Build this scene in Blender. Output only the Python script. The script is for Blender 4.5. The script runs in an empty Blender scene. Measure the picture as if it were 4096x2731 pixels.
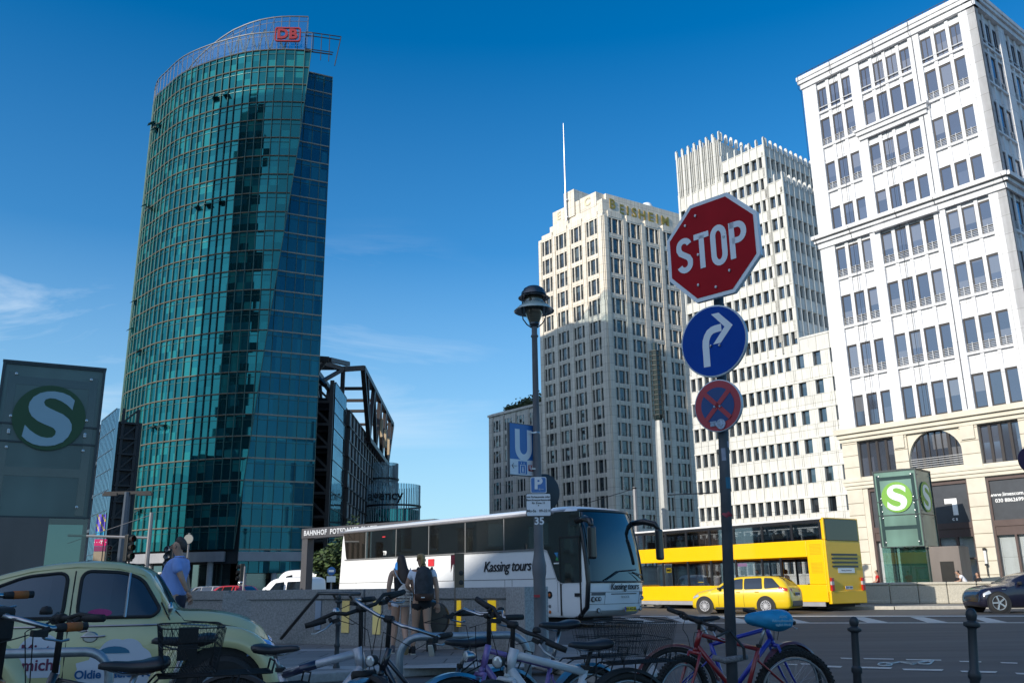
import bpy, math, random
from mathutils import Vector, Matrix
R=math.radians
random.seed(7)
C=bpy.context.scene.collection
# ---------------- camera
F_=3550.; CZ=1.10; PIT=R(15.4); ROL=R(.75)
cam=bpy.data.cameras.new('camera'); cam.sensor_width=36; cam.lens=F_/4096*36; cam.clip_start=.05; cam.clip_end=6000
co=bpy.data.objects.new('camera',cam); C.objects.link(co); bpy.context.scene.camera=co
FW=Vector((0,math.cos(PIT),math.sin(PIT))); U0=Vector((0,-math.sin(PIT),math.cos(PIT))); R0=Vector((1,0,0))
RT=R0*math.cos(ROL)-U0*math.sin(ROL); UP=U0*math.cos(ROL)+R0*math.sin(ROL)
co.matrix_world=Matrix(((RT.x,UP.x,-FW.x,0),(RT.y,UP.y,-FW.y,0),(RT.z,UP.z,-FW.z,CZ),(0,0,0,1)))
# ---------------- world, sun, exposure
SUNB=-131.0; SUNE=24.0     # bearing (clockwise from +Y) and elevation of the sun
W=bpy.data.worlds.new('World'); bpy.context.scene.world=W; W.use_nodes=True
def world():
    nt=W.node_tree; N=nt.nodes; L=nt.links; N.clear()
    o=N.new('ShaderNodeOutputWorld'); bg=N.new('ShaderNodeBackground'); bg.inputs[1].default_value=.14
    s=N.new('ShaderNodeTexSky'); s.sky_type='NISHITA'; s.sun_disc=False; s.sun_elevation=R(SUNE); s.sun_rotation=R(SUNB)
    s.altitude=50; s.air_density=1.0; s.dust_density=.3; s.ozone_density=4.0
    hs=N.new('ShaderNodeHueSaturation'); hs.inputs['Saturation'].default_value=1.2; hs.inputs['Value'].default_value=1.0; hs.inputs['Hue'].default_value=.5
    tn=N.new('ShaderNodeMix'); tn.data_type='RGBA'; tn.blend_type='MULTIPLY'; tn.inputs['Factor'].default_value=1; tn.inputs['B'].default_value=(.68,1.05,1.22,1); L.new(s.outputs[0],tn.inputs['A']); L.new(tn.outputs['Result'],hs.inputs['Color'])
    tc=N.new('ShaderNodeTexCoord')
    # bright warm-white aureole round the sun (behind the viewer), added to the sky as fill
    ad=N.new('ShaderNodeVectorMath'); ad.operation='DOT_PRODUCT'; ad.inputs[1].default_value=(math.sin(R(SUNB))*math.cos(R(SUNE)),math.cos(R(SUNB))*math.cos(R(SUNE)),math.sin(R(SUNE))); L.new(tc.outputs['Generated'],ad.inputs[0])
    am=N.new('ShaderNodeMapRange'); am.interpolation_type='SMOOTHSTEP'; am.inputs[1].default_value=.30; am.inputs[2].default_value=1.0; am.inputs[3].default_value=0; am.inputs[4].default_value=1; L.new(ad.outputs['Value'],am.inputs[0])
    ac=N.new('ShaderNodeMix'); ac.data_type='RGBA'; ac.blend_type='ADD'; ac.inputs['B'].default_value=(4.6,3.8,2.7,1); L.new(am.outputs[0],ac.inputs['Factor']); L.new(hs.outputs[0],ac.inputs['A'])
    sx=N.new('ShaderNodeSeparateXYZ'); L.new(tc.outputs['Generated'],sx.inputs[0])
    hr=N.new('ShaderNodeValToRGB'); e=hr.color_ramp.elements; e[0].position=0; e[0].color=(.85,)*3+(1,); e[1].position=.56; e[1].color=(0,0,0,1)
    for p_,v_ in ((.12,.60),(.22,.36),(.36,.09)): x_=e.new(p_); x_.color=(v_,v_,v_,1)
    L.new(sx.outputs['Z'],hr.inputs[0]); hz=N.new('ShaderNodeMix'); hz.data_type='RGBA'; hz.inputs['B'].default_value=(4.1,5.9,6.9,1); L.new(hr.outputs[0],hz.inputs['Factor']); L.new(ac.outputs['Result'],hz.inputs['A'])
    mp=N.new('ShaderNodeMapping'); mp.inputs['Rotation'].default_value=(.25,.3,.5); mp.inputs['Scale'].default_value=(1.6,6,11)
    L.new(tc.outputs['Generated'],mp.inputs[0])
    n=N.new('ShaderNodeTexNoise'); n.inputs['Scale'].default_value=1.3; n.inputs['Detail'].default_value=9; n.inputs['Roughness'].default_value=.62; n.inputs['Distortion'].default_value=.7
    L.new(mp.outputs[0],n.inputs['Vector'])
    cr=N.new('ShaderNodeValToRGB'); cr.color_ramp.elements[0].position=.50; cr.color_ramp.elements[1].position=.92; L.new(n.outputs[0],cr.inputs[0])
    # cirrus only in two patches of the sky
    def patch(v,c0,c1):
        d=N.new('ShaderNodeVectorMath'); d.operation='DOT_PRODUCT'; d.inputs[1].default_value=Vector(v).normalized(); L.new(tc.outputs['Generated'],d.inputs[0])
        m=N.new('ShaderNodeMapRange'); m.inputs[1].default_value=c0; m.inputs[2].default_value=c1; m.interpolation_type='SMOOTHSTEP'; L.new(d.outputs['Value'],m.inputs[0]); return m.outputs[0]
    p1=patch((-.62,1,.18),.975,.9985); p2=patch((-.16,1,.25),.985,.9995)
    mx=N.new('ShaderNodeMath'); mx.operation='MAXIMUM'; L.new(p1,mx.inputs[0])
    h=N.new('ShaderNodeMath'); h.operation='MULTIPLY'; h.inputs[1].default_value=.6; L.new(p2,h.inputs[0]); L.new(h.outputs[0],mx.inputs[1])
    mu=N.new('ShaderNodeMath'); mu.operation='MULTIPLY'; L.new(mx.outputs[0],mu.inputs[0]); L.new(cr.outputs[0],mu.inputs[1])
    mi=N.new('ShaderNodeMix'); mi.data_type='RGBA'; L.new(mu.outputs[0],mi.inputs['Factor']); L.new(hz.outputs['Result'],mi.inputs['A']); mi.inputs['B'].default_value=(6.5,7.3,8,1)
    L.new(mi.outputs['Result'],bg.inputs[0]); L.new(bg.outputs[0],o.inputs[0])
world()
sl=bpy.data.lights.new('sun','SUN'); sl.energy=5.0; sl.angle=R(.5); sl.color=(1,.93,.82)
so=bpy.data.objects.new('sun',sl); C.objects.link(so)
sd=Vector((math.sin(R(SUNB))*math.cos(R(SUNE)),math.cos(R(SUNB))*math.cos(R(SUNE)),math.sin(R(SUNE))))
so.rotation_euler=sd.to_track_quat('Z','Y').to_euler()
vs=bpy.context.scene.view_settings; vs.view_transform='Standard'; vs.look='None'; vs.exposure=-.02; vs.gamma=1
cy=bpy.context.scene.cycles
try: cy.max_bounces=8; cy.diffuse_bounces=3; cy.glossy_bounces=4; cy.transparent_max_bounces=10
except Exception: pass
# ---------------- where the photograph's sight lines meet the world (survey helpers)
def ray(px,py): return FW+RT*((px-2048)/F_)+UP*((1365.5-py)/F_)
def hp(px,py,z):
    d=ray(px,py); t=(z-CZ)/d.z; return Vector((d.x*t,d.y*t,z))
def at(px,py,Y):
    d=ray(px,py); t=Y/d.y; return Vector((d.x*t,Y,CZ+d.z*t))
def fac(a,b,px,py):
    d=ray(px,py); u=(Vector(b[:2])-Vector(a[:2])).normalized(); n=Vector((-u.y,u.x)); t=(a[0]*n.x+a[1]*n.y)/(d.x*n.x+d.y*n.y)
    return (d.x*t-a[0])*u.x+(d.y*t-a[1])*u.y, CZ+d.z*t
# ---------------- mesh builder
class MB:
    def __init__(s): s.v=[]; s.f=[]; s.m=[]; s.c=0; s.X=Matrix()
    def mat(s,i): s.c=i; return s
    def xf(s,M): s.X=M; return s
    def add(s,vs,fs,m=None):
        b=len(s.v); s.v+=[s.X@Vector(p) for p in vs]
        for f in fs: s.f.append([b+i for i in f]); s.m.append(s.c if m is None else m)
        return s
    def box(s,x0,x1,y0,y1,z0,z1,m=None):
        return s.add([(x0,y0,z0),(x1,y0,z0),(x1,y1,z0),(x0,y1,z0),(x0,y0,z1),(x1,y0,z1),(x1,y1,z1),(x0,y1,z1)],
          [(0,3,2,1),(4,5,6,7),(0,1,5,4),(1,2,6,5),(2,3,7,6),(3,0,4,7)],m)
    def bar(s,p,q,w,h=None,m=None,up=(0,0,1)):
        p=Vector(p);q=Vector(q);h=h or w; d=(q-p).normalized(); u=Vector(up)
        if abs(d.dot(u))>.95: u=Vector((0,1,0))
        a=d.cross(u).normalized()*w/2; b=a.cross(d).normalized()*h/2
        return s.add([p-a-b,p+a-b,p+a+b,p-a+b,q-a-b,q+a-b,q+a+b,q-a+b],[(0,3,2,1),(4,5,6,7),(0,1,5,4),(1,2,6,5),(2,3,7,6),(3,0,4,7)],m)
    def tube(s,pts,r,n=8,m=None,closed=False,caps=True):
        P=[Vector(p) for p in pts]; k=len(P); rr=r if isinstance(r,(list,tuple)) else [r]*k
        vs=[];fs=[]; nrm=None
        for i in range(k):
            if closed: d=P[(i+1)%k]-P[i-1]
            else: d=P[min(i+1,k-1)]-P[max(i-1,0)]
            d=d.normalized() if d.length>1e-9 else Vector((0,0,1))
            if nrm is None:
                u=Vector((0,0,1)) if abs(d.z)<.9 else Vector((1,0,0)); nrm=d.cross(u).normalized()
            else:
                nrm=(nrm-d*nrm.dot(d)); nrm=nrm.normalized() if nrm.length>1e-6 else d.orthogonal().normalized()
            b=d.cross(nrm)
            for j in range(n):
                a=2*math.pi*j/n; vs.append(P[i]+(nrm*math.cos(a)+b*math.sin(a))*rr[i])
        for i in range(k if closed else k-1):
            for j in range(n):
                i2=(i+1)%k; fs.append((i*n+j,i*n+(j+1)%n,i2*n+(j+1)%n,i2*n+j))
        if caps and not closed: fs.append(tuple(range(n))[::-1]); fs.append(tuple((k-1)*n+j for j in range(n)))
        return s.add(vs,fs,m)
    def lathe(s,prof,n=24,m=None,c=(0,0,0),ax='z',arc=1.0):
        vs=[];fs=[];k=len(prof); c=Vector(c); nn=n if arc>=1 else n+1
        for (r,z) in prof:
            for j in range(nn):
                a=2*math.pi*arc*j/n; x,y=r*math.cos(a),r*math.sin(a)
                vs.append(c+(Vector((x,y,z)) if ax=='z' else Vector((x,z,y)) if ax=='y' else Vector((z,x,y))))
        for i in range(k-1):
            for j in range(n):
                j2=(j+1)%nn if arc>=1 else j+1
                fs.append((i*nn+j,i*nn+j2,(i+1)*nn+j2,(i+1)*nn+j))
        return s.add(vs,fs,m)
    def ext(s,poly,a,b,ax='y',m=None):   # extrude 2-D polygon (u,v) along an axis from a to b
        def P(u,v,t): return (u,t,v) if ax=='y' else (t,u,v) if ax=='x' else (u,v,t)
        n=len(poly); vs=[P(u,v,a) for u,v in poly]+[P(u,v,b) for u,v in poly]
        return s.add(vs,[tuple(range(n)),tuple(range(2*n-1,n-1,-1))]+[(i,n+i,n+(i+1)%n,(i+1)%n) for i in range(n)],m)
    def loft(s,secs,m=None,caps=True,closed=True):
        k=len(secs);n=len(secs[0]); vs=[p for q in secs for p in q]; fs=[]
        for i in range(k-1):
            for j in range(n if closed else n-1): fs.append((i*n+j,i*n+(j+1)%n,(i+1)*n+(j+1)%n,(i+1)*n+j))
        if caps and closed: fs.append(tuple(range(n))[::-1]); fs.append(tuple((k-1)*n+j for j in range(n)))
        return s.add(vs,fs,m)
    def me(s,me,M=Matrix(),m=None):
        return s.add([M@v.co for v in me.vertices],[tuple(p.vertices) for p in me.polygons],m)
    def build(s,name,mats,parent=None,smooth=False,bevel=0,sub=0,loc=None):
        me=bpy.data.meshes.new(name); me.from_pydata([tuple(v) for v in s.v],[],s.f)
        mats=mats if isinstance(mats,(list,tuple)) else [mats]
        for q in mats: me.materials.append(q)
        me.polygons.foreach_set('material_index',[min(i,len(mats)-1) for i in s.m])
        if smooth is True: me.polygons.foreach_set('use_smooth',[True]*len(me.polygons))
        me.update()
        o=bpy.data.objects.new(name,me); C.objects.link(o)
        if smooth and smooth is not True:
            me.polygons.foreach_set('use_smooth',[True]*len(me.polygons))
            try: me.set_sharp_from_angle(angle=R(smooth))
            except Exception: pass
        if parent is not None: o.parent=parent
        if loc: o.location=loc
        if bevel: b=o.modifiers.new('bevel','BEVEL'); b.width=bevel; b.segments=2; b.limit_method='ANGLE'
        if sub: b=o.modifiers.new('sub','SUBSURF'); b.levels=sub; b.render_levels=sub
        return o
def thing(name,label,cat,loc=(0,0,0),rz=0,group=None,M=None):
    o=bpy.data.objects.new(name,None); C.objects.link(o); o.empty_display_size=.2
    if M is not None: o.matrix_world=M
    else: o.location=loc; o.rotation_euler=(0,0,rz)
    return tag(o,label,cat,group)
def tag(o,label,cat,group=None):
    o['label']=label; o['category']=cat
    if group: o['group']=group
    return o
def struct(o): o['kind']='structure'; return o
def inst(me,name,parent,M):
    o=bpy.data.objects.new(name,me); C.objects.link(o); o.parent=parent; o.matrix_local=M; return o
def copytree(o,parent=None):
    c=o.copy(); C.objects.link(c); c.parent=parent
    for ch in list(o.children): copytree(ch,c)
    return c
_tx={}
def text(s,size=1,bold=0,ext=.01,shear=0,align='CENTER',sp=1.0):
    k=(s,size,bold,ext,shear,align,sp)
    if k in _tx: return _tx[k]
    cu=bpy.data.curves.new('t','FONT'); cu.body=s; cu.size=size; cu.offset=bold; cu.extrude=ext; cu.shear=shear; cu.align_x=align; cu.align_y='CENTER'; cu.space_character=sp; cu.resolution_u=3
    ob=bpy.data.objects.new('t',cu); C.objects.link(ob); dg=bpy.context.evaluated_depsgraph_get(); me=bpy.data.meshes.new_from_object(ob.evaluated_get(dg)); bpy.data.objects.remove(ob); _tx[k]=me
    return me
XZ=Matrix(((1,0,0,0),(0,0,-1,0),(0,1,0,0),(0,0,0,1)))   # text plane XY -> upright facing -Y
def TM(x,y,z): return Matrix.Translation((x,y,z))
def RZ(a): return Matrix.Rotation(a,4,'Z')
# ---------------- materials
_m={}
def M(name,col,rough=.6,metal=0,var=.12,scale=3,bump=0,coat=0,spec=.5,emit=0,stretch=None,detail=4,trans=0,joint=None):
    if name in _m: return _m[name]
    m=bpy.data.materials.new(name); m.use_nodes=True; nt=m.node_tree; N=nt.nodes; L=nt.links; p=N['Principled BSDF']
    p.inputs['Roughness'].default_value=rough; p.inputs['Metallic'].default_value=metal; p.inputs['Specular IOR Level'].default_value=spec
    p.inputs['Coat Weight'].default_value=coat; p.inputs['Coat Roughness'].default_value=.05
    if trans: p.inputs['Transmission Weight'].default_value=trans
    c=(*col,1)
    if var>0 or bump>0:
        tc=N.new('ShaderNodeTexCoord'); v=tc.outputs['Object']
        if stretch:
            mp=N.new('ShaderNodeMapping'); mp.inputs['Scale'].default_value=stretch; L.new(v,mp.inputs[0]); v=mp.outputs[0]
        n=N.new('ShaderNodeTexNoise'); n.inputs['Scale'].default_value=scale; n.inputs['Detail'].default_value=detail; L.new(v,n.inputs['Vector'])
        mr=N.new('ShaderNodeMapRange'); mr.inputs[1].default_value=.25; mr.inputs[2].default_value=.75; mr.inputs[3].default_value=1-var; mr.inputs[4].default_value=1+var; L.new(n.outputs[0],mr.inputs[0])
        mx=N.new('ShaderNodeVectorMath'); mx.operation='SCALE'; mx.inputs[0].default_value=col; L.new(mr.outputs[0],mx.inputs['Scale']); out=mx.outputs[0]
        if joint:
            sp=N.new('ShaderNodeSeparateXYZ'); L.new(tc.outputs['Object'],sp.inputs[0]); a_=N.new('ShaderNodeMath'); L.new(sp.outputs[0],a_.inputs[0]); L.new(sp.outputs[1],a_.inputs[1]); cb=N.new('ShaderNodeCombineXYZ'); L.new(a_.outputs[0],cb.inputs[0]); L.new(sp.outputs[2],cb.inputs[1])
            br=N.new('ShaderNodeTexBrick'); br.inputs['Scale'].default_value=1; br.inputs['Brick Width'].default_value=joint[0]; br.inputs['Row Height'].default_value=joint[1]; br.inputs['Mortar Size'].default_value=joint[2]; br.inputs['Color1'].default_value=(1,1,1,1); br.inputs['Color2'].default_value=(.90,.90,.91,1); br.inputs['Mortar'].default_value=(.5,.49,.47,1); br.offset=0; L.new(cb.outputs[0],br.inputs[0])
            # rain streaks: noise stretched downwards
            m2=N.new('ShaderNodeMapping'); m2.inputs['Scale'].default_value=(1.6,1.6,.06); L.new(tc.outputs['Object'],m2.inputs[0]); n2=N.new('ShaderNodeTexNoise'); n2.inputs['Scale'].default_value=1.5; n2.inputs['Detail'].default_value=6; L.new(m2.outputs[0],n2.inputs['Vector']); r2=N.new('ShaderNodeMapRange'); r2.inputs[1].default_value=.35; r2.inputs[2].default_value=.7; r2.inputs[3].default_value=1.03; r2.inputs[4].default_value=.84; L.new(n2.outputs[0],r2.inputs[0])
            v1=N.new('ShaderNodeVectorMath'); v1.operation='MULTIPLY'; L.new(out,v1.inputs[0]); L.new(br.outputs['Color'],v1.inputs[1]); v2=N.new('ShaderNodeVectorMath'); v2.operation='SCALE'; L.new(v1.outputs[0],v2.inputs[0]); L.new(r2.outputs[0],v2.inputs['Scale']); out=v2.outputs[0]
        L.new(out,p.inputs['Base Color'])
        if bump>0:
            b=N.new('ShaderNodeBump'); b.inputs['Strength'].default_value=bump; b.inputs['Distance'].default_value=.02; L.new(n.outputs[0],b.inputs['Height']); L.new(b.outputs[0],p.inputs['Normal'])
    else: p.inputs['Base Color'].default_value=c
    if emit: p.inputs['Emission Color'].default_value=c; p.inputs['Emission Strength'].default_value=emit
    _m[name]=m; return m
def GL(name,dark,tint,refl=.5,rough=.03,var=.4,cell=(1,1,1),wav=.0,hi=None):
    """window glass: dark room behind, tinted mirror in front; each pane a little different"""
    if name in _m: return _m[name]
    m=bpy.data.materials.new(name); m.use_nodes=True; nt=m.node_tree; N=nt.nodes; L=nt.links; N.clear()
    o=N.new('ShaderNodeOutputMaterial'); d=N.new('ShaderNodeBsdfDiffuse'); g=N.new('ShaderNodeBsdfGlossy'); g.inputs['Roughness'].default_value=rough; g.inputs['Color'].default_value=(*tint,1)
    tc=N.new('ShaderNodeTexCoord'); mp=N.new('ShaderNodeVectorMath'); mp.operation='MULTIPLY'; mp.inputs[1].default_value=cell; L.new(tc.outputs['Object'],mp.inputs[0])
    fl=N.new('ShaderNodeVectorMath'); fl.operation='FLOOR'; L.new(mp.outputs[0],fl.inputs[0]); oi=N.new('ShaderNodeObjectInfo'); ad=N.new('ShaderNodeVectorMath'); ad.operation='ADD'; L.new(fl.outputs[0],ad.inputs[0]); L.new(oi.outputs['Random'],ad.inputs[1])
    wn=N.new('ShaderNodeTexWhiteNoise'); L.new(ad.outputs[0],wn.inputs['Vector'])
    cr=N.new('ShaderNodeValToRGB'); cr.color_ramp.interpolation='CONSTANT'; e=cr.color_ramp.elements; e[0].color=(*dark,1); e[0].position=0
    e[1].position=.55; e[1].color=(*[c*(1+var) for c in dark],1)
    x=e.new(.8); x.color=(*(hi or [c*(1+3*var) for c in dark]),1)
    L.new(wn.outputs['Value'],cr.inputs[0]); L.new(cr.outputs[0],d.inputs['Color'])
    fr=N.new('ShaderNodeLayerWeight'); fr.inputs[0].default_value=.35
    mr=N.new('ShaderNodeMapRange'); mr.inputs[3].default_value=refl; mr.inputs[4].default_value=min(1,refl+.5); L.new(fr.outputs['Facing'],mr.inputs[0])
    if wav:
        n=N.new('ShaderNodeTexNoise'); n.inputs['Scale'].default_value=.35; n.inputs['Detail'].default_value=1; L.new(tc.outputs['Object'],n.inputs['Vector'])
        ad2=N.new('ShaderNodeVectorMath'); ad2.operation='SUBTRACT'; ad2.inputs[1].default_value=(.5,.5,.5); L.new(wn.outputs['Color'],ad2.inputs[0])
        sc=N.new('ShaderNodeVectorMath'); sc.operation='SCALE'; sc.inputs['Scale'].default_value=wav; L.new(ad2.outputs[0],sc.inputs[0])
        ge=N.new('ShaderNodeNewGeometry'); a3=N.new('ShaderNodeVectorMath'); L.new(ge.outputs['Normal'],a3.inputs[0]); L.new(sc.outputs[0],a3.inputs[1])
        nn=N.new('ShaderNodeVectorMath'); nn.operation='NORMALIZE'; L.new(a3.outputs[0],nn.inputs[0]); L.new(nn.outputs[0],g.inputs['Normal'])
    ms=N.new('ShaderNodeMixShader'); L.new(mr.outputs[0],ms.inputs[0]); L.new(d.outputs[0],ms.inputs[1]); L.new(g.outputs[0],ms.inputs[2]); L.new(ms.outputs[0],o.inputs[0])
    _m[name]=m; return m
def TG(name,tint=(.8,.9,.9),op=.35,rough=.02,gz=.5):
    """see-through glass: transparent with tinted reflection"""
    if name in _m: return _m[name]
    m=bpy.data.materials.new(name); m.use_nodes=True; nt=m.node_tree; N=nt.nodes; L=nt.links; N.clear()
    o=N.new('ShaderNodeOutputMaterial'); t=N.new('ShaderNodeBsdfTransparent'); t.inputs[0].default_value=(*tint,1); g=N.new('ShaderNodeBsdfGlossy'); g.inputs['Roughness'].default_value=rough; g.inputs[0].default_value=(.9,.95,1,1)
    fr=N.new('ShaderNodeLayerWeight'); fr.inputs[0].default_value=.3; mr=N.new('ShaderNodeMapRange'); mr.inputs[3].default_value=op; mr.inputs[4].default_value=min(1,op+gz); L.new(fr.outputs['Facing'],mr.inputs[0])
    ms=N.new('ShaderNodeMixShader'); L.new(mr.outputs[0],ms.inputs[0]); L.new(t.outputs[0],ms.inputs[1]); L.new(g.outputs[0],ms.inputs[2]); L.new(ms.outputs[0],o.inputs[0])
    _m[name]=m; return m
BLK=M('black rubber',(.012,.012,.013),.7,var=.2); DKM=M('dark metal',(.03,.03,.033),.45,.4); CHR=M('chrome',(.42,.42,.44),.28,1,var=.1)
WHT=M('white paint',(.8,.8,.78),.45,coat=.3,var=.03); TYR=M('tyre',(.02,.02,.02),.8,scale=40,bump=.3)
# ---------------- ground, road, pavements
def ground():
    asph=M('asphalt',(.075,.073,.072),.75,scale=60,var=.35,bump=.25,detail=8)
    asph2=M('road asphalt',(.06,.059,.06),.75,scale=.9,var=.45,bump=.05,stretch=(.2,1.6,1),detail=9)
    far=M('far ground',(.09,.09,.085),.9,scale=.05,var=.2)
    g=MB().box(-2500,2500,-1500,2500,-.55,-.5); struct(g.build('ground',far))
    # road sheet reaching everywhere round the square
    r=MB().add([(-200,-60,-.12),(200,-60,-.12),(200,300,-.12),(-200,300,-.12)],[(0,1,2,3)]); struct(r.build('road',asph2))
    n=MB().add([(-12,-3,-.116),(13,-3,-.116),(13,9.3,-.116),(-12,9.6,-.116)],[(0,1,2,3)]); struct(n.build('near_road',asph))
    # plaza pavement with granite slabs
    m=bpy.data.materials.new('granite slabs'); m.use_nodes=True; nt=m.node_tree; N=nt.nodes; L=nt.links; p=N['Principled BSDF']; p.inputs['Roughness'].default_value=.7
    tc=N.new('ShaderNodeTexCoord'); b=N.new('ShaderNodeTexBrick'); b.inputs['Scale'].default_value=1; b.inputs['Brick Width'].default_value=1.1; b.inputs['Row Height'].default_value=.75; b.inputs['Mortar Size'].default_value=.012
    b.inputs['Color1'].default_value=(.22,.215,.21,1); b.inputs['Color2'].default_value=(.18,.177,.173,1); b.inputs['Mortar'].default_value=(.03,.03,.03,1)
    n=N.new('ShaderNodeTexNoise'); n.inputs['Scale'].default_value=25; n.inputs['Detail'].default_value=8; mr=N.new('ShaderNodeMapRange'); mr.inputs[3].default_value=.6; mr.inputs[4].default_value=1.4
    L.new(tc.outputs['Object'],b.inputs[0]); L.new(tc.outputs['Object'],n.inputs[0]); L.new(n.outputs[0],mr.inputs[0])
    s=N.new('ShaderNodeVectorMath'); s.operation='SCALE'; L.new(b.outputs[0],s.inputs[0]); L.new(mr.outputs[0],s.inputs['Scale']); L.new(s.outputs[0],p.inputs['Base Color'])
    a=hp(1850,2640,0); 
    # plaza polygon: near edge follows the kerb seen between the bicycles
    P=[(-25,11.2),(-5,11.4),(a.x+1.2,a.y+.1),(1.3,11.6),(1.7,12.2),(1.9,14.5),(1.2,17.5),(-3.2,21.5),(-12,30),(-40,55),(-60,60),(-60,11.2)]
    struct(MB().ext(P,-.12,0,'z').build('plaza_pavement',m))
    kb=M('kerb granite',(.3,.29,.28),.7,scale=20,var=.2)
    k=MB()
    for i in range(len(P)-4): k.bar((P[i][0],P[i][1],-.055),(P[i+1][0],P[i+1][1],-.055),.3,.13)
    struct(k.build('plaza_kerb',kb,bevel=.02))
    # lighter granite bands in the plaza
    k=MB()
    for y,x0,x1 in ((13.3,-20,1.2),(17.2,-20,-.5)): k.add([(x0,y,.004),(x1,y,.004),(x1,y+.5,.004),(x0,y+.5,.004)],[(0,1,2,3)])
    struct(k.build('pavement_band',M('pale granite',(.34,.335,.33),.65,scale=15,var=.15)))
    # far pavement beyond the road, in front of the white buildings
    fp=M('far paving',(.22,.205,.18),.8,scale=8,var=.15)
    q=[(9.6,50),(14.5,43.2),(17,41.6),(20,41.0),(60,40.2),(90,42),(90,140),(0,230),(-6,230),(-2,75)]
    struct(MB().ext(q,-.12,.0,'z').build('far_pavement',fp))
    k=MB()
    for i in range(5): k.bar((q[i][0],q[i][1],-.055),(q[i+1][0],q[i+1][1],-.055),.3,.16)
    struct(k.build('far_kerb',M('pale kerb',(.45,.42,.36),.7,scale=9,var=.15),bevel=.02))
    q=[(-70,78),(-20,82),(-12,110),(-6,300),(-180,300),(-180,78)]
    struct(MB().ext(q,-.12,.0,'z').build('tower_pavement',fp))
    wm=M('road paint',(.5,.5,.48),.6,scale=14,var=.25)
    k=MB(); z=-.112
    def quad(pts):
        V=[hp(x,y,z) for x,y in pts]; k.add(V,[tuple(range(len(V)))])
    quad([(2560,2489),(4200,2487),(4200,2490),(2560,2492)]); quad([(2560,2461),(4200,2460),(4200,2464),(2560,2465)])
    for x in (2300,2480,2660,2875,3085,3400,3640,3880,4120): quad([(x,2466),(x+55,2466),(x+155,2488),(x+70,2488)])
    for x0,x1,y0 in ((2100,2230,2600),(3130,3190,2652),(3200,3280,2651),(3360,3410,2628),(3452,3575,2630),(3622,3765,2634),(3835,3925,2641),(4000,4070,2646)):
        quad([(x0,y0),(x1,y0+2),(x1,y0+6),(x0+6,y0+4)])
    for x0,x1,y0 in ((3280,3370,2659),(3422,3570,2664),(3608,3775,2672),(3840,3990,2680),(4060,4150,2688)): quad([(x0,y0),(x1,y0+3),(x1-8,y0+9),(x0+8,y0+6)])
    struct(k.build('road_markings',wm))
    # worn bicycle symbol on the lane
    k=MB()
    c=[hp(3540+28*math.cos(t),2655+6*math.sin(t),z) for t in [i*.35 for i in range(18)]]; c2=[hp(3700+26*math.cos(t),2649+6*math.sin(t),z) for t in [i*.35 for i in range(18)]]
    for q in (c,c2): k.tube(q,.012,4,closed=True)
    k.tube([hp(3545,2655,z),hp(3600,2646,z),hp(3690,2646,z),hp(3650,2655,z),hp(3600,2646,z)],.012,4); k.tube([hp(3690,2646,z),hp(3735,2640,z),hp(3720,2652,z)],.012,4)
    struct(k.build('bicycle_lane_symbol',wm))
ground()
# ---------------- buildings
def frame(l,c):
    a=math.atan2(c[1]-l[1],c[0]-l[0]); W_=math.hypot(c[0]-l[0],c[1]-l[1])
    return TM(l[0],l[1],0)@RZ(a),W_
def windows(parent,specs,maker,mats,cap=100,name='window'):
    cache={}; rest=MB()
    for i,(Mx,w,h,k) in enumerate(specs):
        key=(round(w,2),round(h,2),k)
        if i<cap:
            if key not in cache: o=maker(MB(),w,h,k).build(name,mats); cache[key]=o.data; bpy.data.objects.remove(o)
            inst(cache[key],name,parent,Mx)
        else: rest.xf(Mx); maker(rest,w,h,k)
    if rest.v:
        o=rest.build(name,mats,parent); o['kind']='stuff'
wstone=M('white stone',(.74,.74,.75),.7,var=.05,scale=2,bump=.05,joint=(2.4,1.18,.012))
lime=M('limestone',(.62,.57,.47),.75,var=.1,scale=1.2,bump=.05)
frm=M('window frame and reveal shade',(.025,.02,.02),.5)
gblue=GL('blind glass',(.05,.055,.07),(.66,.74,.86),.17,.08,var=.6,wav=.03,hi=(.15,.15,.16))
glite=M('glazing bar',(.5,.5,.5),.5)
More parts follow.
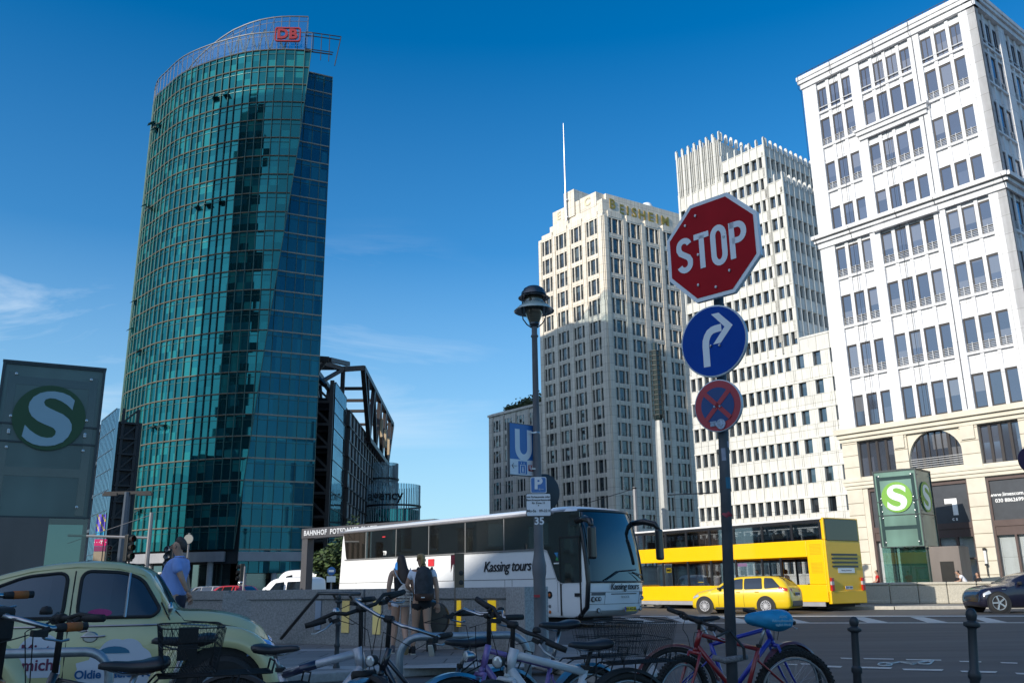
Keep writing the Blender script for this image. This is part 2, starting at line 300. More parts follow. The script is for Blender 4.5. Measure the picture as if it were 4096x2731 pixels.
def corner_house():
    H=38.; c=hp(3886,-30,H); l=hp(3204,314,H); Mx,Wd=frame(l,c); D=16.
    t=thing('corner_office_building','tall white stone office building with blue-grey windows and arched shopfronts at right','building',M=Mx)
    RM=TM(Wd,0,0)@RZ(R(90))
    groups=[[(1.13,1.85),(2.1,2.85),(3.1,3.83)],[(4.56,5.3),(5.55,6.31),(6.53,7.31),(7.53,8.27)],[(9.03,9.77),(9.99,10.78),(11.0,11.75)]]
    rg=[[(.5,1.28),(1.53,2.31),(2.56,3.34)],[(4.3,5.08),(5.33,6.11),(6.36,7.14)],[(8.1,8.9),(9.15,9.95),(10.2,11.)]]
    rows=[(34.62,36.5),(31.84,34.0),(28.32,30.45),(25.22,26.95),(21.65,23.85),(18.12,20.32),(14.55,16.72),(11.1,13.2)]
    w=MB()
    # core
    w.box(.35,Wd-.35,.45,D,0,37.2)
    def face(gr,Wf,Mf):
        w.xf(Mf); edges=[0.0]+[v for g in gr for v in (g[0][0],g[-1][1])]+[Wf]
        for i in range(0,len(edges),2): w.box(edges[i],edges[i+1],0,.5,11.0,37.0)      # broad piers
        for g in gr:
            for a,b in zip(g[:-1],g[1:]): w.box(a[1],b[0],.1,.5,11.0,37.0)              # slim posts
            for i,(z0,z1) in enumerate(rows):                                           # spandrels with a raised sill
                zt=rows[i-1][0] if i else 37.0
                w.box(g[0][0],g[-1][1],.2,.5,z1,zt-.0)
                if i and i!=4: w.box(g[0][0],g[-1][1],.04,.2,zt-.16,zt); 
                if i and i!=4: w.box(g[0][0],g[-1][1],.13,.2,z1,z1+.14)
        # roof edge, cornices
        w.box(-.1,Wf+.1,-.12,.5,37.02,37.4); w.box(-.2,Wf+.2,-.25,.5,37.42,37.7); w.box(-.25,Wf+.25,-.32,.6,37.7,38.)
        w.box(-.1,Wf+.1,-.12,-.003,24.1,24.5); w.box(-.25,Wf+.25,-.3,-.004,24.52,24.75); w.box(-.35,Wf+.35,-.5,-.005,24.77,25.05)
    face(groups,Wd,Matrix()); face(rg,D,RM)
    w.xf(Matrix())
    # balcony cornice over the middle group, third row
    w.box(4.0,8.9,-.15,-.003,31.0,31.3); w.box(3.9,9.0,-.3,-.004,31.3,31.6); w.box(3.8,9.1,-.42,-.005,31.6,31.75)
    w.box(4.2,8.7,-.3,-.003,24.0,24.35)
    w.box(.35,Wd-.1,.45,D,37.2,37.95)
    wall=w.build('wall',wstone,t)
    # limestone base
    b=MB(); S=.35
    segs=[(0,1.1),(3.63,4.52),(7.88,8.97),(11.3,Wd)]
    for a,e in segs:
        b.box(a,e,-.02,.5,0,10.1)
    for a,e in ((1.1,3.63),(8.97,11.3)): b.box(a,e,.05,.5,6.95,7.75); b.box(a,e,.05,.5,10.08,10.12)
    b.box(1.1,1.45,.02,.5,0,6.95)
    # arch surround
    N=18; cx,r,zs=6.2,1.68,8.48
    arc=[(cx+r*math.cos(math.pi*i/N),zs+r*math.sin(math.pi*i/N)) for i in range(N+1)]
    for i in range(N):
        (x0,z0),(x1,z1)=arc[i],arc[i+1]; b.ext([(x0,z0),(x0,10.12),(x1,10.12),(x1,z1)],.12,.5)
    b.box(4.52,7.88,.12,.5,6.95,7.85)
    for Mf,Wf in ((Matrix(),Wd),(RM,D)):
        b.xf(Mf); b.box(-.1,Wf+.1,-.1,.5,10.12,10.35); b.box(-.2,Wf+.2,-.25,.5,10.37,10.62); b.box(-.3,Wf+.3,-.42,.5,10.64,10.98)
        b.box(-.06,Wf+.06,-.09,-.022,7.0,7.2); b.box(-.12,Wf+.12,-.17,-.023,7.22,7.42); b.box(-.15,Wf+.15,-.22,-.024,7.44,7.6)
    b.xf(RM); b.box(0,D,-.02,.5,0,10.1); b.xf(Matrix())
    b.box(.3,Wd-.3,3,D-.3,0,10)
    b.box(3.7,4.4,-.12,-.02,9.3,10.1); b.box(7.98,8.8,-.12,-.02,9.3,10.1)
    # dark strips laid on the stone as joints
    g=b; g.mat(1)
    for a,e in segs:
        z=.6
        while z<10:
            if not 6.8<z<7.7: g.box(a,e,-.028,-.02,z,z+.035)
            z+=.78
    base=b.build('stone_base',[lime,M('joint dark',(.2,.16,.11),.9)],t)
    # windows
    def mk(m,w_,h_,k):
        m.box(0,w_,.0,.08,0,h_,0) if False else None
        m.mat(0).box(0,w_,0,.06,h_-.13,h_).box(0,.085,0,.06,0,h_-.13).box(w_-.06,w_,0,.06,0,h_-.13).box(.085,w_-.06,0,.06,0,.07)  # dark frame bars widened at top and left to imitate reveal shade
        m.mat(1).box(.06,w_-.06,.02,.05,.06,h_-.07)
        if k=='rail':
            m.mat(0).box(.06,w_-.06,-.01,.0,.5,.55); m.mat(2)
            for i in range(5): m.box(.02,w_-.02,-.08,-.06,.06+i*.11,.085+i*.11)
            m.box(w_/2-.02,w_/2+.02,-.09,-.08,.05,.6)
        if k=='bar': m.mat(0).box(w_/2-.02,w_/2+.02,-.01,.02,.06,h_-.07); m.mat(2).box(-.1,w_+.1,-.1,-.05,.3,.36)
        return m
    sp=[]
    for Mf,gr in ((Matrix(),groups),(RM,rg)):
        for i,(z0,z1) in enumerate(rows):
            for g in gr:
                for a,e in g:
                    k='bar' if i==0 else ('rail' if i not in (3,7) and not(i==1 and gr is groups and g is groups[1]) else 'plain')
                    sp.append((Mf@TM(a,.18,z0),round(e-a,2),round(z1-z0,2),k))
    windows(t,sp,mk,[frm,gblue,glite])
    # mezzanine windows
    def mz(a,e,z0,z1,n,nm='mezzanine_window'):
        m=MB().mat(0).box(a,e,.3,.34,z0,z1,1)
        for i in range(n+1): x=a+(e-a)*i/n; m.box(max(a,x-.08),min(e,x+.08),.2,.3,z0,z1,0)
        m.box(a,e,.18,.3,z1-.1,z1,0); m.build(nm,[frm,gblue],t)
    mz(1.1,3.63,7.75,10.08,4); mz(8.97,11.3,7.75,10.08,4)
    m=MB().add([(x,.34,z) for x,z in [(cx+r,7.85)]+arc+[(cx-r,7.85)]],[tuple(range(N+3))],1)
    for i in range(1,8):
        x=cx-r+2*r*i/8; zt=zs+math.sqrt(max(0,r*r-(x-cx)**2)); m.box(x-(.09 if i in(2,6) else .025),x+(.09 if i in(2,6) else .025),.24,.33,7.85,zt,0)
    for i in range(5): m.box(cx-r,cx+r,.2,.23,7.95+i*.13,7.98+i*.13,2)
    m.build('arched_window',[frm,gblue,glite],t)
    # shopfronts
    shopg=TG('shop glass',(.9,.92,.92),.05,.02,.3); brn=M('bronze shopfront',(.09,.06,.055),.5); fas=M('shop fascia',(.06,.065,.075),.35)
    inn=M('shop inside',(.25,.2,.16),.8,scale=1.2,var=.8)
    def shop(a,e,door=False):
        m=MB().mat(0); m.box(a,a+.12,.1,.3,0,6.95); m.box(e-.12,e,.1,.3,0,6.95); m.box(a+.12,e-.12,.1,.3,4.1,4.45); m.box(a+.12,e-.12,.15,.3,3.6,4.1)
        m.box(a+.12,e-.12,.1,.3,6.75,6.95); m.box(a+.12,e-.12,.1,.3,0,.5)
        m.mat(1).box(a+.12,e-.12,.2,.25,4.45,6.75)
        m.mat(2).box(a+.12,e-.12,.22,.24,.5,3.6)
        n=3 if door else 2
        m.mat(0)
        for i in range(1,n): x=a+(e-a)*i/n; m.box(x-.06,x+.06,.12,.3,.5,3.6)
        if door: m.box(a+.12,e-.12,.12,.3,2.3,2.4)
        m.mat(3).box(a+.12,e-.12,1.6,1.7,.2,3.6)
        f=m.build('shopfront',[brn,fas,shopg,inn],t)
        k=MB()
        cols=[M('goods white',(.7,.7,.7),.6),M('goods orange',(.6,.2,.06),.6),M('goods blue',(.1,.2,.4),.6),M('goods brown',(.2,.1,.06),.6),M('goods green',(.1,.3,.2),.6)]
        rr=random.Random(int(a*10))
        for i in range(26):
            x=a+.25+rr.random()*(e-a-.7); z=.55+rr.choice((0,.75,1.5,2.2)); k.box(x,x+.1+rr.random()*.35,.5+rr.random()*.5,1.3,z,z+.15+rr.random()*.55,rr.randrange(5))
        k.box(a+.2,e-.2,.45,1.4,1.25,1.3,0); k.box(a+.2,e-.2,.45,1.4,.45,.54,0)
        k.build('shop_display',cols,f)
        return f
    s1=shop(1.45,3.63); s2=shop(4.52,7.88,True); s3=shop(8.97,11.3)
    wl=M('white lettering',(.85,.85,.85),.5)
    L=MB().me(text('www.limescom.de',.30,.004),TM(10.15,.17,5.9)@XZ).me(text('030 8862699-0',.30,.004),TM(10.2,.17,5.55)@XZ); L.build('shop_lettering',wl,s3)
    L=MB().box(5.7,7.0,.16,.19,5.7,5.85).box(6.6,7.0,.16,.19,4.95,5.85).box(5.7,5.95,.16,.19,5.0,5.85).me(text('LIMESCOM GRAPHICS',.24,.004),TM(6.2,.17,4.7)@XZ) if False else MB().ext([(6.3,5.9),(7.05,5.9),(7.05,4.9),(6.75,4.9),(6.75,5.6),(6.3,5.6)],.16,.19).me(text('c s',.3,.006),TM(6.8,.17,4.68)@XZ)
    L.build('shop_lettering',wl,s2)
    MB().me(text('Le',.3,.006),TM(2.3,.17,4.9)@XZ).build('shop_lettering',wl,s1)
    # wall lamp
    m=MB().lathe([(.0,1.9),(.09,1.9),(.09,2.0),(.07,2.02)],12,0,(8.4,-.18,0)).lathe([(.07,2.02),(.08,2.75)],12,1,(8.4,-.18,0)).lathe([(.08,2.75),(.1,2.77),(.1,2.9),(0,2.93)],12,0,(8.4,-.18,0)); m.bar((8.4,-.18,1.95),(8.4,0,1.95),.04); m.bar((8.4,-.18,1.3),(8.4,-.18,1.9),.05)
    m.build('wall_lamp',[DKM,WHT],t,smooth=40)
    # roof railing and lightning wires
    m=MB()
    for i in range(26): m.box(i*.5+.1,i*.5+.14,-.2,-.17,38,38.22)
    m.box(-.2,Wd+.2,-.2,-.17,38.2,38.23)
    m.xf(RM)
    for i in range(30): m.box(i*.5+.1,i*.5+.14,-.2,-.17,38,38.22)
    m.box(-.2,D,-.2,-.17,38.2,38.23); m.xf(Matrix())
    m.build('roof_railing',DKM,t)
    m=MB()
    for x in (-.06,2.6,6.0,8.6,Wd+.06): m.tube([(x,-.36,38),(x,-.46,37),(x,-.07,36.8),(x,-.07,25.2),(x,-.55,24.9),(x,-.07,24),(x,-.07,11.1)],.016,4)
    m.build('lightning_conductor',DKM,t)
    return t
corner_house()

def hotel():
    H=75.; c=hp(2409,847,H); l=hp(2154,964,H); r=hp(2740,935,H); Mx,Wd=frame(l,c)
    stone=M('hotel stone',(.76,.69,.58),.75,var=.06,scale=.6,joint=(1.2,1.72,.03))
    gl=GL('hotel glass',(.02,.025,.03),(.5,.53,.52),.13,.04,var=1.2,hi=(.09,.11,.11),wav=.05)
    t=thing('hotel_tower','pale stone hotel tower with bay windows, flagpole and gold roof lettering','building',M=Mx)
    rb=math.atan2(r[1]-c[1],r[0]-c[0])-math.atan2(c[1]-l[1],c[0]-l[0]); RM=TM(Wd,0,0)@RZ(rb); RW=36.
    bot=[70.75,66.4,62.1,57.75,53.5,49.6,46.1,42.65,39.2,35.75,32.3,28.8,25.3,21.8,18.4,14.9,11.4,7.9,4.4]
    hts=[3.3,3.3,3.3,3.3,3.2]+[2.6]*14
    w=MB()
    core=[(0.4,.4),(Wd-.4,.4)]
    e=RM@Vector((RW,0.4,0)); e2=RM@Vector((RW,20,0))
    w.ext([(.4,.5),(Wd-.45,.5),(e.x,e.y),(e2.x,e2.y),(.4,26)],0,75,'z')
    sp=[]
    def face(bays,Wf,Mf,wide):
        w.xf(Mf); pr=[0]
        for a,b in bays:
            pr.append((pr.pop(),a)); pr.append(b)
        pr.append((pr.pop(),Wf))
        for a,b in pr:
            w.box(a,b,0,.9,0,74.9); 
            if b-a>.6: w.box(a+.1,b-.1,-.25,-.003,0,56.); w.box(a+.25,b-.25,-.4,-.253,56.0,74.6) if False else w.box(a+.22,b-.22,-.25,-.003,56.0,74.3)
        for a,b in bays:
            n=b-a; ww=[(a+.12,a+.12+n*.2),(a+n*.3,a+n*.7),(b-.12-n*.2,b-.12)]
            for i,z0 in enumerate(bot):
                zt=bot[i-1] if i else 75.6; z1=z0+hts[i]
                w.box(a,b,-.15,.6,z1,zt); w.box(a+.1,b-.1,-.2,-.15,z1+.35,z1+.42)
                for (p,q) in ((a,ww[0][0]),(ww[0][1],ww[1][0]),(ww[1][1],ww[2][0]),(ww[2][1],b)): w.box(p,q,-.15,.6,z0,z1)
                sp.append((Mf@TM(a,.1,z0),round(n,1),round(hts[i],2),wide))
    lb=[(1.25,4.6),(5.8,9.3),(10.6,13.95),(15.3,18.65)]; rbx=[(1.33,5.0),(6.31,9.97),(11.41,15.02),(16.4,20.),(21.4,25.),(26.4,30.),(31.4,35)]
    face(lb,Wd,Matrix(),'w'); face(rbx,RW,RM,'w')
    w.xf(Matrix())
    # stepped attic
    w.box(3.7,19.6,.15,8,75.02,77.0); w.box(4.6,13.2,.3,8,77.02,80.2); w.box(8.8,12,-.1,5,77.03,83.1); w.box(13.6,18.4,.1,9,77.03,80.2)
    w.xf(RM); w.box(.2,4.9,.15,5,75.03,78.1); w.box(2.2,RW,1.3,8,75.04,80.15); w.xf(Matrix())
    w.box(-.4,20.6,-.25,.3,75.55,75.9) if False else None
    w.build('wall',stone,t)
    sp.sort(key=lambda s:-s[0].translation.z*0-(1 if s[0].translation.z>20 else 0)*1)
    def mk(m,w_,h_,k):
        for p,q in ((.12,.12+w_*.2),(w_*.3,w_*.7),(w_-.12-w_*.2,w_-.12)):
            m.mat(1).box(p,q,.06,.1,0,h_); m.mat(0).box(p,q,.0,.06,0,.22).box(p,p+.05,0,.06,.22,h_).box(q-.05,q,0,.06,.22,h_).box(p,q,0,.06,h_-.06,h_)
        m.mat(0).box(w_*.5-.03,w_*.5+.03,0,.06,h_*.0+.22,h_*.3)
        return m
    windows(t,sp,mk,[M('hotel frame',(.06,.065,.07),.5),gl])
    # gold letters
    gold=M('gold letter',(.5,.33,.08),.4,.6)
    for ch,(X,Y) in zip('BEISHEIM',[(1440,345),(1530,370),(1600,400),(1668,420),(1752,440),(1843,475),(1912,490),(1995,520)]):
        u,z=fac(c,r,1900+.3827*X,700+.3827*Y); yy=.1 if ch=='B' and X==1440 else 1.2
        MB().me(text(ch,3.0,.06,.08),RM@TM(u+(.0 if yy<1 else 1.0),yy,77.3)@XZ).build('roof_letter',gold,t)
    pale=M('pale letter',(.62,.55,.38),.5)
    MB().me(text('E',2.6,.05,.06),TM(6.6,.24,78.7)@XZ).build('roof_letter',pale,t); MB().me(text('C',2.6,.05,.06),TM(15.8,.04,78.7)@XZ).build('roof_letter',pale,t)
    fp=MB().tube([(9.9,-.6,76.3),(9.9,-.6,86),(9.9,-.6,99.5)],[.22,.18,.07],8).box(9.5,10.3,-.6,-.1,77,77.3).box(9.5,10.3,-.6,-.1,81,81.3); fp.build('flagpole',M('pole white',(.55,.57,.62),.4,.3),t,smooth=40)
    MB().xf(RM).lathe([(.0,1.4),(.9,1.2),(1.3,.6),(1.3,0)],14,0,(15,3,80.15)).build('roof_dome',WHT,t,smooth=True)
    # lower wing to the left
    lw=M('wing stone',(.64,.60,.53),.75,var=.07,scale=.6,joint=(1.2,1.72,.03))
    t2=thing('hotel_wing','lower pale stone wing at the left of the hotel tower with shrubs on its roof','building',M=Mx)
    w=MB(); w.box(-18.2,-.05,.5,22,0,38.4)
    b2=[(-17.0,-14.3),(-12.9,-10.2),(-8.7,-6.0),(-4.3,-1.6)]; rows2=[36.9-3.45*i for i in range(11)]
    ed=[-18.5]+[v for b in b2 for v in b]+[-.05]
    for i in range(0,len(ed),2): w.box(ed[i],ed[i+1],0,.6,0,38.0); (w.box(ed[i]+.2,ed[i+1]-.2,-.15,-.003,0,37.6))
    for a,b in b2:
        for i,zt in enumerate(rows2): w.box(a,b,.1,.6,zt,(rows2[i-1]-2.6) if i else 38.0)
    w.box(-18.7,-.05,-.25,.8,38.02,38.5); w.box(-18.5,-.05,.5,20,38.5,38.8)
    w.build('wall',lw,t2)
    def mk2(m,w_,h_,k):
        for p,q in ((.1,.1+w_*.2),(w_*.34,w_*.66),(w_-.1-w_*.2,w_-.1)): m.mat(1).box(p,q,.02,.1,.0,h_); m.mat(0).box(p,q,-.02,.02,0,.2)
        for p,q in ((0,.1),(.1+w_*.2,w_*.34),(w_*.66,w_-.1-w_*.2),(w_-.1,w_)): m.mat(2).box(p,q,-.05,.3,0,h_)
        return m
    windows(t2,[(TM(a,.15,zt-2.6),round(b-a,2),2.6,'w') for a,b in b2 for zt in rows2],mk2,[M('hotel frame',(.06,.065,.07),.5),gl,lw])
    for i in range(5):
        cr=MB(); rr=random.Random(i)
        x0=-12+i*2.5
        for k in range(160):
            p=Vector((x0+rr.gauss(0,.9),1+rr.gauss(0,.5),38.9+abs(rr.gauss(0,.45))*(1+.3*i))); a=Vector((rr.uniform(-1,1),rr.uniform(-1,1),rr.uniform(-1,1))).normalized()*.28; b=a.orthogonal().normalized()*.2
            cr.add([p-a,p-b,p+a,p+b],[(0,1,2,3)])
        o=cr.build('roof_shrub',M('shrub leaves',(.05,.07,.03),.8)); o.matrix_world=Mx
        tag(o,['low dark roof shrub, furthest left above the hotel wing','small roof shrub, second from the left on the hotel wing','middle one of the five roof shrubs on the hotel wing','tall roof shrub, second from the lamp post on the hotel wing','tallest roof shrub on the hotel wing, next to the lamp post'][i],'shrub','shrubs on the hotel wing roof')
hotel()

def spiky():
    H=65.; c=hp(3053,576,H); l=hp(2886,651,H); Mx,Wd=frame(l,c)
    st=M('pale concrete stone',(.68,.67,.62),.75,var=.06,scale=.7,joint=(2.6,3.5,.03)); dk=GL('deep window glass',(.015,.017,.02),(.5,.6,.65),.22,.05,var=1.,wav=.04,hi=(.05,.055,.06))
    t=thing('stepped_tower','stepped white tower with small deep windows and a crown of rounded spikes','building',M=Mx)
    w=MB(); sp=[]; fl=3.5
    def rowsz(top,z0): # window tops
        z=top; o=[]
        while z>z0: o.append(z); z-=fl
        return o
    def face(x0,x1,ztop,tops,Mf,pit=1.17,zb=0,split=31.6,ww=.90,wh=1.8):
        """wall grid between x0 and x1 in face frame; wall = posts + spandrels in front of a dark recess"""
        w.xf(Mf); n=max(1,round((x1-x0)/pit)); p=(x1-x0)/n; d=.55
        for i in range(n+1): x=x0+i*p; w.box(max(x0,x-(p-ww)/2),min(x1,x+(p-ww)/2),0,d,max(zb,split+.6),ztop-1.2); w.box(x-.09,x+.09,-.14,-.002,max(zb,split+.6),ztop+.55)
        zz=[ztop]+[z for z in tops if z>split]
        prev=ztop
        for z in [z for z in tops if z>split and z-wh>zb]:
            w.box(x0,x1,.03,d,z,prev); w.box(x0,x1,-.05,.03,z+.02,z+.14); w.box(x0,x1,-.04,.03,prev-.12,prev); prev=z-wh
            for i in range(n): sp.append((Mf@TM(x0+i*p+(p-ww)/2,.38,z-wh),ww,wh,'d'))
        w.box(x0,x1,.03,d,max(zb,split+.6),prev)
    TT=[63.05-fl*i for i in range(10)]
    LT=[31.55-3.92*i for i in range(8)]
    # front plane tiers
    face(-8.9,-.15,62.0,[59.6-fl*i+ .0 for i in range(9)],Matrix()); 
    w.xf(Matrix()); 
    for i in range(24): x=-8.8+i*.37; w.box(x-.06,x+.06,-.08,.5,62.,69.2+(.6 if i%3==0 else 0)); 
    w.box(-8.9,-.15,.3,.6,62,69.0); 
    for k in range(7): w.box(-8.9+k*1.25,-8.9+k*1.25+.3,-.16,.0,55,70.2)
    face(0,7.8,65.,TT,Matrix(),1.3); face(7.8,10.4,58.3,[z for z in TT if z<57],Matrix(),1.3)
    # lower plain storeys: bigger squarish windows
    w.xf(Matrix())
    X0,X1=-9.2,24.; cols=[]; x=X0
    while x<X1-1.3:
        p_,w_=(1.3,.86) if x<7.7 else (2.6,1.2); cols.append((x,p_,w_)); x+=p_
    w.box(X0,X1,0,.6,31.6,32.25); 
    for i,z in enumerate(LT):
        zt=z; zb_=z-1.95; nx=LT[i+1] if i+1<len(LT) else 2.0
        w.box(X0,X1,.02,.6,nx,zb_) ; w.box(X0,X1,-.12,.02,nx,nx+.22); w.box(X0,X1,-.03,.02,zb_-.08,zb_)
        for x,p_,w_ in cols:
            e_=(p_-w_)/2; w.box(x,x+e_,-.02,.6,zb_,zt); w.box(x+e_+w_,x+p_,-.02,.6,zb_,zt); w.box(x+.04,x+.1,-.07,-.02,nx+.22,zt); (w.box(x+.3,x+.36,-.07,-.02,nx+.22,zt) if p_>2 else None)
            sp.append((TM(x+e_,.4,zb_),w_,1.95,'s'))
    w.box(X0,X1,.01,.6,0,2.0)
    w.box(10.4,X1,0,.6,32.25,34.0); w.box(10.4,X1,-.08,0,33.7,33.95)
    for k in range(11): w.box(10.5+k*1.27*1,10.56+k*1.27,-.04,0,32.3,33.7)
    # masses
    w.box(-8.9,-.2,.6,14,0,68.8); w.box(-.15,7.3,.6,22,0,64.7); w.box(7.3,9.9,.6,20,0,57.9); w.box(9.9,24,.62,14,0,33.8)
    # right faces (in shade)
    R1=TM(-.15,0,0)@RZ(R(90)); 
    w.xf(R1)
    for i in range(30): w.box(.3+i*.45,.42+i*.45,-.06,.3,57,68.8+(.6 if i%3==0 else 0))
    face(.0,20,65.,TT,TM(7.8,0,0)@RZ(R(90)),1.35,zb=34); face(.0,18,58.3,[z for z in TT if z<57],TM(10.4,0,0)@RZ(R(90)),1.35,zb=34)
    w.xf(Matrix())
    wall=w.build('wall',st,t)
    # rounded spikes along the roof edges
    k=MB()
    def spike(Mf,x,z): k=MB(); k.xf(Mf).ext([(-.35,0),(.3,0),(.3,.75),(.2,1.1),(0,1.25),(-.2,1.15),(-.35,.8)],-.09,.09,'x') if False else k.xf(Mf@TM(x,0,z)).ext([(-.15,-.4),(.42,-.4),(.42,.8),(.3,1.15),(.1,1.25),(-.08,1.1),(-.15,.8)],-.1,.1,'x'); k.build('roof_spike',st,t)
    for i in range(7): spike(Matrix(),1.3*i,65); 
    for i in range(3): spike(Matrix(),7.8+1.3*i,58.3)
    for i in range(8): spike(Matrix(),-8.9+1.25*i,69.4)
    for i in range(14): spike(TM(7.8,0,0)@RZ(R(90)),1.35*i+.7,65)
    for i in range(13): spike(TM(10.4,0,0)@RZ(R(90)),1.35*i+.7,58.3)
    for i in range(10): spike(R1,1.35*i+.7,69.4)
    sp.sort(key=lambda s:(s[0].translation.y>.5, s[0].translation.x<-3, -s[0].translation.z))
    def mk(m,w_,h_,kk):
        m.mat(1).box(0,w_,.06,.1,0,h_); m.mat(0).box(0,.05,0,.06,0,h_).box(w_-.05,w_,0,.06,0,h_).box(.05,w_-.05,0,.06,h_-.05,h_).box(.05,w_-.05,0,.06,0,.06)
        m.mat(2).box(-.02,w_+.02,-.42,0,-.03,.0); return m
    windows(t,sp,mk,[frm,dk,st])
spiky()

def glass_tower():
    a=Vector((-53.9,110.06)); B=hp(1329,306,80); t=None
    SC=.983
    ptsT=[(-31.27,123.66),(-35.87,123.29),(-39.5,123.5),(-42.85,124.23),(-48.47,126.48),(-53.97,129.7),(-58.57,134.19),(-61.09,136.94),(-63.4,141.5),(-64.6,146.5),(-64.9,152),(-64,158)]
    P=[Vector(p)*SC for p in ptsT]
    # resample curve evenly
    L=[0]
    for i in range(1,len(P)): L.append(L[-1]+(P[i]-P[i-1]).length)
    def cat(s):
        s=max(0,min(L[-1]-1e-6,s)); i=max(j for j in range(len(L)-1) if L[j]<=s); f=(s-L[i])/(L[i+1]-L[i])
        p0=P[max(0,i-1)];p1=P[i];p2=P[i+1];p3=P[min(len(P)-1,i+2)]
        return .5*((2*p1)+(p2-p0)*f+(2*p0-5*p1+4*p2-p3)*f*f+(3*p1-p0-3*p2+p3)*f**3)
    step=1.32; ns=int(L[-1]/step)
    cur=[cat(i*step) for i in range(ns+1)]
    O=cur[8].copy()
    t=thing('glass_tower','tall curved teal glass office tower with a red logo on its roof screen','skyscraper',loc=(O.x,O.y,0))
    cur=[p-O for p in cur]; fb=Vector((B.x,B.y))-O
    fdir=Vector((math.sin(R(64)),math.cos(R(64)))); fl=3.03; z0=82.1
    gl=GL('teal curtain glass',(.004,.04,.05),(.05,.31,.32),.26,.03,var=1.2,cell=(.76,.76,.66),wav=.035,hi=(.02,.17,.17))
    gf=GL('blue curtain glass',(.004,.035,.06),(.06,.28,.35),.28,.03,var=.7,cell=(.76,.76,.33),wav=.05,hi=(.015,.11,.15))
    sp=M('spandrel beige',(.27,.23,.18),.35,.3,var=.1); mul=M('mullion green',(.05,.12,.11),.4,.4); dk=M('floor slab dark',(.02,.025,.03),.6)
    def right_end(z): # slanted cut of the curved screen: metres from its right end
        return max(0,(1-z/82.)*7.2)
    def pt(s,off=0):
        i=max(0,min(len(cur)-2,int(s))); f=s-i; p=cur[i].lerp(cur[i+1],f); d=(cur[i+1]-cur[i]).normalized(); n=Vector((d.y,-d.x));  n=n if n.dot(Vector((0,-1)))>0 or s>14 else -n
        return p-Vector((-d.y,d.x))*off*(-1)
    # outward normal of the curve travelling right->left (towards -x) is to the left-hand side = south/west
    def off(s,o):
        i=max(0,min(len(cur)-2,int(s))); f=s-i; p=cur[i].lerp(cur[i+1],f); j0=max(0,i-1); j1=min(len(cur)-1,i+2); d=(cur[j1]-cur[j0]).normalized(); n=Vector((-d.y,d.x)); return p+n*o
    nlev=27
    fA=fb-fdir*9.6
    for k in range(nlev):
        zt=z0-fl*k; zb=zt-fl
        if zb<4.5: break
        s0=right_end(zt)/step; s1=right_end(zb)/step
        ss=[s0]+[i for i in range(int(s0)+1,len(cur))]; sb=[max(s,s1) for s in ss]
        g=MB()
        for i in range(len(ss)-1):
            if sb[i+1]<=s1: continue
            p0,p1=off(ss[i],0),off(ss[i+1],0); q0,q1=off(sb[i],0),off(sb[i+1],0)
            g.add([(p0.x,p0.y,zt),(p1.x,p1.y,zt),(q1.x,q1.y,zb),(q0.x,q0.y,zb)],[(0,1,2,3)])
        band=g.build('window_band',gl,t)
        m=MB(); s=[off(x,.12) for x in ss]
        m.tube([(p.x,p.y,zt) for p in s],.09,4,0,caps=False)
        for p,x in zip(s,sb):
            q=off(x,.12); m.bar((p.x,p.y,zt),(q.x,q.y,zb),.09,.16,1)
        for x in ss[1:]:
            q=off(x,.05); q2=off(min(x+1,len(cur)-1),.05)
            m.bar((q.x,q.y,zt-.75),(q2.x,q2.y,zt-.75),.05,.05,1)
        m.build('spandrel',[sp,mul],band)
    # right flat facet
    ft=80.; uu=[i*1.38 for i in range(8)]
    for k in range(26):
        zt=ft-3.07*k; zb=zt-3.07
        if zb<3: break
        e=fb; st_=fb-fdir*9.66
        g=MB().add([(st_.x,st_.y+.4,zt),(e.x,e.y+.4,zt),(e.x,e.y+.4,zb),(st_.x,st_.y+.4,zb)],[(0,1,2,3)])
        n=Vector((.85,-.52))*.0
        band=g.build('window_band',gf,t); m=MB(); m.bar((st_.x,st_.y+.35,zt),(e.x,e.y+.35,zt),.12,.2,0)
        for u in uu: q=fb-fdir*u; m.bar((q.x,q.y+.33,zt),(q.x,q.y+.33,zb),.07,.07,1)
        m.bar((st_.x,st_.y+.36,zt-.75),(e.x,e.y+.36,zt-.75),.06,.06,1)
        m.build('spandrel',[sp,mul],band)
    # return wall behind the facet, body and roof
    b=MB(); e=fb; bk=[(e.x,e.y+.4),(e.x+1.5,e.y+14),(-20+cur[0].x*0,38),(cur[-1].x+1,cur[-1].y)]
    poly=[(e.x-.05,e.y+.6),(e.x-3.9,e.y+14),(cur[-1].x+8,cur[-1].y+2)]+[((off(x,-.8)).x,(off(x,-.8)).y) for x in range(len(cur)-1,7,-1)]+[((fb-fdir*9.6).x,(fb-fdir*9.6).y+.7)]
    b.ext(poly,4.5,79.6,'z'); b.build('core',dk,t)
    # ground floor colonnade and base band
    c_=MB(); gp=MB(); bd=MB()
    for x in range(6,len(cur)): 
        q0,q1=off(x,.0),off(min(x+1,len(cur)-1),.0); bd.bar((q0.x,q0.y,5.4),(q1.x,q1.y,5.4),.5,1.3,0)
        g0,g1=off(x,-2.),off(min(x+1,len(cur)-1),-2.); gp.add([(g0.x,g0.y,0),(g1.x,g1.y,0),(g1.x,g1.y,4.8),(g0.x,g0.y,4.8)],[(0,1,2,3)])
        if x%4==0: MB().lathe([(.4,0),(.4,4.8)],12,0,(off(x,-.8).x,off(x,-.8).y,0)).build('column',M('concrete column',(.35,.35,.36),.6),t,smooth=40)
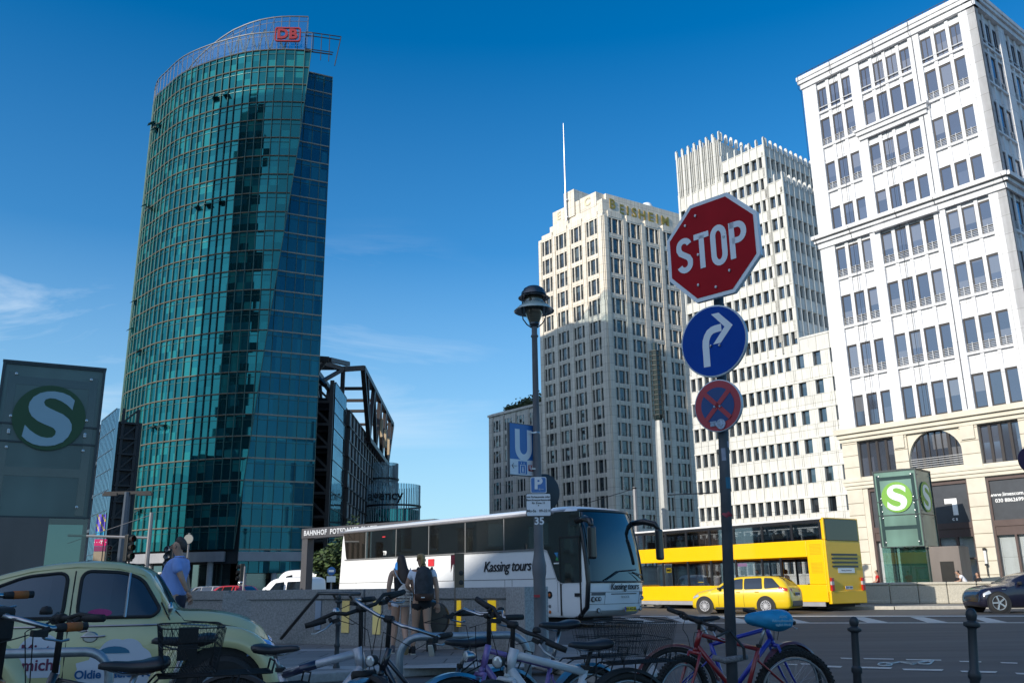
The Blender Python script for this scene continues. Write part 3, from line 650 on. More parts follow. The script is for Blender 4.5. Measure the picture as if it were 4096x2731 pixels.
    q0=fb-fdir*9.6; bd.bar((q0.x,q0.y,5.4),(fb.x,fb.y,5.4),.5,1.2,0); gp.add([(q0.x,q0.y+3,0),(fb.x,fb.y+3,0),(fb.x,fb.y+3,4.8),(q0.x,q0.y+3,4.8)],[(0,1,2,3)])
    for u in (1,5,9): q=fb-fdir*u; MB().lathe([(.4,0),(.4,4.8)],12,0,(q.x,q.y+1,0)).build('column',M('concrete column',(.35,.35,.36),.6),t,smooth=40)
    bd.build('base_band',M('base panels grey',(.3,.3,.32),.5,.3,var=.1,scale=.8),t); gp.build('lobby_glass',GL('lobby glass',(.015,.02,.02),(.4,.5,.5),.3,.05,var=1.5,cell=(.5,.5,.4),hi=(.12,.1,.06)),t)
    # roof screen: clear glass with frame
    sg=TG('screen glass',(.78,.9,.95),.04,.02,.12); m=MB(); g=MB()
    top1=[off(x,.1) for x in range(len(cur))]
    zt=85.2
    for i in range(len(cur)-1):
        p,q=top1[i],top1[i+1]; g.add([(p.x,p.y,z0),(q.x,q.y,z0),(q.x,q.y,zt),(p.x,p.y,zt)],[(0,1,2,3)]); m.bar((p.x,p.y,z0),(p.x,p.y,zt),.08); m.bar((p.x,p.y,zt),(q.x,q.y,zt),.14); m.bar((p.x,p.y,zt-.7),(q.x,q.y,zt-.7),.05)
    in1=[off(x,-1.5) for x in range(1,21)]
    for i in range(len(in1)-1):
        p,q=in1[i],in1[i+1]; zz=89.2-.18*max(0,i-10) - .012*i*i; z2=89.2-.18*max(0,i+1-10)-.012*(i+1)**2
        m.bar((p.x,p.y,82),(p.x,p.y,zz),.09); m.bar((p.x,p.y,zz),(q.x,q.y,z2),.16); m.bar((p.x,p.y,zz-.9),(q.x,q.y,z2-.9),.06)
        if i%2==0: pb=off(i+1,.1); m.bar((p.x,p.y,zz-.5),(pb.x,pb.y,zt),.05)
        g.add([(p.x,p.y,z0),(q.x,q.y,z0),(q.x,q.y,z2),(p.x,p.y,zz)],[(0,1,2,3)])
    g.build('screen_glass',sg,t)
    # steel braces behind
    for i in range(3,13,2):
        p=off(i,-3); q=off(i+2,-3); m.bar((p.x,p.y,80),(q.x,q.y,88),.25); m.bar((q.x,q.y,80),(p.x,p.y,88),.18)
    m.build('screen_frame',M('screen steel',(.10,.11,.125),.5,.3),t)
    # open frame out over the facet
    m=MB(); s=cur[0]; d=fdir; 
    X=[s+d*(u) for u in (0,1.3,2.6,3.9)]
    X=[Vector((s.x+u*.93,s.y+u*.25)) for u in (-1,.2,1.5,2.8,4.6)]
    for i,p in enumerate(X):
        m.bar((p.x+(0 if i<4 else -.0),p.y,80.6 if i>1 else 82),(p.x,p.y,85.3),.11) if i<4 else m.bar((X[3].x+.9,X[3].y+.3,80.0),(p.x,p.y,85.3),.13)
    for z,f in ((85.3,1),(84.7,.97),(82.3,.8)): m.bar((X[0].x,X[0].y,z),(X[0].x+(X[4].x-X[0].x)*f,X[0].y+(X[4].y-X[0].y)*f,z),.12)
    for z in (81.9,): m.bar((X[0].x,X[0].y,z),(X[0].x+(X[4].x-X[0].x)*.78,X[0].y+(X[4].y-X[0].y)*.78,z),.16)
    m.build('roof_frame',M('roof frame dark',(.03,.04,.05),.5,.5),t)
    # red logo
    red=M('logo red',(.26,.008,.014),.45,var=.03)
    lg=hp(1159,158,84.2); Lm=TM(lg.x-O.x,lg.y-O.y-1.2,84.2)@RZ(R(3)); m=MB().xf(Lm)
    w_,h_,rr,tk=2.0,1.25,.4,.2; ring=[]
    def rrect(w,h,r): return [(sx*(w-r)+r*math.cos(a),sz*(h-r)+r*math.sin(a)) for sx,sz,a0 in ((1,1,0),(-1,1,90),(-1,-1,180),(1,-1,270)) for a in [R(a0+i*22.5) for i in range(5)]]
    o1=rrect(w_,h_,rr); i1=rrect(w_-tk,h_-tk,rr-.12); n=len(o1)
    m.add([(x,-.15,z) for x,z in o1]+[(x,-.15,z) for x,z in i1]+[(x,.15,z) for x,z in o1]+[(x,.15,z) for x,z in i1],[f for j in range(n) for f in ((j,(j+1)%n,n+(j+1)%n,n+j),(2*n+j,3*n+j,3*n+(j+1)%n,2*n+(j+1)%n),(j,2*n+j,2*n+(j+1)%n,(j+1)%n),(n+j,n+(j+1)%n,3*n+(j+1)%n,3*n+j))])
    m.me(text('D',2.35,.09,.15),Lm@TM(-.78,0,0)@XZ) if False else None
    m.xf(Matrix()); m.me(text('D',2.35,.09,.15),Lm@TM(-.8,0,0)@XZ); m.me(text('B',2.35,.09,.15),Lm@TM(.82,0,0)@XZ)
    m.build('logo',red,t)
    # tilted-open window sashes
    for s_,z in ((23.5,75.3),(22.6,75.6),(24.5,77.),(25.3,77.3),(22.,60.4),(23,61.),(24.,61.8),(24.3,45.5),(24.6,41),(21.5,36.6),(21.9,36.9),(11.5,75.5),(10,75.5),(12.8,57.3),(11.2,57.3),(9.4,57.3),(14.8,24.0),(16.3,24.0),(17.6,12.2)):
        p=off(s_,.15);q=off(s_+.85,.15); d=(q-p).normalized(); n=Vector((-d.y,d.x)); p2=p+n*.75; q2=q+n*.75
        MB().add([(p.x,p.y,z),(q.x,q.y,z),(q2.x,q2.y,z-.5),(p2.x,p2.y,z-.5),(p.x,p.y,z+.06),(q.x,q.y,z+.06),(q2.x,q2.y,z-.44),(p2.x,p2.y,z-.44)],[(0,1,2,3),(4,7,6,5),(2,3,7,6),(0,3,7,4),(1,5,6,2)]).build('open_sash',M('sash dark',(.02,.04,.04),.3,.3),t)
glass_tower()

def brick_towers():
    bk=M('dark brick',(.10,.05,.03),.8,var=.2,scale=.5); gw=GL('brick tower glass',(.03,.03,.02),(.4,.45,.45),.25,.05,var=2,cell=(.5,.5,.3),hi=(.35,.28,.08))
    def tower(nm,lab,x0,x1,y0,y1,h,fl=3.6):
        t=thing(nm,lab,'building',loc=(x0,y0,0)); w=MB(); g=MB(); X,Y=x1-x0,y1-y0
        g.box(.3,X-.3,.3,Y-.3,0,h-2)
        def side(Mf,L_):
            w.xf(Mf); n=max(2,int(L_/2.4)); p=L_/n
            for i in range(n+1): w.box(max(0,i*p-.6),min(L_,i*p+.6),0,.5,0,h-.5)
            k=int(h/fl)
            for j in range(k+1): w.box(0,L_,.05,.45,j*fl-.75 if j else 0,j*fl+.75)
            w.box(0,L_,-.1,.5,h-3,h)
        side(Matrix(),X); side(TM(X,0,0)@RZ(R(90)),Y); side(TM(X,Y,0)@RZ(R(180)),X); side(TM(0,Y,0)@RZ(R(270)),Y); w.xf(Matrix()); w.box(.5,X-.5,.5,Y-.5,h-3,h-.2)
        w.build('wall',bk,t); g.build('glazing',gw,t)
    tower('brick_tower','tall dark brick tower left of the square, mirrored in the glass tower','%s'%'' or -0 if False else 0,0,0,0,0) if False else None
    tower('brick_tower','tall dark brick tower beyond the left edge, mirrored dark in the curved glass tower',-90,-62,58,84,100)
    tower('brick_block','dark brick block behind the viewer whose shade covers the parked bicycles',-86,-38,-62,-36,47)
brick_towers()
# ---------------- other buildings, kiosks, canopy, trees
def leafball(m,c,rad,n,size,rr,flat=1.0):
    for k in range(n):
        while True:
            p=Vector((rr.uniform(-1,1),rr.uniform(-1,1),rr.uniform(-1,1)))
            if .35<p.length<1: break
        p=Vector((p.x*rad[0],p.y*rad[1],p.z*rad[2])); a=Vector((rr.gauss(0,1),rr.gauss(0,1),rr.gauss(0,.6))).normalized()*size*rr.uniform(.6,1.3); b=a.orthogonal().normalized()*size*.6
        q=Vector(c)+p; m.add([q-a,q-b*.8,q+a,q+b*.8],[(0,1,2,3)],rr.choice((0,0,1)))
LEAF=[M('leaves dark',(.035,.06,.02),.7,var=.3,scale=.6),M('leaves mid',(.07,.11,.03),.7,var=.3,scale=.6)]
BARK=M('bark',(.08,.06,.04),.9,var=.3,scale=8)
def tree(x,y,h,r,label,seed,grp,n=1500,size=.22):
    rr=random.Random(seed); t=thing('street_tree',label,'tree',(x,y,-.1),group=grp)
    tr=MB().tube([(0,0,0),(.05,0,h*.3),(0,.1,h*.55),(.1,0,h*.8)],[.16*h/6,.12*h/6,.08*h/6,.03],8)
    for i in range(7):
        a=rr.uniform(0,6.28); z=h*rr.uniform(.35,.6); tr.tube([(0,0,z),(math.cos(a)*r*.4,math.sin(a)*r*.4,z+h*.12),(math.cos(a)*r*.7,math.sin(a)*r*.7,z+h*.25)],[.07,.04,.015],6)
    tr.build('trunk',BARK,t,smooth=True)
    c=MB()
    for i in range(9):
        a=rr.uniform(0,6.28); d=r*rr.uniform(.2,.7); leafball(c,(math.cos(a)*d,math.sin(a)*d,h*rr.uniform(.45,.9)),(r*.5,r*.5,h*.17),n//9,size,rr)
    c.build('crown',LEAF,t)
G='trees behind the station canopy'
tree(-13.2,66,4.3,1.7,'dark tree at the left post of the station canopy, nearest the glass tower',1,G)
tree(-11.4,63,4.4,2.0,'dark bushy tree filling the gap under the station canopy beam',2,G)
tree(-13.2,75,7.4,1.3,'thin tree top showing above the coach roof by the truss building',3,G,n=350)

def truss_building():
    A=at(1336,1600,135); A=Vector((A.x,A.y,0)); b=math.radians(90+2.5)
    t=thing('truss_office_building','dark glass office block hung from a brown steel roof truss, right of the glass tower','building',M=TM(A.x,A.y,0)@RZ(b))
    # local x runs away from the viewer along the facade, local -y faces right
    st=M('brown steel',(.055,.045,.042),.5,.4); gl=GL('strip glass',(.02,.06,.08),(.45,.7,.8),.5,.05,var=.5,cell=(.7,.7,.28),wav=.02); g2=GL('bay glass',(.02,.05,.06),(.5,.75,.85),.6,.05,var=.9,cell=(.5,.5,.4),wav=.05)
    pale=M('pale fin',(.5,.5,.48),.5)
    w=MB(); w.box(14,90,.6,24,0,31.5); w.box(2.0,14,.5,20,0,1) ; w.build('wall',M('dark facade',(.025,.028,.03),.5),t)
    MB().box(1,13.2,0,.3,3,32.3).build('glass_strip',gl,t)
    m=MB()
    for i in range(13): m.box(1,13.2,-.06,0,3+i*2.44,3.08+i*2.44)
    for i in range(12): m.box(1+i*1.1,1.04+i*1.1,-.04,0,3,32.3)
    m.build('strip_joint',st,t)
    # staggered projecting bays
    rr=random.Random(4)
    rest=MB()
    for r_ in range(12):
        z=30.5-2.58*r_
        for k in range(17):
            x=14.3+4.4*k
            if z<26-(-x*.0) and True:
                zz=z
            u=MB() if k<8 else rest; f=g=m=u
            u.mat(1); f.box(x,x+4.4,-.5,.1,z-.16,z+.04)
            o=(r_%2)*1.8
            u.mat(0); g.box(x+.3+o*.5,x+2.1+o*.5,-.35,.1,z-2.3,z-.3); u.mat(1); f.box(x+.1+o*.5,x+.3+o*.5,-.55,.1,z-2.5,z-.16); u.mat(2)
            m.box(x+2.3+o*.5,x+2.42+o*.5,-.42,.1,z-2.4,z-.2); m.box(x+3.6+o*.2,x+3.7+o*.2,-.36,.1,z-2.4,z-.2)
            if k<8: u.build('bay_window',[g2,st,pale],t)
    q=rest.build('bay_window',[g2,st,pale],t); q['kind']='stuff'
    # lattice shaft between the two towers (faces the viewer)
    s=MB()
    for y in (.4,4,8): s.box(0,.5,y-.3,y+.3,0,32.4 if y<1 else 31); s.box(6,6.5,y-.3,y+.3,0,31)
    for i in range(9):
        z=1+i*3.5; s.box(.05,.4,.4,8,z-.2,z+.2); s.box(6.05,6.4,.4,8,z-.2,z+.2); s.bar((.2,.4,z),(.2,4,z+3.5),.35); s.bar((.2,8,z),(.2,4,z+3.5),.35); s.bar((.2,.4,z+1.2),(6,.4,z+1.2),.3)
    s.build('lattice_shaft',st,t); MB().box(6.6,9,.6,14,0,31).build('shaft_core',M('shaft dark',(.012,.013,.015),.8),t)
    # roof truss
    r=MB(); Y=-1.2
    def z_(X,Yy): 
        d=ray(1200+.3827*X,1400+.3827*Yy); 
        return d
    top=[(24,40.2),(83,40.4)]; bot=[(36.5,28.9),(72.5,29.)]
    for y in (Y,Y+9):
        r.bar((24,y,40.2),(84,y,40.4),.9); r.bar((36.5,y,28.9),(72.5,y,29),.9); r.bar((24,y,40.2),(36.5,y,28.9),.8); r.bar((84,y,40.4),(72.5,y,29),1.)
        xs=[36.5,48.5,60.5,72.5]; tx=[30,42,54,66,78]
        for i,x in enumerate(xs): r.bar((x,y,29),(tx[i],y,40.3),.75); r.bar((x,y,29),(tx[i+1],y,40.3),.75)
    for x,z in ((24,40.2),(42,40.3),(54,40.3),(66,40.3),(84,40.4),(36.5,29)): r.bar((x,Y,z),(x,Y+9,z),.6)
    r.bar((24,Y,40.2),(20,Y+3,39.),.9); r.bar((20,Y+3,39.),(8,Y+9,38.4),.8); r.bar((8,Y+9,38.4),(2,Y+12,36),.7); r.bar((8,Y+9,38.4),(8,Y+9,31),.6); r.bar((20,Y+3,39),(20,Y+3,32),.7); r.bar((20,Y+3,39),(8,Y+8,32),.6); r.bar((8,Y+9,38.4),(2,Y+3,32),.6)
    r.bar((0,1,35.7),(0,10,36.4),.8); r.bar((0,1,35.7),(10,-.5,37.5),.7); r.bar((0,1.5,35.5),(0,4,32),.5); r.bar((0,8,36),(0,5,32),.5)
    r.build('roof_truss',st,t)
    rp=MB(); rp.box(52,52.7,-2.2,-1.7,32,36); rp.box(60,60.8,-2.2,-1.7,31,35); rp.box(68,68.8,-2.2,-1.7,30.5,34.5)
    rp.build('upright_panel',M('tan panel',(.5,.38,.24),.6),t)  # plain tan panels standing out from the truss
truss_building()
def round_tower(name,lab,pxl,pxr,pyt,Y,gm,txt=None,zb=0):
    a=at(pxl,pyt,Y); b=at(pxr,pyt+30,Y); r=(b.x-a.x)*1.15; cx=b.x-r; h=at(pxl+20,pyt,Y-r*.6).z
    t=thing(name,lab,'building',(cx,Y,0)); m=MB().lathe([(r,0),(r,h-5)],40); m.build('glazing',gm,t,smooth=True)
    m=MB(); 
    for i in range(int(h/3.3)): m.lathe([(r+.02,i*3.3),(r+.25,i*3.3+.02),(r+.25,i*3.3+.35),(r+.02,i*3.3+.37)],40)
    m.build('floor_edge',DKM,t)
    m=MB(); 
    for j in range(60): q=2*math.pi*j/60; m.box(r*math.cos(q)-.06,r*math.cos(q)+.06,r*math.sin(q)-.06,r*math.sin(q)+.06,0,h)
    m.build('mullion',M('pale mullion',(.3,.35,.36),.5),t)
    MB().lathe([(r-.05,h-5),(r-.05,h),(0,h+.02)],40).build('roof_ring',TG('screen glass',(.78,.9,.95),.04,.02,.12),t,smooth=40)
    if txt:
        me=text(txt,2.6,.05,.1); MB().me(me,RZ(R(-8))@TM(0,-r-.4,h-2.5)@XZ).build('roof_lettering',DKM,t)
round_tower('rounded_glass_building','blue-grey rounded glass building directly right of the truss block',1545,1592,1850,190,GL('round glass a',(.03,.06,.07),(.5,.65,.7),.5,.05,var=.8,cell=(.5,.5,.3)))
round_tower('teal_round_building','low teal drum-shaped glass building behind the coach roof',1588,1680,1935,180,GL('round glass b',(.005,.09,.09),(.15,.6,.6),.35,.05,var=.2,cell=(.3,.3,.3)),'SANOFI' if False else 'agency')
def strip_building():
    a=at(407,1683,112); b=at(467,1651,104)
    t=thing('glass_fin_building','pale blue glass fin of the building left of the glass tower','building',(a.x,a.y,0),rz=math.atan2(b.y-a.y,b.x-a.x)); L_=(b-a).length; h=a.z
    MB().box(0,L_,0,.3,3,h).build('glazing',GL('fin glass',(.12,.2,.24),(.6,.8,.9),.35,.1,var=.1,cell=(1,1,.2)),t)
    m=MB()
    for i in range(9): m.box(0,L_,-.05,0,3+i*(h-3)/8-.05,3.05+i*(h-3)/8)
    for i in range(12): m.box(i*L_/11-.02,i*L_/11+.02,-.04,0,3,h)
    m.build('fin_joint',M('fin joint',(.35,.42,.45),.5),t)
    m=MB().box(-3.2,-2.7,0,.5,0,h); 
    for i in range(5): m.box(-2.7,0,0,.4,4+i*4.2,4.4+i*4.2)
    m.tube([(-3,-.1,0),(-3,-.1,h*.97)],.25,8); m.build('edge_column',M('pale column',(.5,.45,.42),.5),t)
    m=MB()
    for y in (.6,2.2): m.box(L_+.1,L_+.4,y,y+.3,0,h)
    for i in range(12): m.bar((L_+.2,.6,i*h/12),(L_+.2,2.4,(i+1)*h/12),.2); m.box(L_,L_+.5,.5,2.5,i*h/12,i*h/12+.2)
    m.build('lattice_mast',DKM,t)
    MB().box(-6,L_-.1,.4,3.,0,h-1.5).build('wall',M('fin core',(.03,.035,.04),.7),t)
strip_building()
def left_block():
    st=M('cream street front',(.5,.46,.38),.8,var=.1,scale=.5); gw=GL('street glass',(.03,.035,.04),(.5,.6,.65),.25,.05,var=1,cell=(.5,.5,.5))
    t=thing('street_building','cream stone street building outside the left edge, mirrored in the coach windows','building',(-78,0,0)); w=MB().box(0,18,0,50,0,21.7); g=MB()
    for j in range(6):
        for k in range(14):
            z=1.2+j*3.5; y=1.5+k*3.45; g.box(17.6,18.02,y,y+1.5,z,z+2.2); w.box(18,18.25,y-.2,y+1.7,z-.25,z-.02); w.box(18,18.2,y-.2,y+1.7,z+2.22,z+2.45)
    w.box(-.3,18.5,-.3,50.3,21.72,22.4); w.build('wall',st,t); g.build('glazing',gw,t)
left_block()
# station lift towers with the green S roundel
def s_shape():
    o=[(1150,900),(1170,730),(1080,650),(960,600),(820,575),(700,580),(590,610),(490,680),(440,770),(430,850),(450,930),(500,1010),(600,1090),(720,1150),(820,1190),(880,1220),(920,1270),(915,1330),(870,1375),(790,1385),(690,1365),(600,1320),(500,1250),(410,1160),(385,1355),(470,1430),(580,1490),(700,1520),(820,1525),(930,1510),(1050,1460),(1130,1370),(1175,1250),(1165,1150),(1110,1060),(1010,980),(900,930),(790,880),(700,830),(670,770),(690,720),(760,697),(850,705),(950,745),(1060,815)]
    return [((x-787)/598,-(y-1035-.058*(x-787))/562) for x,y in o]
def lift_tower(lab,loc,rz,H,W_,gr,zg=2.85):
    t=thing('lift_tower',lab,'lift tower',loc,rz,'glass station lift towers')
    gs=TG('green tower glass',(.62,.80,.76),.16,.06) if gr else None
    gd=M('frosted green glass lit'+str(gr),(.12,.22,.18) if gr else (.085,.135,.125),.3,var=.35,scale=.8,stretch=(1,1,.5),coat=.12,detail=2); fr=M('tower steel',(.05,.06,.065),.4,.6); gk=M('lift door steel',(.22,.2,.18),.4,.5)  # sun and shade put into the glass colour: lighter tower, darker tower
    m=MB().box(.02,W_-.02,.02,W_-.02,zg,H); m.build('glass_body',gd,t,bevel=.01)
    m=MB()
    for x in (0,W_): 
        for y in (0,W_): m.box(x-.03,x+.03,y-.03,y+.03,zg,H+.02)
    for z in (zg,zg+1.75,zg+(H-zg)*.60,H): 
        m.box(.0,W_,-.02,.02,z-.02,z+.02); m.box(.0,W_,W_-.02,W_+.02,z-.02,z+.02); m.box(-.02,.02,.02,W_-.02,z-.02,z+.02); m.box(W_-.02,W_+.02,.02,W_-.02,z-.02,z+.02)
    m.box(-.04,W_+.04,-.04,W_+.04,H+.02,H+.07); m.lathe([(.55,H+.07),(.6,H+.16),(.0,H+.2)],16,None,(W_*.55,W_/2,0))
    m.build('frame',fr,t)
    m=MB()
    for x in (.28,W_-.28):
        for z in (zg+.25,zg+1.6,zg+1.95,zg+(H-zg)*.60-.17,zg+(H-zg)*.60+.17,H-.25):
            m.lathe([(.0,-.035),(.035,-.03),(.035,.0)],8,None,(x,0,z),'y'); m.lathe([(.035,.0),(.035,.03),(0,.035)],8,None,(W_,x,z),'x')
    m.build('glass_fixing',CHR,t)
    # dark inner steel seen through glass: strips just proud
    m=MB(); 
    for x0,x1 in ((.12,.3),(W_-.3,W_-.12)): m.box(x0,x1,.012,.02,zg+.05,H-.2)
    m.box(.3,W_-.3,.012,.02,H-.5,H-.3); m.box(.3,W_-.3,.012,.02,zg+.95,zg+1.15)
    m.build('inner_steel',M('steel behind glass',(.035,.06,.06),.15,coat=.6),t)
    grn=M('roundel green lit'+str(gr),(.15,.36,.03) if gr else (.015,.07,.02),.5,coat=.05,var=.05) ; wh=M('roundel white lit'+str(gr),(.7,.8,.76) if gr else (.3,.44,.5),.5,coat=.05,var=.04)  # roundel colours also toned for sun on one tower, shade on the other
    zc=zg+(H-zg)*.65; r=W_*.36; sh=s_shape()
    for side in (0,1):
        Mf=TM(W_/2,-.025,zc) if side==0 else TM(W_+.025,W_/2,zc)@RZ(R(90))
        a=MB().xf(Mf@Matrix.Rotation(R(90),4,'X')).lathe([(0,.0),(r,0.0),(r,.012),(0,.014)],48,0); o=a.build('station_roundel',grn,t)
        MB().xf(Mf).ext([(x*r,z*r) for x,z in sh],-.024,-.014).build('letter',wh,o)
    # lower part: portal block and clear glass cage
    m=MB().box(W_*.35 if gr else -.2,W_+1.6,.35,W_-.3,0,zg-.05) if gr else MB().box(-1.2,W_*.62,-.05,W_-.2,0,zg-.02)
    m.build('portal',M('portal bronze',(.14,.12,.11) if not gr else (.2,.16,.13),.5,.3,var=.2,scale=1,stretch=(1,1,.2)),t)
    if gr:
        MB().box(W_+.55,W_+1.25,.33,.345,0,2.1).build('lift_door',M('door dark',(.03,.03,.03),.3,.4),t)
        m=MB().box(.0,W_,0,.02,0,zg-.02); m.box(W_-.01,W_+.01,.02,W_,0,zg); m.build('glass_cage',TG('cage glass',(.55,.78,.72),.15),t)
        m=MB()
        for x in (.5,1.0,1.5): m.box(x,x+.06,.6,.7,0,zg)
        m.box(0,W_,.0,.03,.9,.93); m.build('cage_steel',fr,t)
    else:
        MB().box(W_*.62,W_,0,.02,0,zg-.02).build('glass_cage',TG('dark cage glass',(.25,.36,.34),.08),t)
    return t
a=at(20,1442,20.6); b=at(418,1492,21.6)
lift_tower('shaded dark green glass station lift tower with white S roundel, behind the vintage car',(a.x,a.y,0),math.atan2(b.y-a.y,b.x-a.x),6.42,(Vector(b[:2])-Vector(a[:2])).length,False,2.8)
a=at(3492,1893,51.6); b=at(3659,1872,50)
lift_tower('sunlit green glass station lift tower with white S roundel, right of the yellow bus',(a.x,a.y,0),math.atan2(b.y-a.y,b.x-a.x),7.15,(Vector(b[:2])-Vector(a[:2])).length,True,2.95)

def canopy():
    a=at(1207,2127,45); b=at(1345,2113,43.4); st=M('canopy steel',(.08,.08,.09),.5,.3,var=.08)
    d=math.atan2(b.y-a.y,b.x-a.x)
    t=thing('station_canopy','grey steel station entrance canopy beam with white lettering above dark trees','canopy',(a.x,a.y,0),d)
    MB().box(0,9,0,.5,3.5,3.98).build('beam',st,t,bevel=.01)
    MB().box(.0,.42,.05,.45,-.1,3.5).build('column',st,t); MB().box(8.4,8.8,.05,.45,-.1,3.5).build('column',st,t)
    MB().me(text('BAHNHOF  POTSDAMER PLATZ',.34,.008,.01,sp=1.1,align='LEFT'),TM(.2,-.02,3.74)@XZ).build('lettering',M('lettering pale',(.6,.62,.65),.5),t)
canopy()
def entrance_walls():
    gr=M('grey granite',(.26,.255,.25),.65,scale=30,var=.35,detail=8,bump=.1); 
    pts=[(755,21.6),(950,20.3),(1240,19.6),(2070,16.6)]
    P=[at(x,2354,y) for x,y in pts]; top=1.09
    t=thing('granite_parapet','grey granite parapet of the station stairs with lit yellow glass slots','wall',(P[0].x,P[0].y,0))
    O=P[0]; m=MB(); sc=MB()
    for p,q in zip(P[:-1],P[1:]):
        p=p-O;q=q-O; p.z=q.z=0; n=max(1,round((q-p).length/1.6))
        for i in range(n):
            a=p.lerp(q,i/n+.004); b=p.lerp(q,(i+1)/n-.004); m.bar(a+Vector((0,0,(top-.2)/2)),b+Vector((0,0,(top-.2)/2)),.34,top-.2); m.bar(a+Vector((0,0,top-.1)),b+Vector((0,0,top-.1)),.42,.196)
    m.build('stone_panel',gr,t,bevel=.008)
    e=P[-1]-O; x0=e; m=MB(); f=at(2150,2585,16.2)-O; m.bar(Vector((e.x,e.y,top/2)),Vector((f.x,f.y,top/2)),.55,top); m.build('end_pier',M('light granite',(.34,.335,.33),.65,scale=30,var=.3,detail=8),t,bevel=.01)
    # sloping stair cheek
    m=MB(); a=P[1]-O; m.ext([(a.x-.2,1.05),(a.x+1.1,1.05),(a.x+.2,.1),(a.x-.2,.1)],a.y-.35,a.y-.2); m.build('stair_cheek',gr,t)
    ylw=M('yellow slot glass',(.95,.62,.02),.35,coat=.3,emit=.35,var=.25,scale=2,stretch=(.3,.3,1)); wht=M('pale slot glass',(.3,.36,.45),.3,coat=.3,var=.1); yl2=M('dim yellow slot glass',(.6,.5,.2),.3,coat=.3,emit=.15,var=.3,scale=2)
    w0,w1=P[2],P[3]; d=(Vector(w1[:2])-Vector(w0[:2])).normalized(); n=Vector((d.y,-d.x))
    for x0_,x1_,y0,y1,mm in ((1290,1312,2396,2516,wht),(1396,1424,2398,2527,yl2),(1519,1549,2398,2534,yl2),(1188,1209,2518,2552,yl2),(1848,1867,2395,2502,ylw),(1975,2006,2395,2520,ylw),(1690,1702,2400,2520,ylw)):
        u0,_=fac(w0,w1,x0_,y0); u1,zt=fac(w0,w1,x1_,y0); _,zb=fac(w0,w1,x1_,y1); zt=min(zt,.86)
        p=Vector(w0[:2])+d*u0+n*.175-Vector(O[:2]); q=Vector(w0[:2])+d*u1+n*.175-Vector(O[:2]); zb=max(.05,zb)
        MB().add([(p.x,p.y,zb),(q.x,q.y,zb),(q.x,q.y,zt),(p.x,p.y,zt),(p.x+n.x*.02,p.y+n.y*.02,zb),(q.x+n.x*.02,q.y+n.y*.02,zb),(q.x+n.x*.02,q.y+n.y*.02,zt),(p.x+n.x*.02,p.y+n.y*.02,zt)],[(0,3,2,1),(4,5,6,7),(0,1,5,4),(1,2,6,5),(2,3,7,6),(3,0,4,7)]).build('light_slot',mm,t)
    # handrail
    h=at(1275,2372,18.6); h0=at(1440,2374,18.2); h2=at(1125,2552,19.5)
    t2=thing('handrail','dark steel handrail sloping down the stair beside the granite parapet','handrail',(h.x,h.y,0))
    o=Vector((h.x,h.y,0)); m=MB().tube([h2-o,h-o,h0-o],.035,8).bar(h-o+Vector((.3,0,-.02)),h-o+Vector((.3,.25,-.12)),.04).bar(h0-o+Vector((-.2,0,-.02)),h0-o+Vector((-.2,.25,-.12)),.04); m.build('rail',M('rail steel',(.1,.1,.1),.3,.8),t2,smooth=True)
    # dark round disc leaning at the wall
    c=at(1728,2450,16.9); t3=thing('round_steel_drum','large dark round steel disc standing against the granite parapet behind the two girls','drum',(c.x,c.y,0))
    MB().lathe([(0,-.2),(.30,-.19),(.33,-.12),(.33,.05),(0,.06)],32,None,(0,-.1,.55),'y').build('disc',M('dark steel disc',(.08,.075,.07),.35,.7),t3,smooth=40)
    MB().box(-.08,.08,-.2,.1,0,.25).build('foot',DKM,t3)
    # post with red top
    p=hp(1836,2595,0); t4=thing('marker_post','square bronze marker post with a small red flag plate, in front of the parapet','post',(p.x,p.y,0),R(8)); 
    H_=at(1836,2212,p.y).z
    MB().box(-.09,.09,-.05,.05,0,H_).build('shaft',M('bronze post',(.16,.12,.08),.5,.4,var=.2,scale=3,stretch=(1,1,.3)),t4,bevel=.005)
    MB().box(-.16,-.09,-.06,.02,H_-.2,H_-.03).ext([(-.16,H_-.35),(-.12,H_-.2),(-.16,H_-.2)],-.05,0).build('red_plate',M('red plate',(.4,.03,.04),.5),t4)
    MB().lathe([(0,-.06),(.045,-.055),(.045,0)],14,None,(.03,-.0,H_-.36),'y').lathe([(0,-.06),(.045,-.055),(.045,0)],14,None,(.03,0,H_-.53),'y').build('post_button',DKM,t4)
    # far wall in front of the shops
    L0=hp(3240,2414,0); R0_=hp(4300,2411,0); cw=M('cream granite',(.42,.39,.32),.7,scale=18,var=.2,detail=8); t5=thing('cream_parapet','long cream stone parapet with rounded coping in front of the right lift tower','wall',(L0.x,L0.y,0)); D=R0_-L0; nn=9
    m=MB()
    for i in range(nn):
        a=D*(i/nn)+Vector((.01,0,0)); b=D*((i+1)/nn)-Vector((.01,0,0)); z=Vector((0,0,1)); m.bar(a+z*.45,b+z*.45,.4,.9); m.bar(a+z*.97,b+z*.97,.5,.14); m.bar(a+z*.1,b+z*.1,.46,.2)
    m.build('stone_panel',cw,t5,bevel=.05)
entrance_walls()
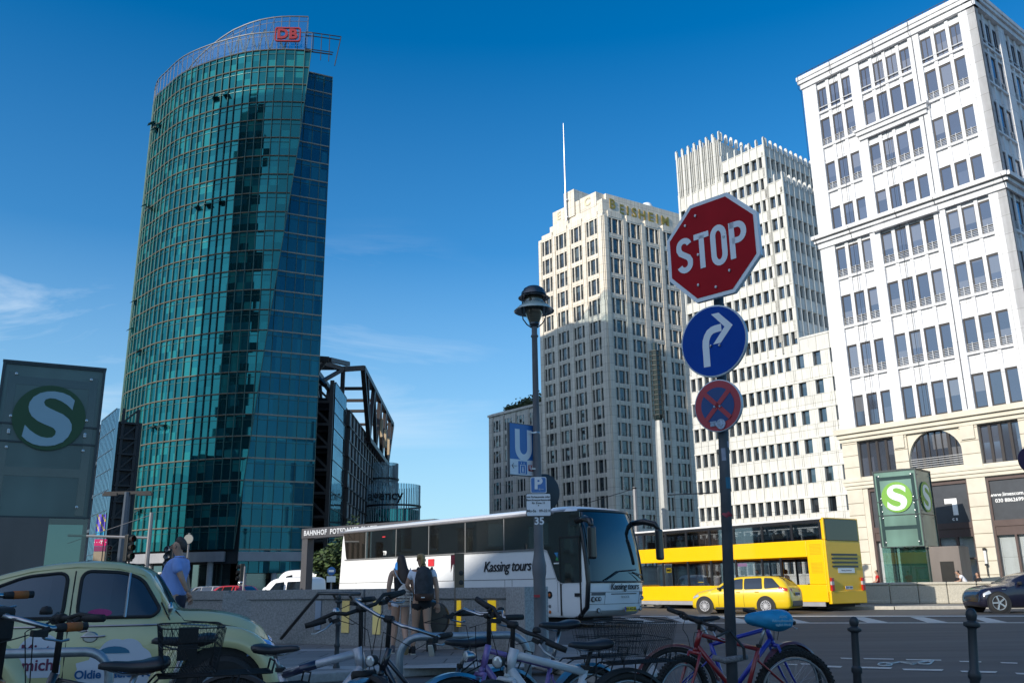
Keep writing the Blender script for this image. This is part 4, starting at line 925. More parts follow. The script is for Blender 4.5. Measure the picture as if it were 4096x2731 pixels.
# ---------------- vehicles
def wheel(parent,x,y,z,r,w,side,rimmat,spokes=10,rimr=.66,name='wheel',nut=0,hole=False):
    """tyre with rim as sub-part; side=-1: outer face towards -y"""
    o=MB().lathe([(r*rimr,-w/2),(r*.86,-w/2-.01),(r*.97,-w/2+.02),(r,-w/2+.05),(r,w/2-.05),(r*.97,w/2-.02),(r*.86,w/2),(r*rimr,w/2)],40,0,(0,0,0),'y').build(name,TYR,parent,smooth=40); o.location=(x,y,z)
    m=MB(); f=side*w/2
    if hole:
        m.lathe([(0,f*1.02),(r*.2,f*1.02),(r*.33,f*.8),(r*.55,f*.9),(r*.6,f*1.0),(r*.66,f*1.02),(r*.66,f*.6)],32,0,(0,0,0),'y')
        for k in range(8): a=2*math.pi*k/8; m.lathe([(0,0),(r*.075,0)],8,1,(r*.46*math.cos(a),f*.97,r*.46*math.sin(a)),'y')
    else:
        m.lathe([(0,f*1.0),(r*.14,f*1.0),(r*.16,f*.8)],20,0,(0,0,0),'y'); m.lathe([(r*.60,f*.75),(r*.63,f*1.02),(r*.68,f*1.02),(r*.68,f*.7)],32,0,(0,0,0),'y'); m.lathe([(0,f*.45),(r*.62,f*.45)],24,1,(0,0,0),'y')
        for k in range(spokes): a=2*math.pi*k/spokes; c,s=math.cos(a),math.sin(a); m.bar((r*.1*c,f*.9,r*.1*s),(r*.63*c,f*.92,r*.63*s),(.05 if spokes<12 else .026)*r/.33,.03,0,up=(0,1,0))
    m.build('rim',[rimmat,BLK],o,smooth=30); return o
def mkbody(st,nsub=6):
    """st: stations (x,ztop,belt,halfwidth,roofhalf,zbottom), interpolated smoothly"""
    xs=[s[0] for s in st]
    def S(x):
        x=max(xs[0],min(xs[-1]-1e-6,x)); i=max(j for j in range(len(xs)-1) if xs[j]<=x); f=(x-xs[i])/(xs[i+1]-xs[i])
        p=[st[max(0,i-1)],st[i],st[i+1],st[min(len(st)-1,i+2)]]
        r=[]
        for k in range(1,6):
            m1=(p[2][k]-p[0][k])/max(1e-6,(p[2][0]-p[0][0]))*(p[2][0]-p[1][0]); m2=(p[3][k]-p[1][k])/max(1e-6,(p[3][0]-p[1][0]))*(p[2][0]-p[1][0])
            f2,f3=f*f,f*f*f; r.append((2*f3-3*f2+1)*p[1][k]+(f3-2*f2+f)*m1+(-2*f3+3*f2)*p[2][k]+(f3-f2)*m2)
        return r
    def K(x):
        zt,b,w,wt,zb=S(x); b=min(b,zt-.1); h=b-zb
        return [(0,zb),(w*.88,zb),(w*.96,zb+.08*h+.02),(w,zb+.45*h),(w*.995,zb+.8*h),(w*.965,b),(w*.965+(wt-w*.965)*.45,b+(zt-b)*.45),(wt,zt-(zt-b)*.14-.01),(wt*.93,zt-(zt-b)*.05-.004),(wt*.75,zt-.012),(wt*.4,zt-.002),(0,zt)]
    def ys(x,z):
        k=K(x)[1:9]
        for (y0,z0),(y1,z1) in zip(k[:-1],k[1:]):
            if z0<=z<=z1: return y0+(y1-y0)*(z-z0)/max(1e-6,z1-z0)
        return k[-1][0] if z>k[-1][1] else k[0][0]
    n=[]; 
    for a,b in zip(xs[:-1],xs[1:]):
        c=max(2,int((b-a)/.07)); n+=[a+(b-a)*i/c for i in range(c)]
    n.append(xs[-1])
    secs=[]
    for x in n:
        k=K(x); secs.append([(x,-y,z) for y,z in k]+[(x,y,z) for y,z in k[-2:0:-1]])
    return secs,ys,lambda x:S(x)[0],K
def patch(ys,poly,side,off=.008,sub=6):
    """polygon (x,z) laid on the body side"""
    P=[]
    n=len(poly)
    for i in range(n):
        a,b=Vector(poly[i]),Vector(poly[(i+1)%n]); k=max(1,int((b-a).length/.07))
        P+=[a.lerp(b,j/k) for j in range(k)]
    c=sum(P,Vector((0,0)))/len(P); V=[];F=[]; R_=4
    for r in range(R_,0,-1): V+=[c.lerp(p,r/R_) for p in P]
    V.append(c); n=len(P)
    vs=[(v.x,side*(ys(v.x,v.y)+off),v.y) for v in V]
    for r in range(R_-1): F+=[(r*n+j,r*n+(j+1)%n,(r+1)*n+(j+1)%n,(r+1)*n+j) for j in range(n)]
    F+=[((R_-1)*n+j,(R_-1)*n+(j+1)%n,len(V)-1) for j in range(n)]
    return vs,F,[(v.x,side*(ys(v.x,v.y)+off),v.y) for v in P]
def rnd(poly,r=.05,k=4):
    o=[];n=len(poly)
    for i in range(n):
        p=Vector(poly[i]);a=(Vector(poly[i-1])-p);b=(Vector(poly[(i+1)%n])-p); ra=min(r,a.length*.45,b.length*.45); A=p+a.normalized()*ra;B=p+b.normalized()*ra
        for j in range(k+1):
            t=j/k; o.append(tuple((1-t)**2*A+2*t*(1-t)*p+t*t*B))
    return o
CARG=GL('car glass',(.01,.013,.016),(.6,.7,.78),.12,.03,var=.3,wav=.0)
def plate(parent,txt,Mx,w,h,bg,fg=(.02,.02,.02),eu=True,name='number_plate'):
    m=MB().xf(Mx); m.box(-w/2,w/2,-.012,0,-h/2,h/2,0); 
    if eu: m.box(-w/2,-w/2+.05*w/.52,-.015,-.012,-h/2,h/2,2)
    m.xf(Matrix()).me(text(txt,h*.85,.002,.002),Mx@TM(.02,-.014,0)@XZ,1)
    return m.build(name,[M('plate '+name+str(bg[2]),bg,.5,var=.02),M('plate ink',fg,.6,var=0),M('plate blue',(.02,.05,.35),.5,var=0)],parent)
def coach():
    a=hp(1358,2112,3.5);b=hp(2151,2029,3.5); ang=math.atan2(b.y-a.y,b.x-a.x)
    t=thing('tour_coach','long white tour coach with black window band and big black mirrors, parked side-on','coach',(a.x,a.y,-.12),ang)
    wh=M('coach white',(.78,.79,.8),.3,coat=.5,var=.02); gl=GL('coach glass',(.010,.010,.009),(.42,.44,.44),.22,.02,var=.3,cell=(.45,.1,.1),wav=.012); bk=M('coach black trim',(.012,.012,.014),.35,coat=.3)
    def plan(x0,x1,w0,bow,n=10):
        o=[(x0+.15,0+w0),(x1-.40,w0)]
        for i in range(n+1):
            tt=math.pi*i/n; yy=1.25-(1.25-w0)*math.cos(tt); o.append((x1-.40+.40*max(0,math.sin(tt))**.62*bow+.0,yy))
        o+=[(x1-.40,2.5-w0),(x0+.15,2.5-w0),(x0,2.3-w0),(x0,.2+w0)]
        return o
    Z=[(.3,13.7,.06,.75),(.36,13.97,.02,.9),(.5,14.12,.0,1),(1.0,14.22,0,1),(1.3,14.22,0,1),(2.2,14.12,.02,1),(3.0,13.95,.05,1),(3.4,13.8,.10,.95),(3.55,13.55,.22,.9),(3.62,13.1,.45,.8)]
    B=MB().loft([[(x,y,z) for x,y in plan(.0+(.05 if z>2 else 0),x1,w,bo)] for z,x1,w,bo in Z]); B.build('body',wh,t,smooth=35)
    # roof cap dark line
    m=MB()
    m.tube([(.1,.0,3.42),(12.6,.0,3.42),(13.05,.25,3.46)],.06,6); m.build('roof_trim',M('roof grey',(.25,.25,.27),.4,.2),t,smooth=True)
    def side(poly,o=-.012): return MB().ext(poly,o,.012)
    # window band, panes divided
    xs=[.35,2.05,4.13,6.19,8.28,10.3,12.15]
    m=MB(); m.ext(rnd([(.62,2.34),(12.1,2.34),(12.1,3.44),(.35,3.44)],.12),-.012,.012); band=m.build('window_band',gl,t)
    m=MB()
    for x in xs[1:-1]: m.box(x-.02,x+.02,-.02,-.013,2.34,3.42)
    m.box(.5,12.0,-.02,-.012,2.31,2.35); m.build('window_bar',M('window bar grey',(.2,.2,.2),.4),band)
    f=side(rnd([(12.1,2.34),(12.1,3.44),(13.75,3.40),(13.75,1.30),(13.2,1.30),(12.95,1.28),(12.75,1.36),(12.45,2.0),(12.3,2.28)],.05)).build('side_window',gl,t)
    m=MB().tube([(12.05,-.015,2.33),(12.3,-.015,2.26),(12.45,-.015,1.98),(12.72,-.015,1.36),(12.95,-.015,1.27)],.02,6); m.build('trim_curve',M('trim pale',(.5,.5,.5),.4),f)
    # door
    d=MB().box(12.86,12.9,-.03,.0,.35,2.62,0).box(13.68,13.72,-.03,0,.35,2.6,0); d.box(12.9,13.68,-.02,0,1.3,2.62,1)
    d.box(12.86,13.72,-.035,-.0,2.6,2.66,0); d.build('door',[bk,gl],t)
    # windscreen following the bow (proud by 1.5 cm)
    m=MB(); zs=[1.32,1.6,2.0,2.4,2.8,3.1,3.38]
    def fp(i,z,n=14,off=.015):
        import bisect
        ks=[k[0] for k in Z]; j=max(0,min(len(Z)-2,bisect.bisect(ks,z)-1)); q=(z-Z[j][0])/(Z[j+1][0]-Z[j][0]); x1=Z[j][1]*(1-q)+Z[j+1][1]*q; w0=Z[j][2]*(1-q)+Z[j+1][2]*q
        tt=math.pi*(.06+.88*i/n); yy=1.25-(1.25-w0)*math.cos(tt); return (x1-.40+.40*math.sin(tt)**.62+off,yy,z)
    m.loft([[fp(i,z) for i in range(15)] for z in zs],caps=False,closed=False); m.build('windscreen',GL('windscreen glass',(.012,.02,.022),(.45,.52,.55),.13,.02,var=.1,cell=(.1,.1,.1)),t,smooth=True)
    m=MB()
    m.tube([fp(0,z,14,.03) for z in (.32,.6,1.3,2,2.8,3.4)],.075,6); m.tube([fp(14,z,14,.03) for z in (1.3,2,2.8,3.4)],.045,6); m.tube([fp(i,3.42,14,.02) for i in range(15)],.06,6); m.tube([fp(i,1.31,14,.02) for i in range(15)],.03,6)
    m.build('pillar_trim',bk,t,smooth=True)
    w=MB(); w.tube([(14.25,.5,1.36),(14.27,1.1,1.62),(14.24,1.9,1.66)],.02,5); w.tube([(14.22,2.2,1.36),(14.26,1.7,1.6),(14.15,2.28,1.5)],.02,5); w.build('wiper',bk,t)
    # panels, seams, lamps
    m=MB()
    for x0,x1,z in ((.1,13.1,1.42),): m.box(x0,x1,-.004,.0,z,z+.018)
    for x in (1.4,7.6,10.3,10.65,12.72): m.box(x,x+.012,-.004,0,.45,1.42)
    m.box(7.6,7.65,-.004,0,1.42,2.3)
    m.tube([fp(i,1.02,14,.004) for i in range(15)],.006,4); m.tube([fp(i,.68,14,.004) for i in range(15)],.006,4)
    for i in (4,11): m.tube([fp(i,z,14,.004) for z in (.4,.7,1.02)],.006,4)
    m.build('panel_seam',M('seam grey',(.12,.12,.13),.6),t)
    for x,z in ((12.38,.95),(8.0,.95),(5.3,.95)): MB().lathe([(0,-.02),(.11,-.015),(.11,0)],18,0,(x,0,z),'y').lathe([(0,-.03),(.05,-.025),(.05,0)],12,1,(x,0,z),'y').build('side_lamp',[BLK,M('amber lens',(.5,.12,.02),.3)],t)
    MB().lathe([(0,-.02),(.05,-.015),(.05,0)],12,0,(12.38,0,.62),'y').build('side_lamp',CHR,t); MB().lathe([(0,-.02),(.05,-.015),(.05,0)],12,0,(12.38,0,.45),'y').build('side_lamp',M('amber lens',(.5,.12,.02),.3),t)
    MB().box(13.45,13.65,-.02,0,.9,1.0).build('door_handle',BLK,t)
    lens=M('lamp lens',(.5,.53,.55),.1,.3,coat=1)
    for i,z,r in ((1.6,.82,.075),(2.4,.83,.06),(3.0,.83,.06),(12.1,.83,.06),(12.7,.83,.06),(3.0,.5,.07),(11.9,.52,.07)):
        p=Vector(fp(i,z,14,.01)); MB().lathe([(0,.02),(r*.7,.02),(r*.75,.0)],16,0,p,'x').lathe([(r*.75,.005),(r,.012),(r,-.02)],16,1,p,'x').build('headlight',[lens,BLK],t,smooth=30)
    m=MB().loft([[fp(i,z,14,.008) for i in (1,2,3,4)] for z in (.93,1.01)],caps=False,closed=False).loft([[fp(i,z,14,.008) for i in (11,12,13)] for z in (.93,1.01)],caps=False,closed=False); m.build('lamp_strip',M('grey lens',(.2,.21,.22),.25,.3),t)
    m=MB().loft([[fp(i,z,14,.01) for i in (5,6,7,8,9,10)] for z in (.95,.975)],caps=False,closed=False); m.build('grille_slot',BLK,t)
    ink=M('lettering black',(.015,.015,.02),.5,var=0)
    MB().me(text('Kassing tours',.47,.004,.004,shear=.28,sp=.92),TM(10.4,-.016,1.84)@XZ).build('lettering',ink,t)
    MB().me(text('Kassing tours',.26,.003,.004,shear=.28,sp=.92),TM(14.245,1.35,1.17)@RZ(R(90))@XZ).build('lettering',ink,t)
    MB().me(text('TRVOOL',.1,.0,.003),TM(14.245,1.35,.87)@RZ(R(90))@XZ).build('lettering',M('badge grey',(.3,.3,.28),.4),t)
    MB().me(text('50',.1,.0,.003),TM(14.10,.32,1.15)@RZ(R(83))@XZ).build('lettering',ink,t)
    plate(t,'BX-XG-66',TM(14.25,1.55,.52)@RZ(R(90)),.52,.13,(.75,.5,.02))
    MB().ext(rnd([(4.05,1.9),(4.1,2.1),(4.25,2.2),(4.4,2.1),(4.45,1.9),(4.25,1.6)],.06),-.012,0).build('side_logo',M('logo blue',(.02,.15,.45),.5),t)
    MB().box(6.15,6.5,-.01,0,1.95,2.2).build('side_logo',M('logo red small',(.6,.03,.04),.5),t)
    MB().me(text('T9',.2,.01,.003),TM(3.4,-.02,2.5)@XZ).build('side_logo',WHT,t); MB().box(3.2,3.4,-.02,-.012,3.1,3.14).build('side_logo',M('logo red small',(.6,.03,.04),.5),t)
    MB().add([(12.62,-.014,2.2),(12.8,-.014,2.2),(12.8,-.014,2.0)],[(0,1,2)],0).add([(12.8,-.014,2.2),(12.8,-.014,1.95),(12.68,-.014,1.98)],[(0,1,2)],1).box(12.6,12.82,-.014,-.012,1.86,1.9,2).build('window_sticker',[M('logo blue2',(.05,.25,.5),.5),M('logo green',(.05,.3,.1),.5),WHT],f)
    # mirrors
    def mir(y0,s):
        m=MB().tube([(13.6,y0,3.1),(14.05,y0-.12*s,3.15),(14.4,y0-.25*s,3.05),(14.5,y0-.3*s,2.85)],[.09,.1,.1,.07],8)
        m.build('mirror_arm',bk,t,smooth=True)
        m=MB().box(14.4,14.58,y0-.3*s-.13,y0-.3*s+.13,1.95,2.9); m.build('wing_mirror',bk,t,bevel=.06)
    mir(.0,1); mir(2.5,-1)
    for x in (2.9,4.2,11.2):
        for y in (.16,2.34): wheel(t,x,y,.5,.5,.28,-1 if y<1 else 1,M('steel rim',(.35,.35,.36),.4,.7),hole=True)
    MB().box(1,12.9,.25,2.25,.12,.5).build('underframe',BLK,t)
    MB().box(10.7,11.7,-.003,.02,.3,.98).build('wheel_arch',BLK,t)
coach()
def double_decker():
    a=hp(3289,2061,3.95);b=hp(2590,2119,3.95); ang=math.atan2(b.y-a.y,b.x-a.x); a=a+Vector((math.sin(ang),-math.cos(ang),0))*2.55
    t=thing('double_decker_bus','yellow double-decker city bus seen from its rear corner at the far kerb','bus',(a.x,a.y,-.12),ang)
    ye=M('bus yellow',(.86,.49,.0),.35,coat=.4,var=.02); bk=M('bus black trim',(.015,.015,.018),.35,coat=.3); tg=TG('bus tinted glass',(.72,.74,.76),.05); L=13.2; W_=2.55; gy=M('bus skirt grey',(.3,.3,.31),.5)
    z0,z1,z2,z3,z4,z5=.38,1.12,2.32,3.05,3.92,4.02
    b=MB()
    for y in (0,W_-.06):
        b.box(.12,L,y,y+.06,z0,z1); b.box(.12,1.02,y,y+.06,z1,z3); b.box(1.02,L,y,y+.06,z2,z3); b.box(0.05,.2,y,y+.06,z3,z4)
    b.box(.0,.12,0.0,W_,z0-.05,3.02); b.box(.0,.1,0,.12,3.02,4.0); b.box(.0,.1,W_-.12,W_,3.02,4.0); b.box(.0,.1,.12,W_-.12,3.92,4.0); b.box(-.05,.12,0,W_,z0-.08,.85)
    b.box(.2,L,.06,W_-.06,z2+.1,z2+.3); b.box(.1,L,.06,W_-.06,z0,z0+.1); b.box(L-.06,L,0,W_,z0,1.2)
    b.build('body',ye,t,bevel=.035)
    MB().box(.1,L,.0,W_,z4,z5).build('roof',M('bus roof white',(.8,.8,.8),.4),t,bevel=.05)
    m=MB()
    for y in (-.004,W_-.06): m.box(.12,L,y,y+.06,z4-.12,z4); 
    for y in (-.004,W_-.056):
        for x in (.2,1.75,3.45,5.2,6.8,8.4,9.9,11.6): m.box(x-.06,x+.06,y,y+.06,z3,z4-.12)
        for x in (2.5,3.6,5.2,6.8,8.4,10.2,12): m.box(x-.05,x+.05,y,y+.06,z1,z2)
    m.box(1.02,2.5,-.004,.03,z1,z2); m.box(1.02,12,-.006,.02,z2-.14,z2); m.build('window_frame',bk,t)
    for y in (.02,W_-.04):
        xs=[.2,1.75,3.45,5.2,6.8,8.4,9.9,11.6,13.1]
        for p,q in zip(xs[:-1],xs[1:]): MB().box(p+.06,q-.06,y,y+.01,z3,z4-.12).build('upper_window',tg,t)
        xs=[2.5,3.6,5.2,6.8,8.4,10.2,12]
        for p,q in zip(xs[:-1],xs[1:]): MB().box(p+.05,q-.05,y,y+.01,z1,z2-.14).build('lower_window',tg,t)
    MB().box(-.02,.03,.1,W_-.1,3.0,3.95).build('rear_window',GL('bus rear glass',(.015,.015,.015),(.5,.48,.42),.06,.02,var=.1,wav=.0),t,bevel=.02)
    # seats
    st=M('bus seat dark',(.03,.03,.035),.7)
    for k in range(13):
        for y in (.25,1.6):
            s=MB().box(0,.08,0,.7,0,.62).box(.08,.5,0,.7,-.05,.05).tube([(.04,.1,.6),(.04,.2,.7),(.04,.5,.7),(.04,.6,.6)],.02,5); o=s.build('seat',st,t,bevel=.03); o.location=(1.3+k*.85,y,2.62+.2)
    for k in range(6):
        s=MB().box(0,.08,0,.7,0,.6).box(.08,.5,0,.7,-.05,.05); o=s.build('seat',st,t,bevel=.03); o.location=(3.8+k*1.1,.9,.95)
    yr=M('handrail yellow',(.85,.6,.02),.4)
    m=MB(); m.tube([(2.3,.15,3.05),(2.3,.15,3.2),(1.6,.15,3.2)],.03,6)
    for x in (4.2,5.9,7.4,9.2): m.tube([(x,.3,.7),(x,.3,2.2)],.025,6); m.tube([(x,.3,1.3),(x+1.0,.3,1.3),(x+1.0,.3,.9)],.025,6)
    m.build('grab_rail',yr,t,smooth=True)
    for k,(x,y,c) in enumerate(((3.9,.5,(.6,.6,.62)),(5.0,1.3,(.05,.05,.06)),(6.6,.5,(.04,.04,.05)),(7.9,.9,(.5,.5,.55)))):
        p=MB().loft([[(.13*math.cos(q)*s,.2*math.sin(q)*s,z) for q in [i*.785 for i in range(8)]] for z,s in ((0,.9),(.3,1.05),(.5,1.),(.58,.4))]).lathe([(0,0),(.08,.03),(.1,.12),(.08,.22),(0,.25)],10,1,(0,0,.6)); o=p.build('person',[M('bus rider %d'%k,c,.8),M('rider head',(.12,.07,.05),.8)],None,smooth=True); 
        o.matrix_world=TM(a.x,a.y,-.12)@RZ(ang)@TM(x,y,1.0)
        tag(o,['seated rider in pale clothes behind the lower rear bus window','dark-clothed rider in the middle of the bus lower deck','dark-clothed rider at the bus window beside the sign pole','rider in grey further forward on the bus lower deck'][k],'person','riders on the lower deck of the bus')
    # rear details
    m=MB()
    for i in range(4): m.box(-.03,-.0,.35,2.2,1.85+i*.17,1.93+i*.17)
    m.build('rear_louvre',bk,t)
    for y in (.08,2.3): MB().box(-.08,-.0,y,y+.17,.85,1.1,0).box(-.08,0,y,y+.17,1.1,1.25,1).box(-.08,0,y,y+.17,1.25,1.4,0).build('tail_light',[M('tail red',(.45,.01,.01),.25,coat=.6),M('tail white',(.4,.38,.38),.25)],t)
    RB=RZ(R(-90))  # rear faces -x
    plate(t,'B-V 3369',TM(-.06,1.25,.98)@RB,.52,.13,(.75,.75,.75))
    m=MB().xf(TM(-.012,1.25,1.72)@RB).box(-.6,.6,-.006,0,-.11,.11,0); m.xf(Matrix()); m.me(text('Fahrzeug schwenkt aus',.08,.002,.002),TM(-.02,1.25,1.72)@RB@XZ,1); m.build('rear_sticker',[WHT,M('ink grey',(.2,.2,.2),.6)],t)
    m=MB()
    for r0 in ((2.45,8),(3.02-.0,0)): pass
    for i in range(8): m.box(.25,.85,W_,W_+.01,2.42+i*.06,2.44+i*.06)
    for i in range(8): m.box(.25,.85,W_,W_+.01,1.62+i*.06,1.64+i*.06)
    m.build('side_grille',M('grille ochre',(.5,.33,.0),.5),t)
    MB().box(.3,L,-.0,.05,.2,.38).box(.3,L,W_-.05,W_,.2,.38).build('skirt',gy,t)
    m=MB().box(9.7,10.1,W_-.14,W_-.12,1.8,2.05).xf(Matrix()); m.build('line_sign',yr,t); MB().me(text('M48',.16,.004,.002),TM(9.9,W_-.11,1.92)@RZ(R(180))@XZ).build('line_number',BLK,t)
    MB().box(4.6,5.3,W_-.12,W_-.1,2.0,2.15).build('pink_card',M('pink card',(.6,.05,.35),.5),t)
    for x in (2.7,4.1,10.8):
        for y in (.16,W_-.16): wheel(t,x,y,.5,.5,.28,-1 if y<1 else 1,M('steel rim',(.35,.35,.36),.4,.7),hole=True)
    MB().box(.4,L-.3,.3,W_-.3,.15,.4).build('underframe',BLK,t)
    MB().box(.15,1.0,.02,W_-.02,3.02,3.9).build('rear_bulkhead',M('bulkhead grey',(.06,.06,.065),.6),t) if False else None
double_decker()
EST=[(-1.02,.62,.5,.62,.55,.38),(-.98,.9,.8,.80,.70,.3),(-.9,1.06,.95,.86,.70,.22),(-.62,1.36,.99,.89,.63,.2),(-.3,1.47,.99,.9,.61,.19),(.4,1.5,.97,.91,.62,.18),(1.2,1.485,.95,.91,.62,.18),(1.7,1.38,.94,.91,.60,.18),(2.3,1.06,.92,.91,.62,.18),(2.65,.97,.85,.9,.7,.19),(3.05,.87,.74,.86,.66,.2),(3.25,.72,.6,.78,.6,.22),(3.33,.5,.42,.62,.5,.26)]
def car(name,label,cat,loc,rz,st,paint,wins,wb=2.65,r=.32,spokes=10,rear=None,plt=None,group=None,handles=(),rimm=None,lights=None,arch=.39):
    t=thing(name,label,cat,loc,rz,group); secs,ys,zt,K=mkbody(st); b=MB().loft(secs).build('body',paint,t,smooth=50)
    for s in (-1,1):
        for poly in wins:
            vs,F,edge=patch(ys,rnd(poly,.05),s); o=MB().add(vs,F).build('window',CARG,t,smooth=True)
            MB().tube(edge,.010,5,closed=True).build('window_seal',BLK,o)
        for x in (0,wb):
            y=ys(x,.5); MB().lathe([(0,0),(arch,0.0)],28,0,(x,s*(y+.022),.33),'y').build('wheel_arch',BLK,t)
            wheel(t,x,s*(y-.055),r,r,.2,s,rimm or M('alloy',(.62,.62,.64),.25,.8),spokes)
        for x,z in handles: y=ys(x,z); MB().tube([(x-.09,s*(y+.02),z),(x-.05,s*(y+.035),z+.005),(x+.05,s*(y+.035),z+.005),(x+.09,s*(y+.02),z)],.012,6).build('door_handle',paint,t)
        x=1.95; y=ys(x,1.0); MB().loft([[(x+dx,s*(y+dy),1.0+dz) for dx,dz in ((-.05,-.05),(.06,-.04),(.07,.05),(-.04,.07))] for dy in (.03,.2)]).build('door_mirror',BLK,t,bevel=.02)
    return t,ys,zt,K
def topglass(t,K,xa,xb,f,name='rear_window'):
    m=MB(); n=8; rows=[]
    for i in range(n+1):
        x=xa+(xb-xa)*i/n; k=K(x); w=k[7][0]*f; z=k[9][1]; rows.append([(x-.004,-w+.0,k[7][1]+.012),(x,-w*.6,z+.012),(x,0,k[11][1]+.012),(x,w*.6,z+.012),(x-.004,w,k[7][1]+.012)])
    m.loft(rows,caps=False,closed=False); m.build(name,CARG,t,smooth=True)
def small_cars():
    yp=M('taxi yellow',(.72,.49,.01),.3,coat=.7,var=.02)
    rw=hp(3057,2455,-.12); ang=math.atan2(math.cos(R(-55)),math.sin(R(-55)))
    n=Vector((math.cos(ang-math.pi/2),math.sin(ang-math.pi/2)))  # towards viewer side? adjust half width
    c=Vector((rw.x,rw.y))-Vector((-math.sin(ang),math.cos(ang)))*(.85)
    left=Vector((-math.sin(ang),math.cos(ang)))
    c=Vector((rw.x,rw.y))-left*.85
    wins=[[(.95,.98),(1.72,.99),(1.35,1.36),(1.0,1.4)],[(.12,.99),(.88,.98),(.92,1.4),(.2,1.42)],[(-.62,1.05),(.02,1.0),(.08,1.42),(-.25,1.4)],[(1.8,1.0),(2.05,1.0),(1.75,1.22)]]
    t,ys,zt,K=car('estate_car','bright yellow estate car passing between the sign pole and the bus','car',(c.x+.12,c.y,-.12),ang,EST,yp,wins,handles=((.35,.87),(1.15,.86)),spokes=14,rimm=M('alloy bright',(.75,.75,.78),.25,.6))
    topglass(t,K,-.86,-.45,.92)
    red=M('tail red',(.45,.01,.01),.25,coat=.6)
    for s in (-1,1):
        vs,F,e=patch(ys,rnd([(-.93,.88),(-.5,.98),(-.62,1.06),(-.9,1.0)],.03),s,.02); MB().add(vs,F).build('tail_light',red,t,smooth=True)
        MB().box(-1.0,-.93,s*.5 if s<0 else .5-.0,s*.5+ (.28 if s>0 else -.28) if s>0 else -.5,.86,.98) if False else MB().loft([[(-1.0,s*.48,.87),(-.98,s*.48,.99),(-.93,s*.48,.99)],[(-.93,s*.80,.87),(-.91,s*.79,1.0),(-.86,s*.79,1.0)]]).build('tail_light',red,t)
        vs,F,e=patch(ys,rnd([(2.9,.70),(3.22,.60),(3.2,.70),(2.95,.80)],.03),s,.012); MB().add(vs,F).build('headlight',M('lamp lens',(.5,.53,.55),.1,.3,coat=1),t,smooth=True)
        vs,F,e=patch(ys,[(.5,.2),(2.2,.2),(2.2,.27),(.5,.27)],s,.01); MB().add(vs,F).build('sill',M('sill grey',(.08,.08,.08),.6),t)
        for x in (.92,2.02): MB().tube([(x,s*(ys(x,z)+.003),z) for z in (.3,.5,.7,.93)],.006,4).build('door_seam',BLK,t)
    MB().loft([[(-1.03,y,.3),(-1.03,y,.52),(-.9,y,.56),(-.85,y,.26)] for y in (-.62,.62)]).build('bumper',M('bumper grey',(.06,.06,.06),.5),t,bevel=.03)
    plate(t,'IK-UA 2008',TM(-1.035,0,.78)@RZ(R(-90)),.52,.12,(.3,.34,.45))
    # black saloon at the right edge
    rr_=Matrix(); fw=hp(4002,2452,-.12); ang2=math.atan2(math.cos(R(-88)),math.sin(R(-88)))
    st=[(-1.0,.6,.5,.6,.5,.38),(-.95,.9,.8,.82,.7,.3),(-.5,1.05,.95,.9,.66,.2),(0,1.25,.99,.91,.6,.18),(.5,1.38,.98,.92,.58,.18),(1.2,1.4,.96,.92,.6,.18),(1.8,1.25,.95,.92,.6,.18),(2.2,1.02,.93,.92,.64,.18),(2.6,.95,.86,.91,.72,.19),(3.05,.86,.74,.87,.7,.2),(3.25,.72,.6,.78,.6,.24),(3.33,.5,.42,.6,.5,.28)]
    s=1.08; off=Vector((math.cos(ang2),math.sin(ang2)))*2.75*s; c=Vector((fw.x,fw.y+.9))-off
    t,ys,zt,K=car('dark_saloon_car','dark navy saloon car entering at the right edge','car',(c.x,c.y,-.12),ang2,st,M('navy paint',(.008,.008,.02),.25,coat=.8,var=0),[[(.0,1.0),(.85,.99),(.8,1.3),(.35,1.3)],[(.95,.99),(1.75,.99),(1.4,1.28),(.95,1.32)]],wb=2.75,r=.36,spokes=5,handles=((.3,.88),(1.2,.88)),arch=.42); t.scale=(s,s,s)
    for sd in (-1,1):
        vs,F,e=patch(ys,rnd([(2.95,.68),(3.22,.6),(3.2,.68),(3.0,.78)],.03),sd,.012); MB().add(vs,F).build('headlight',M('lamp lens',(.5,.53,.55),.1,.3,coat=1),t,smooth=True)
        MB().box(2.45,2.58,sd*(ys(2.5,.82)+.01)-.005,sd*(ys(2.5,.82)+.01)+.005,.80,.83).build('wing_badge',CHR,t)
    # white vans across the square
    VAN=[(-.9,.6,.5,.6,.5,.38),(-.88,1.5,.95,.85,.72,.3),(-.8,1.78,1.02,.87,.74,.25),(-.3,1.84,1.02,.88,.74,.2),(1.2,1.82,1.0,.88,.72,.2),(1.7,1.68,1.0,.88,.7,.2),(2.25,1.2,.98,.88,.68,.2),(2.7,1.05,.92,.87,.72,.2),(3.1,.9,.8,.82,.66,.22),(3.2,.6,.5,.6,.5,.28)]
    wp=M('van white',(.78,.79,.8),.35,coat=.4,var=.02)
    p=hp(1240,2428,-.12); p=at(1215,2380,50.); ang3=math.atan2(math.cos(R(-68)),math.sin(R(-68)))
    t,ys,zt,K=car('white_van','small white van with rear window, right of the tall van beyond the parapet','van',(p.x,50,-.12),ang3,VAN,wp,[[(-.6,1.08),(.55,1.06),(.55,1.6),(-.6,1.62)],[(.75,1.06),(1.75,1.05),(1.3,1.55),(.75,1.6)],[(1.85,1.05),(2.1,1.04),(1.9,1.25)]],wb=2.6,r=.31)
    MB().add([(-.885,-.62,1.05),(-.885,.62,1.05),(-.84,.56,1.62),(-.84,-.56,1.62)],[(0,1,2,3)]).build('rear_window',CARG,t)
    p=at(1120,2350,66.); VN2=[(x,z*1.38 if z>.7 else z,b*1.3,w*1.08,wt*1.1,zb) for x,z,b,w,wt,zb in VAN]
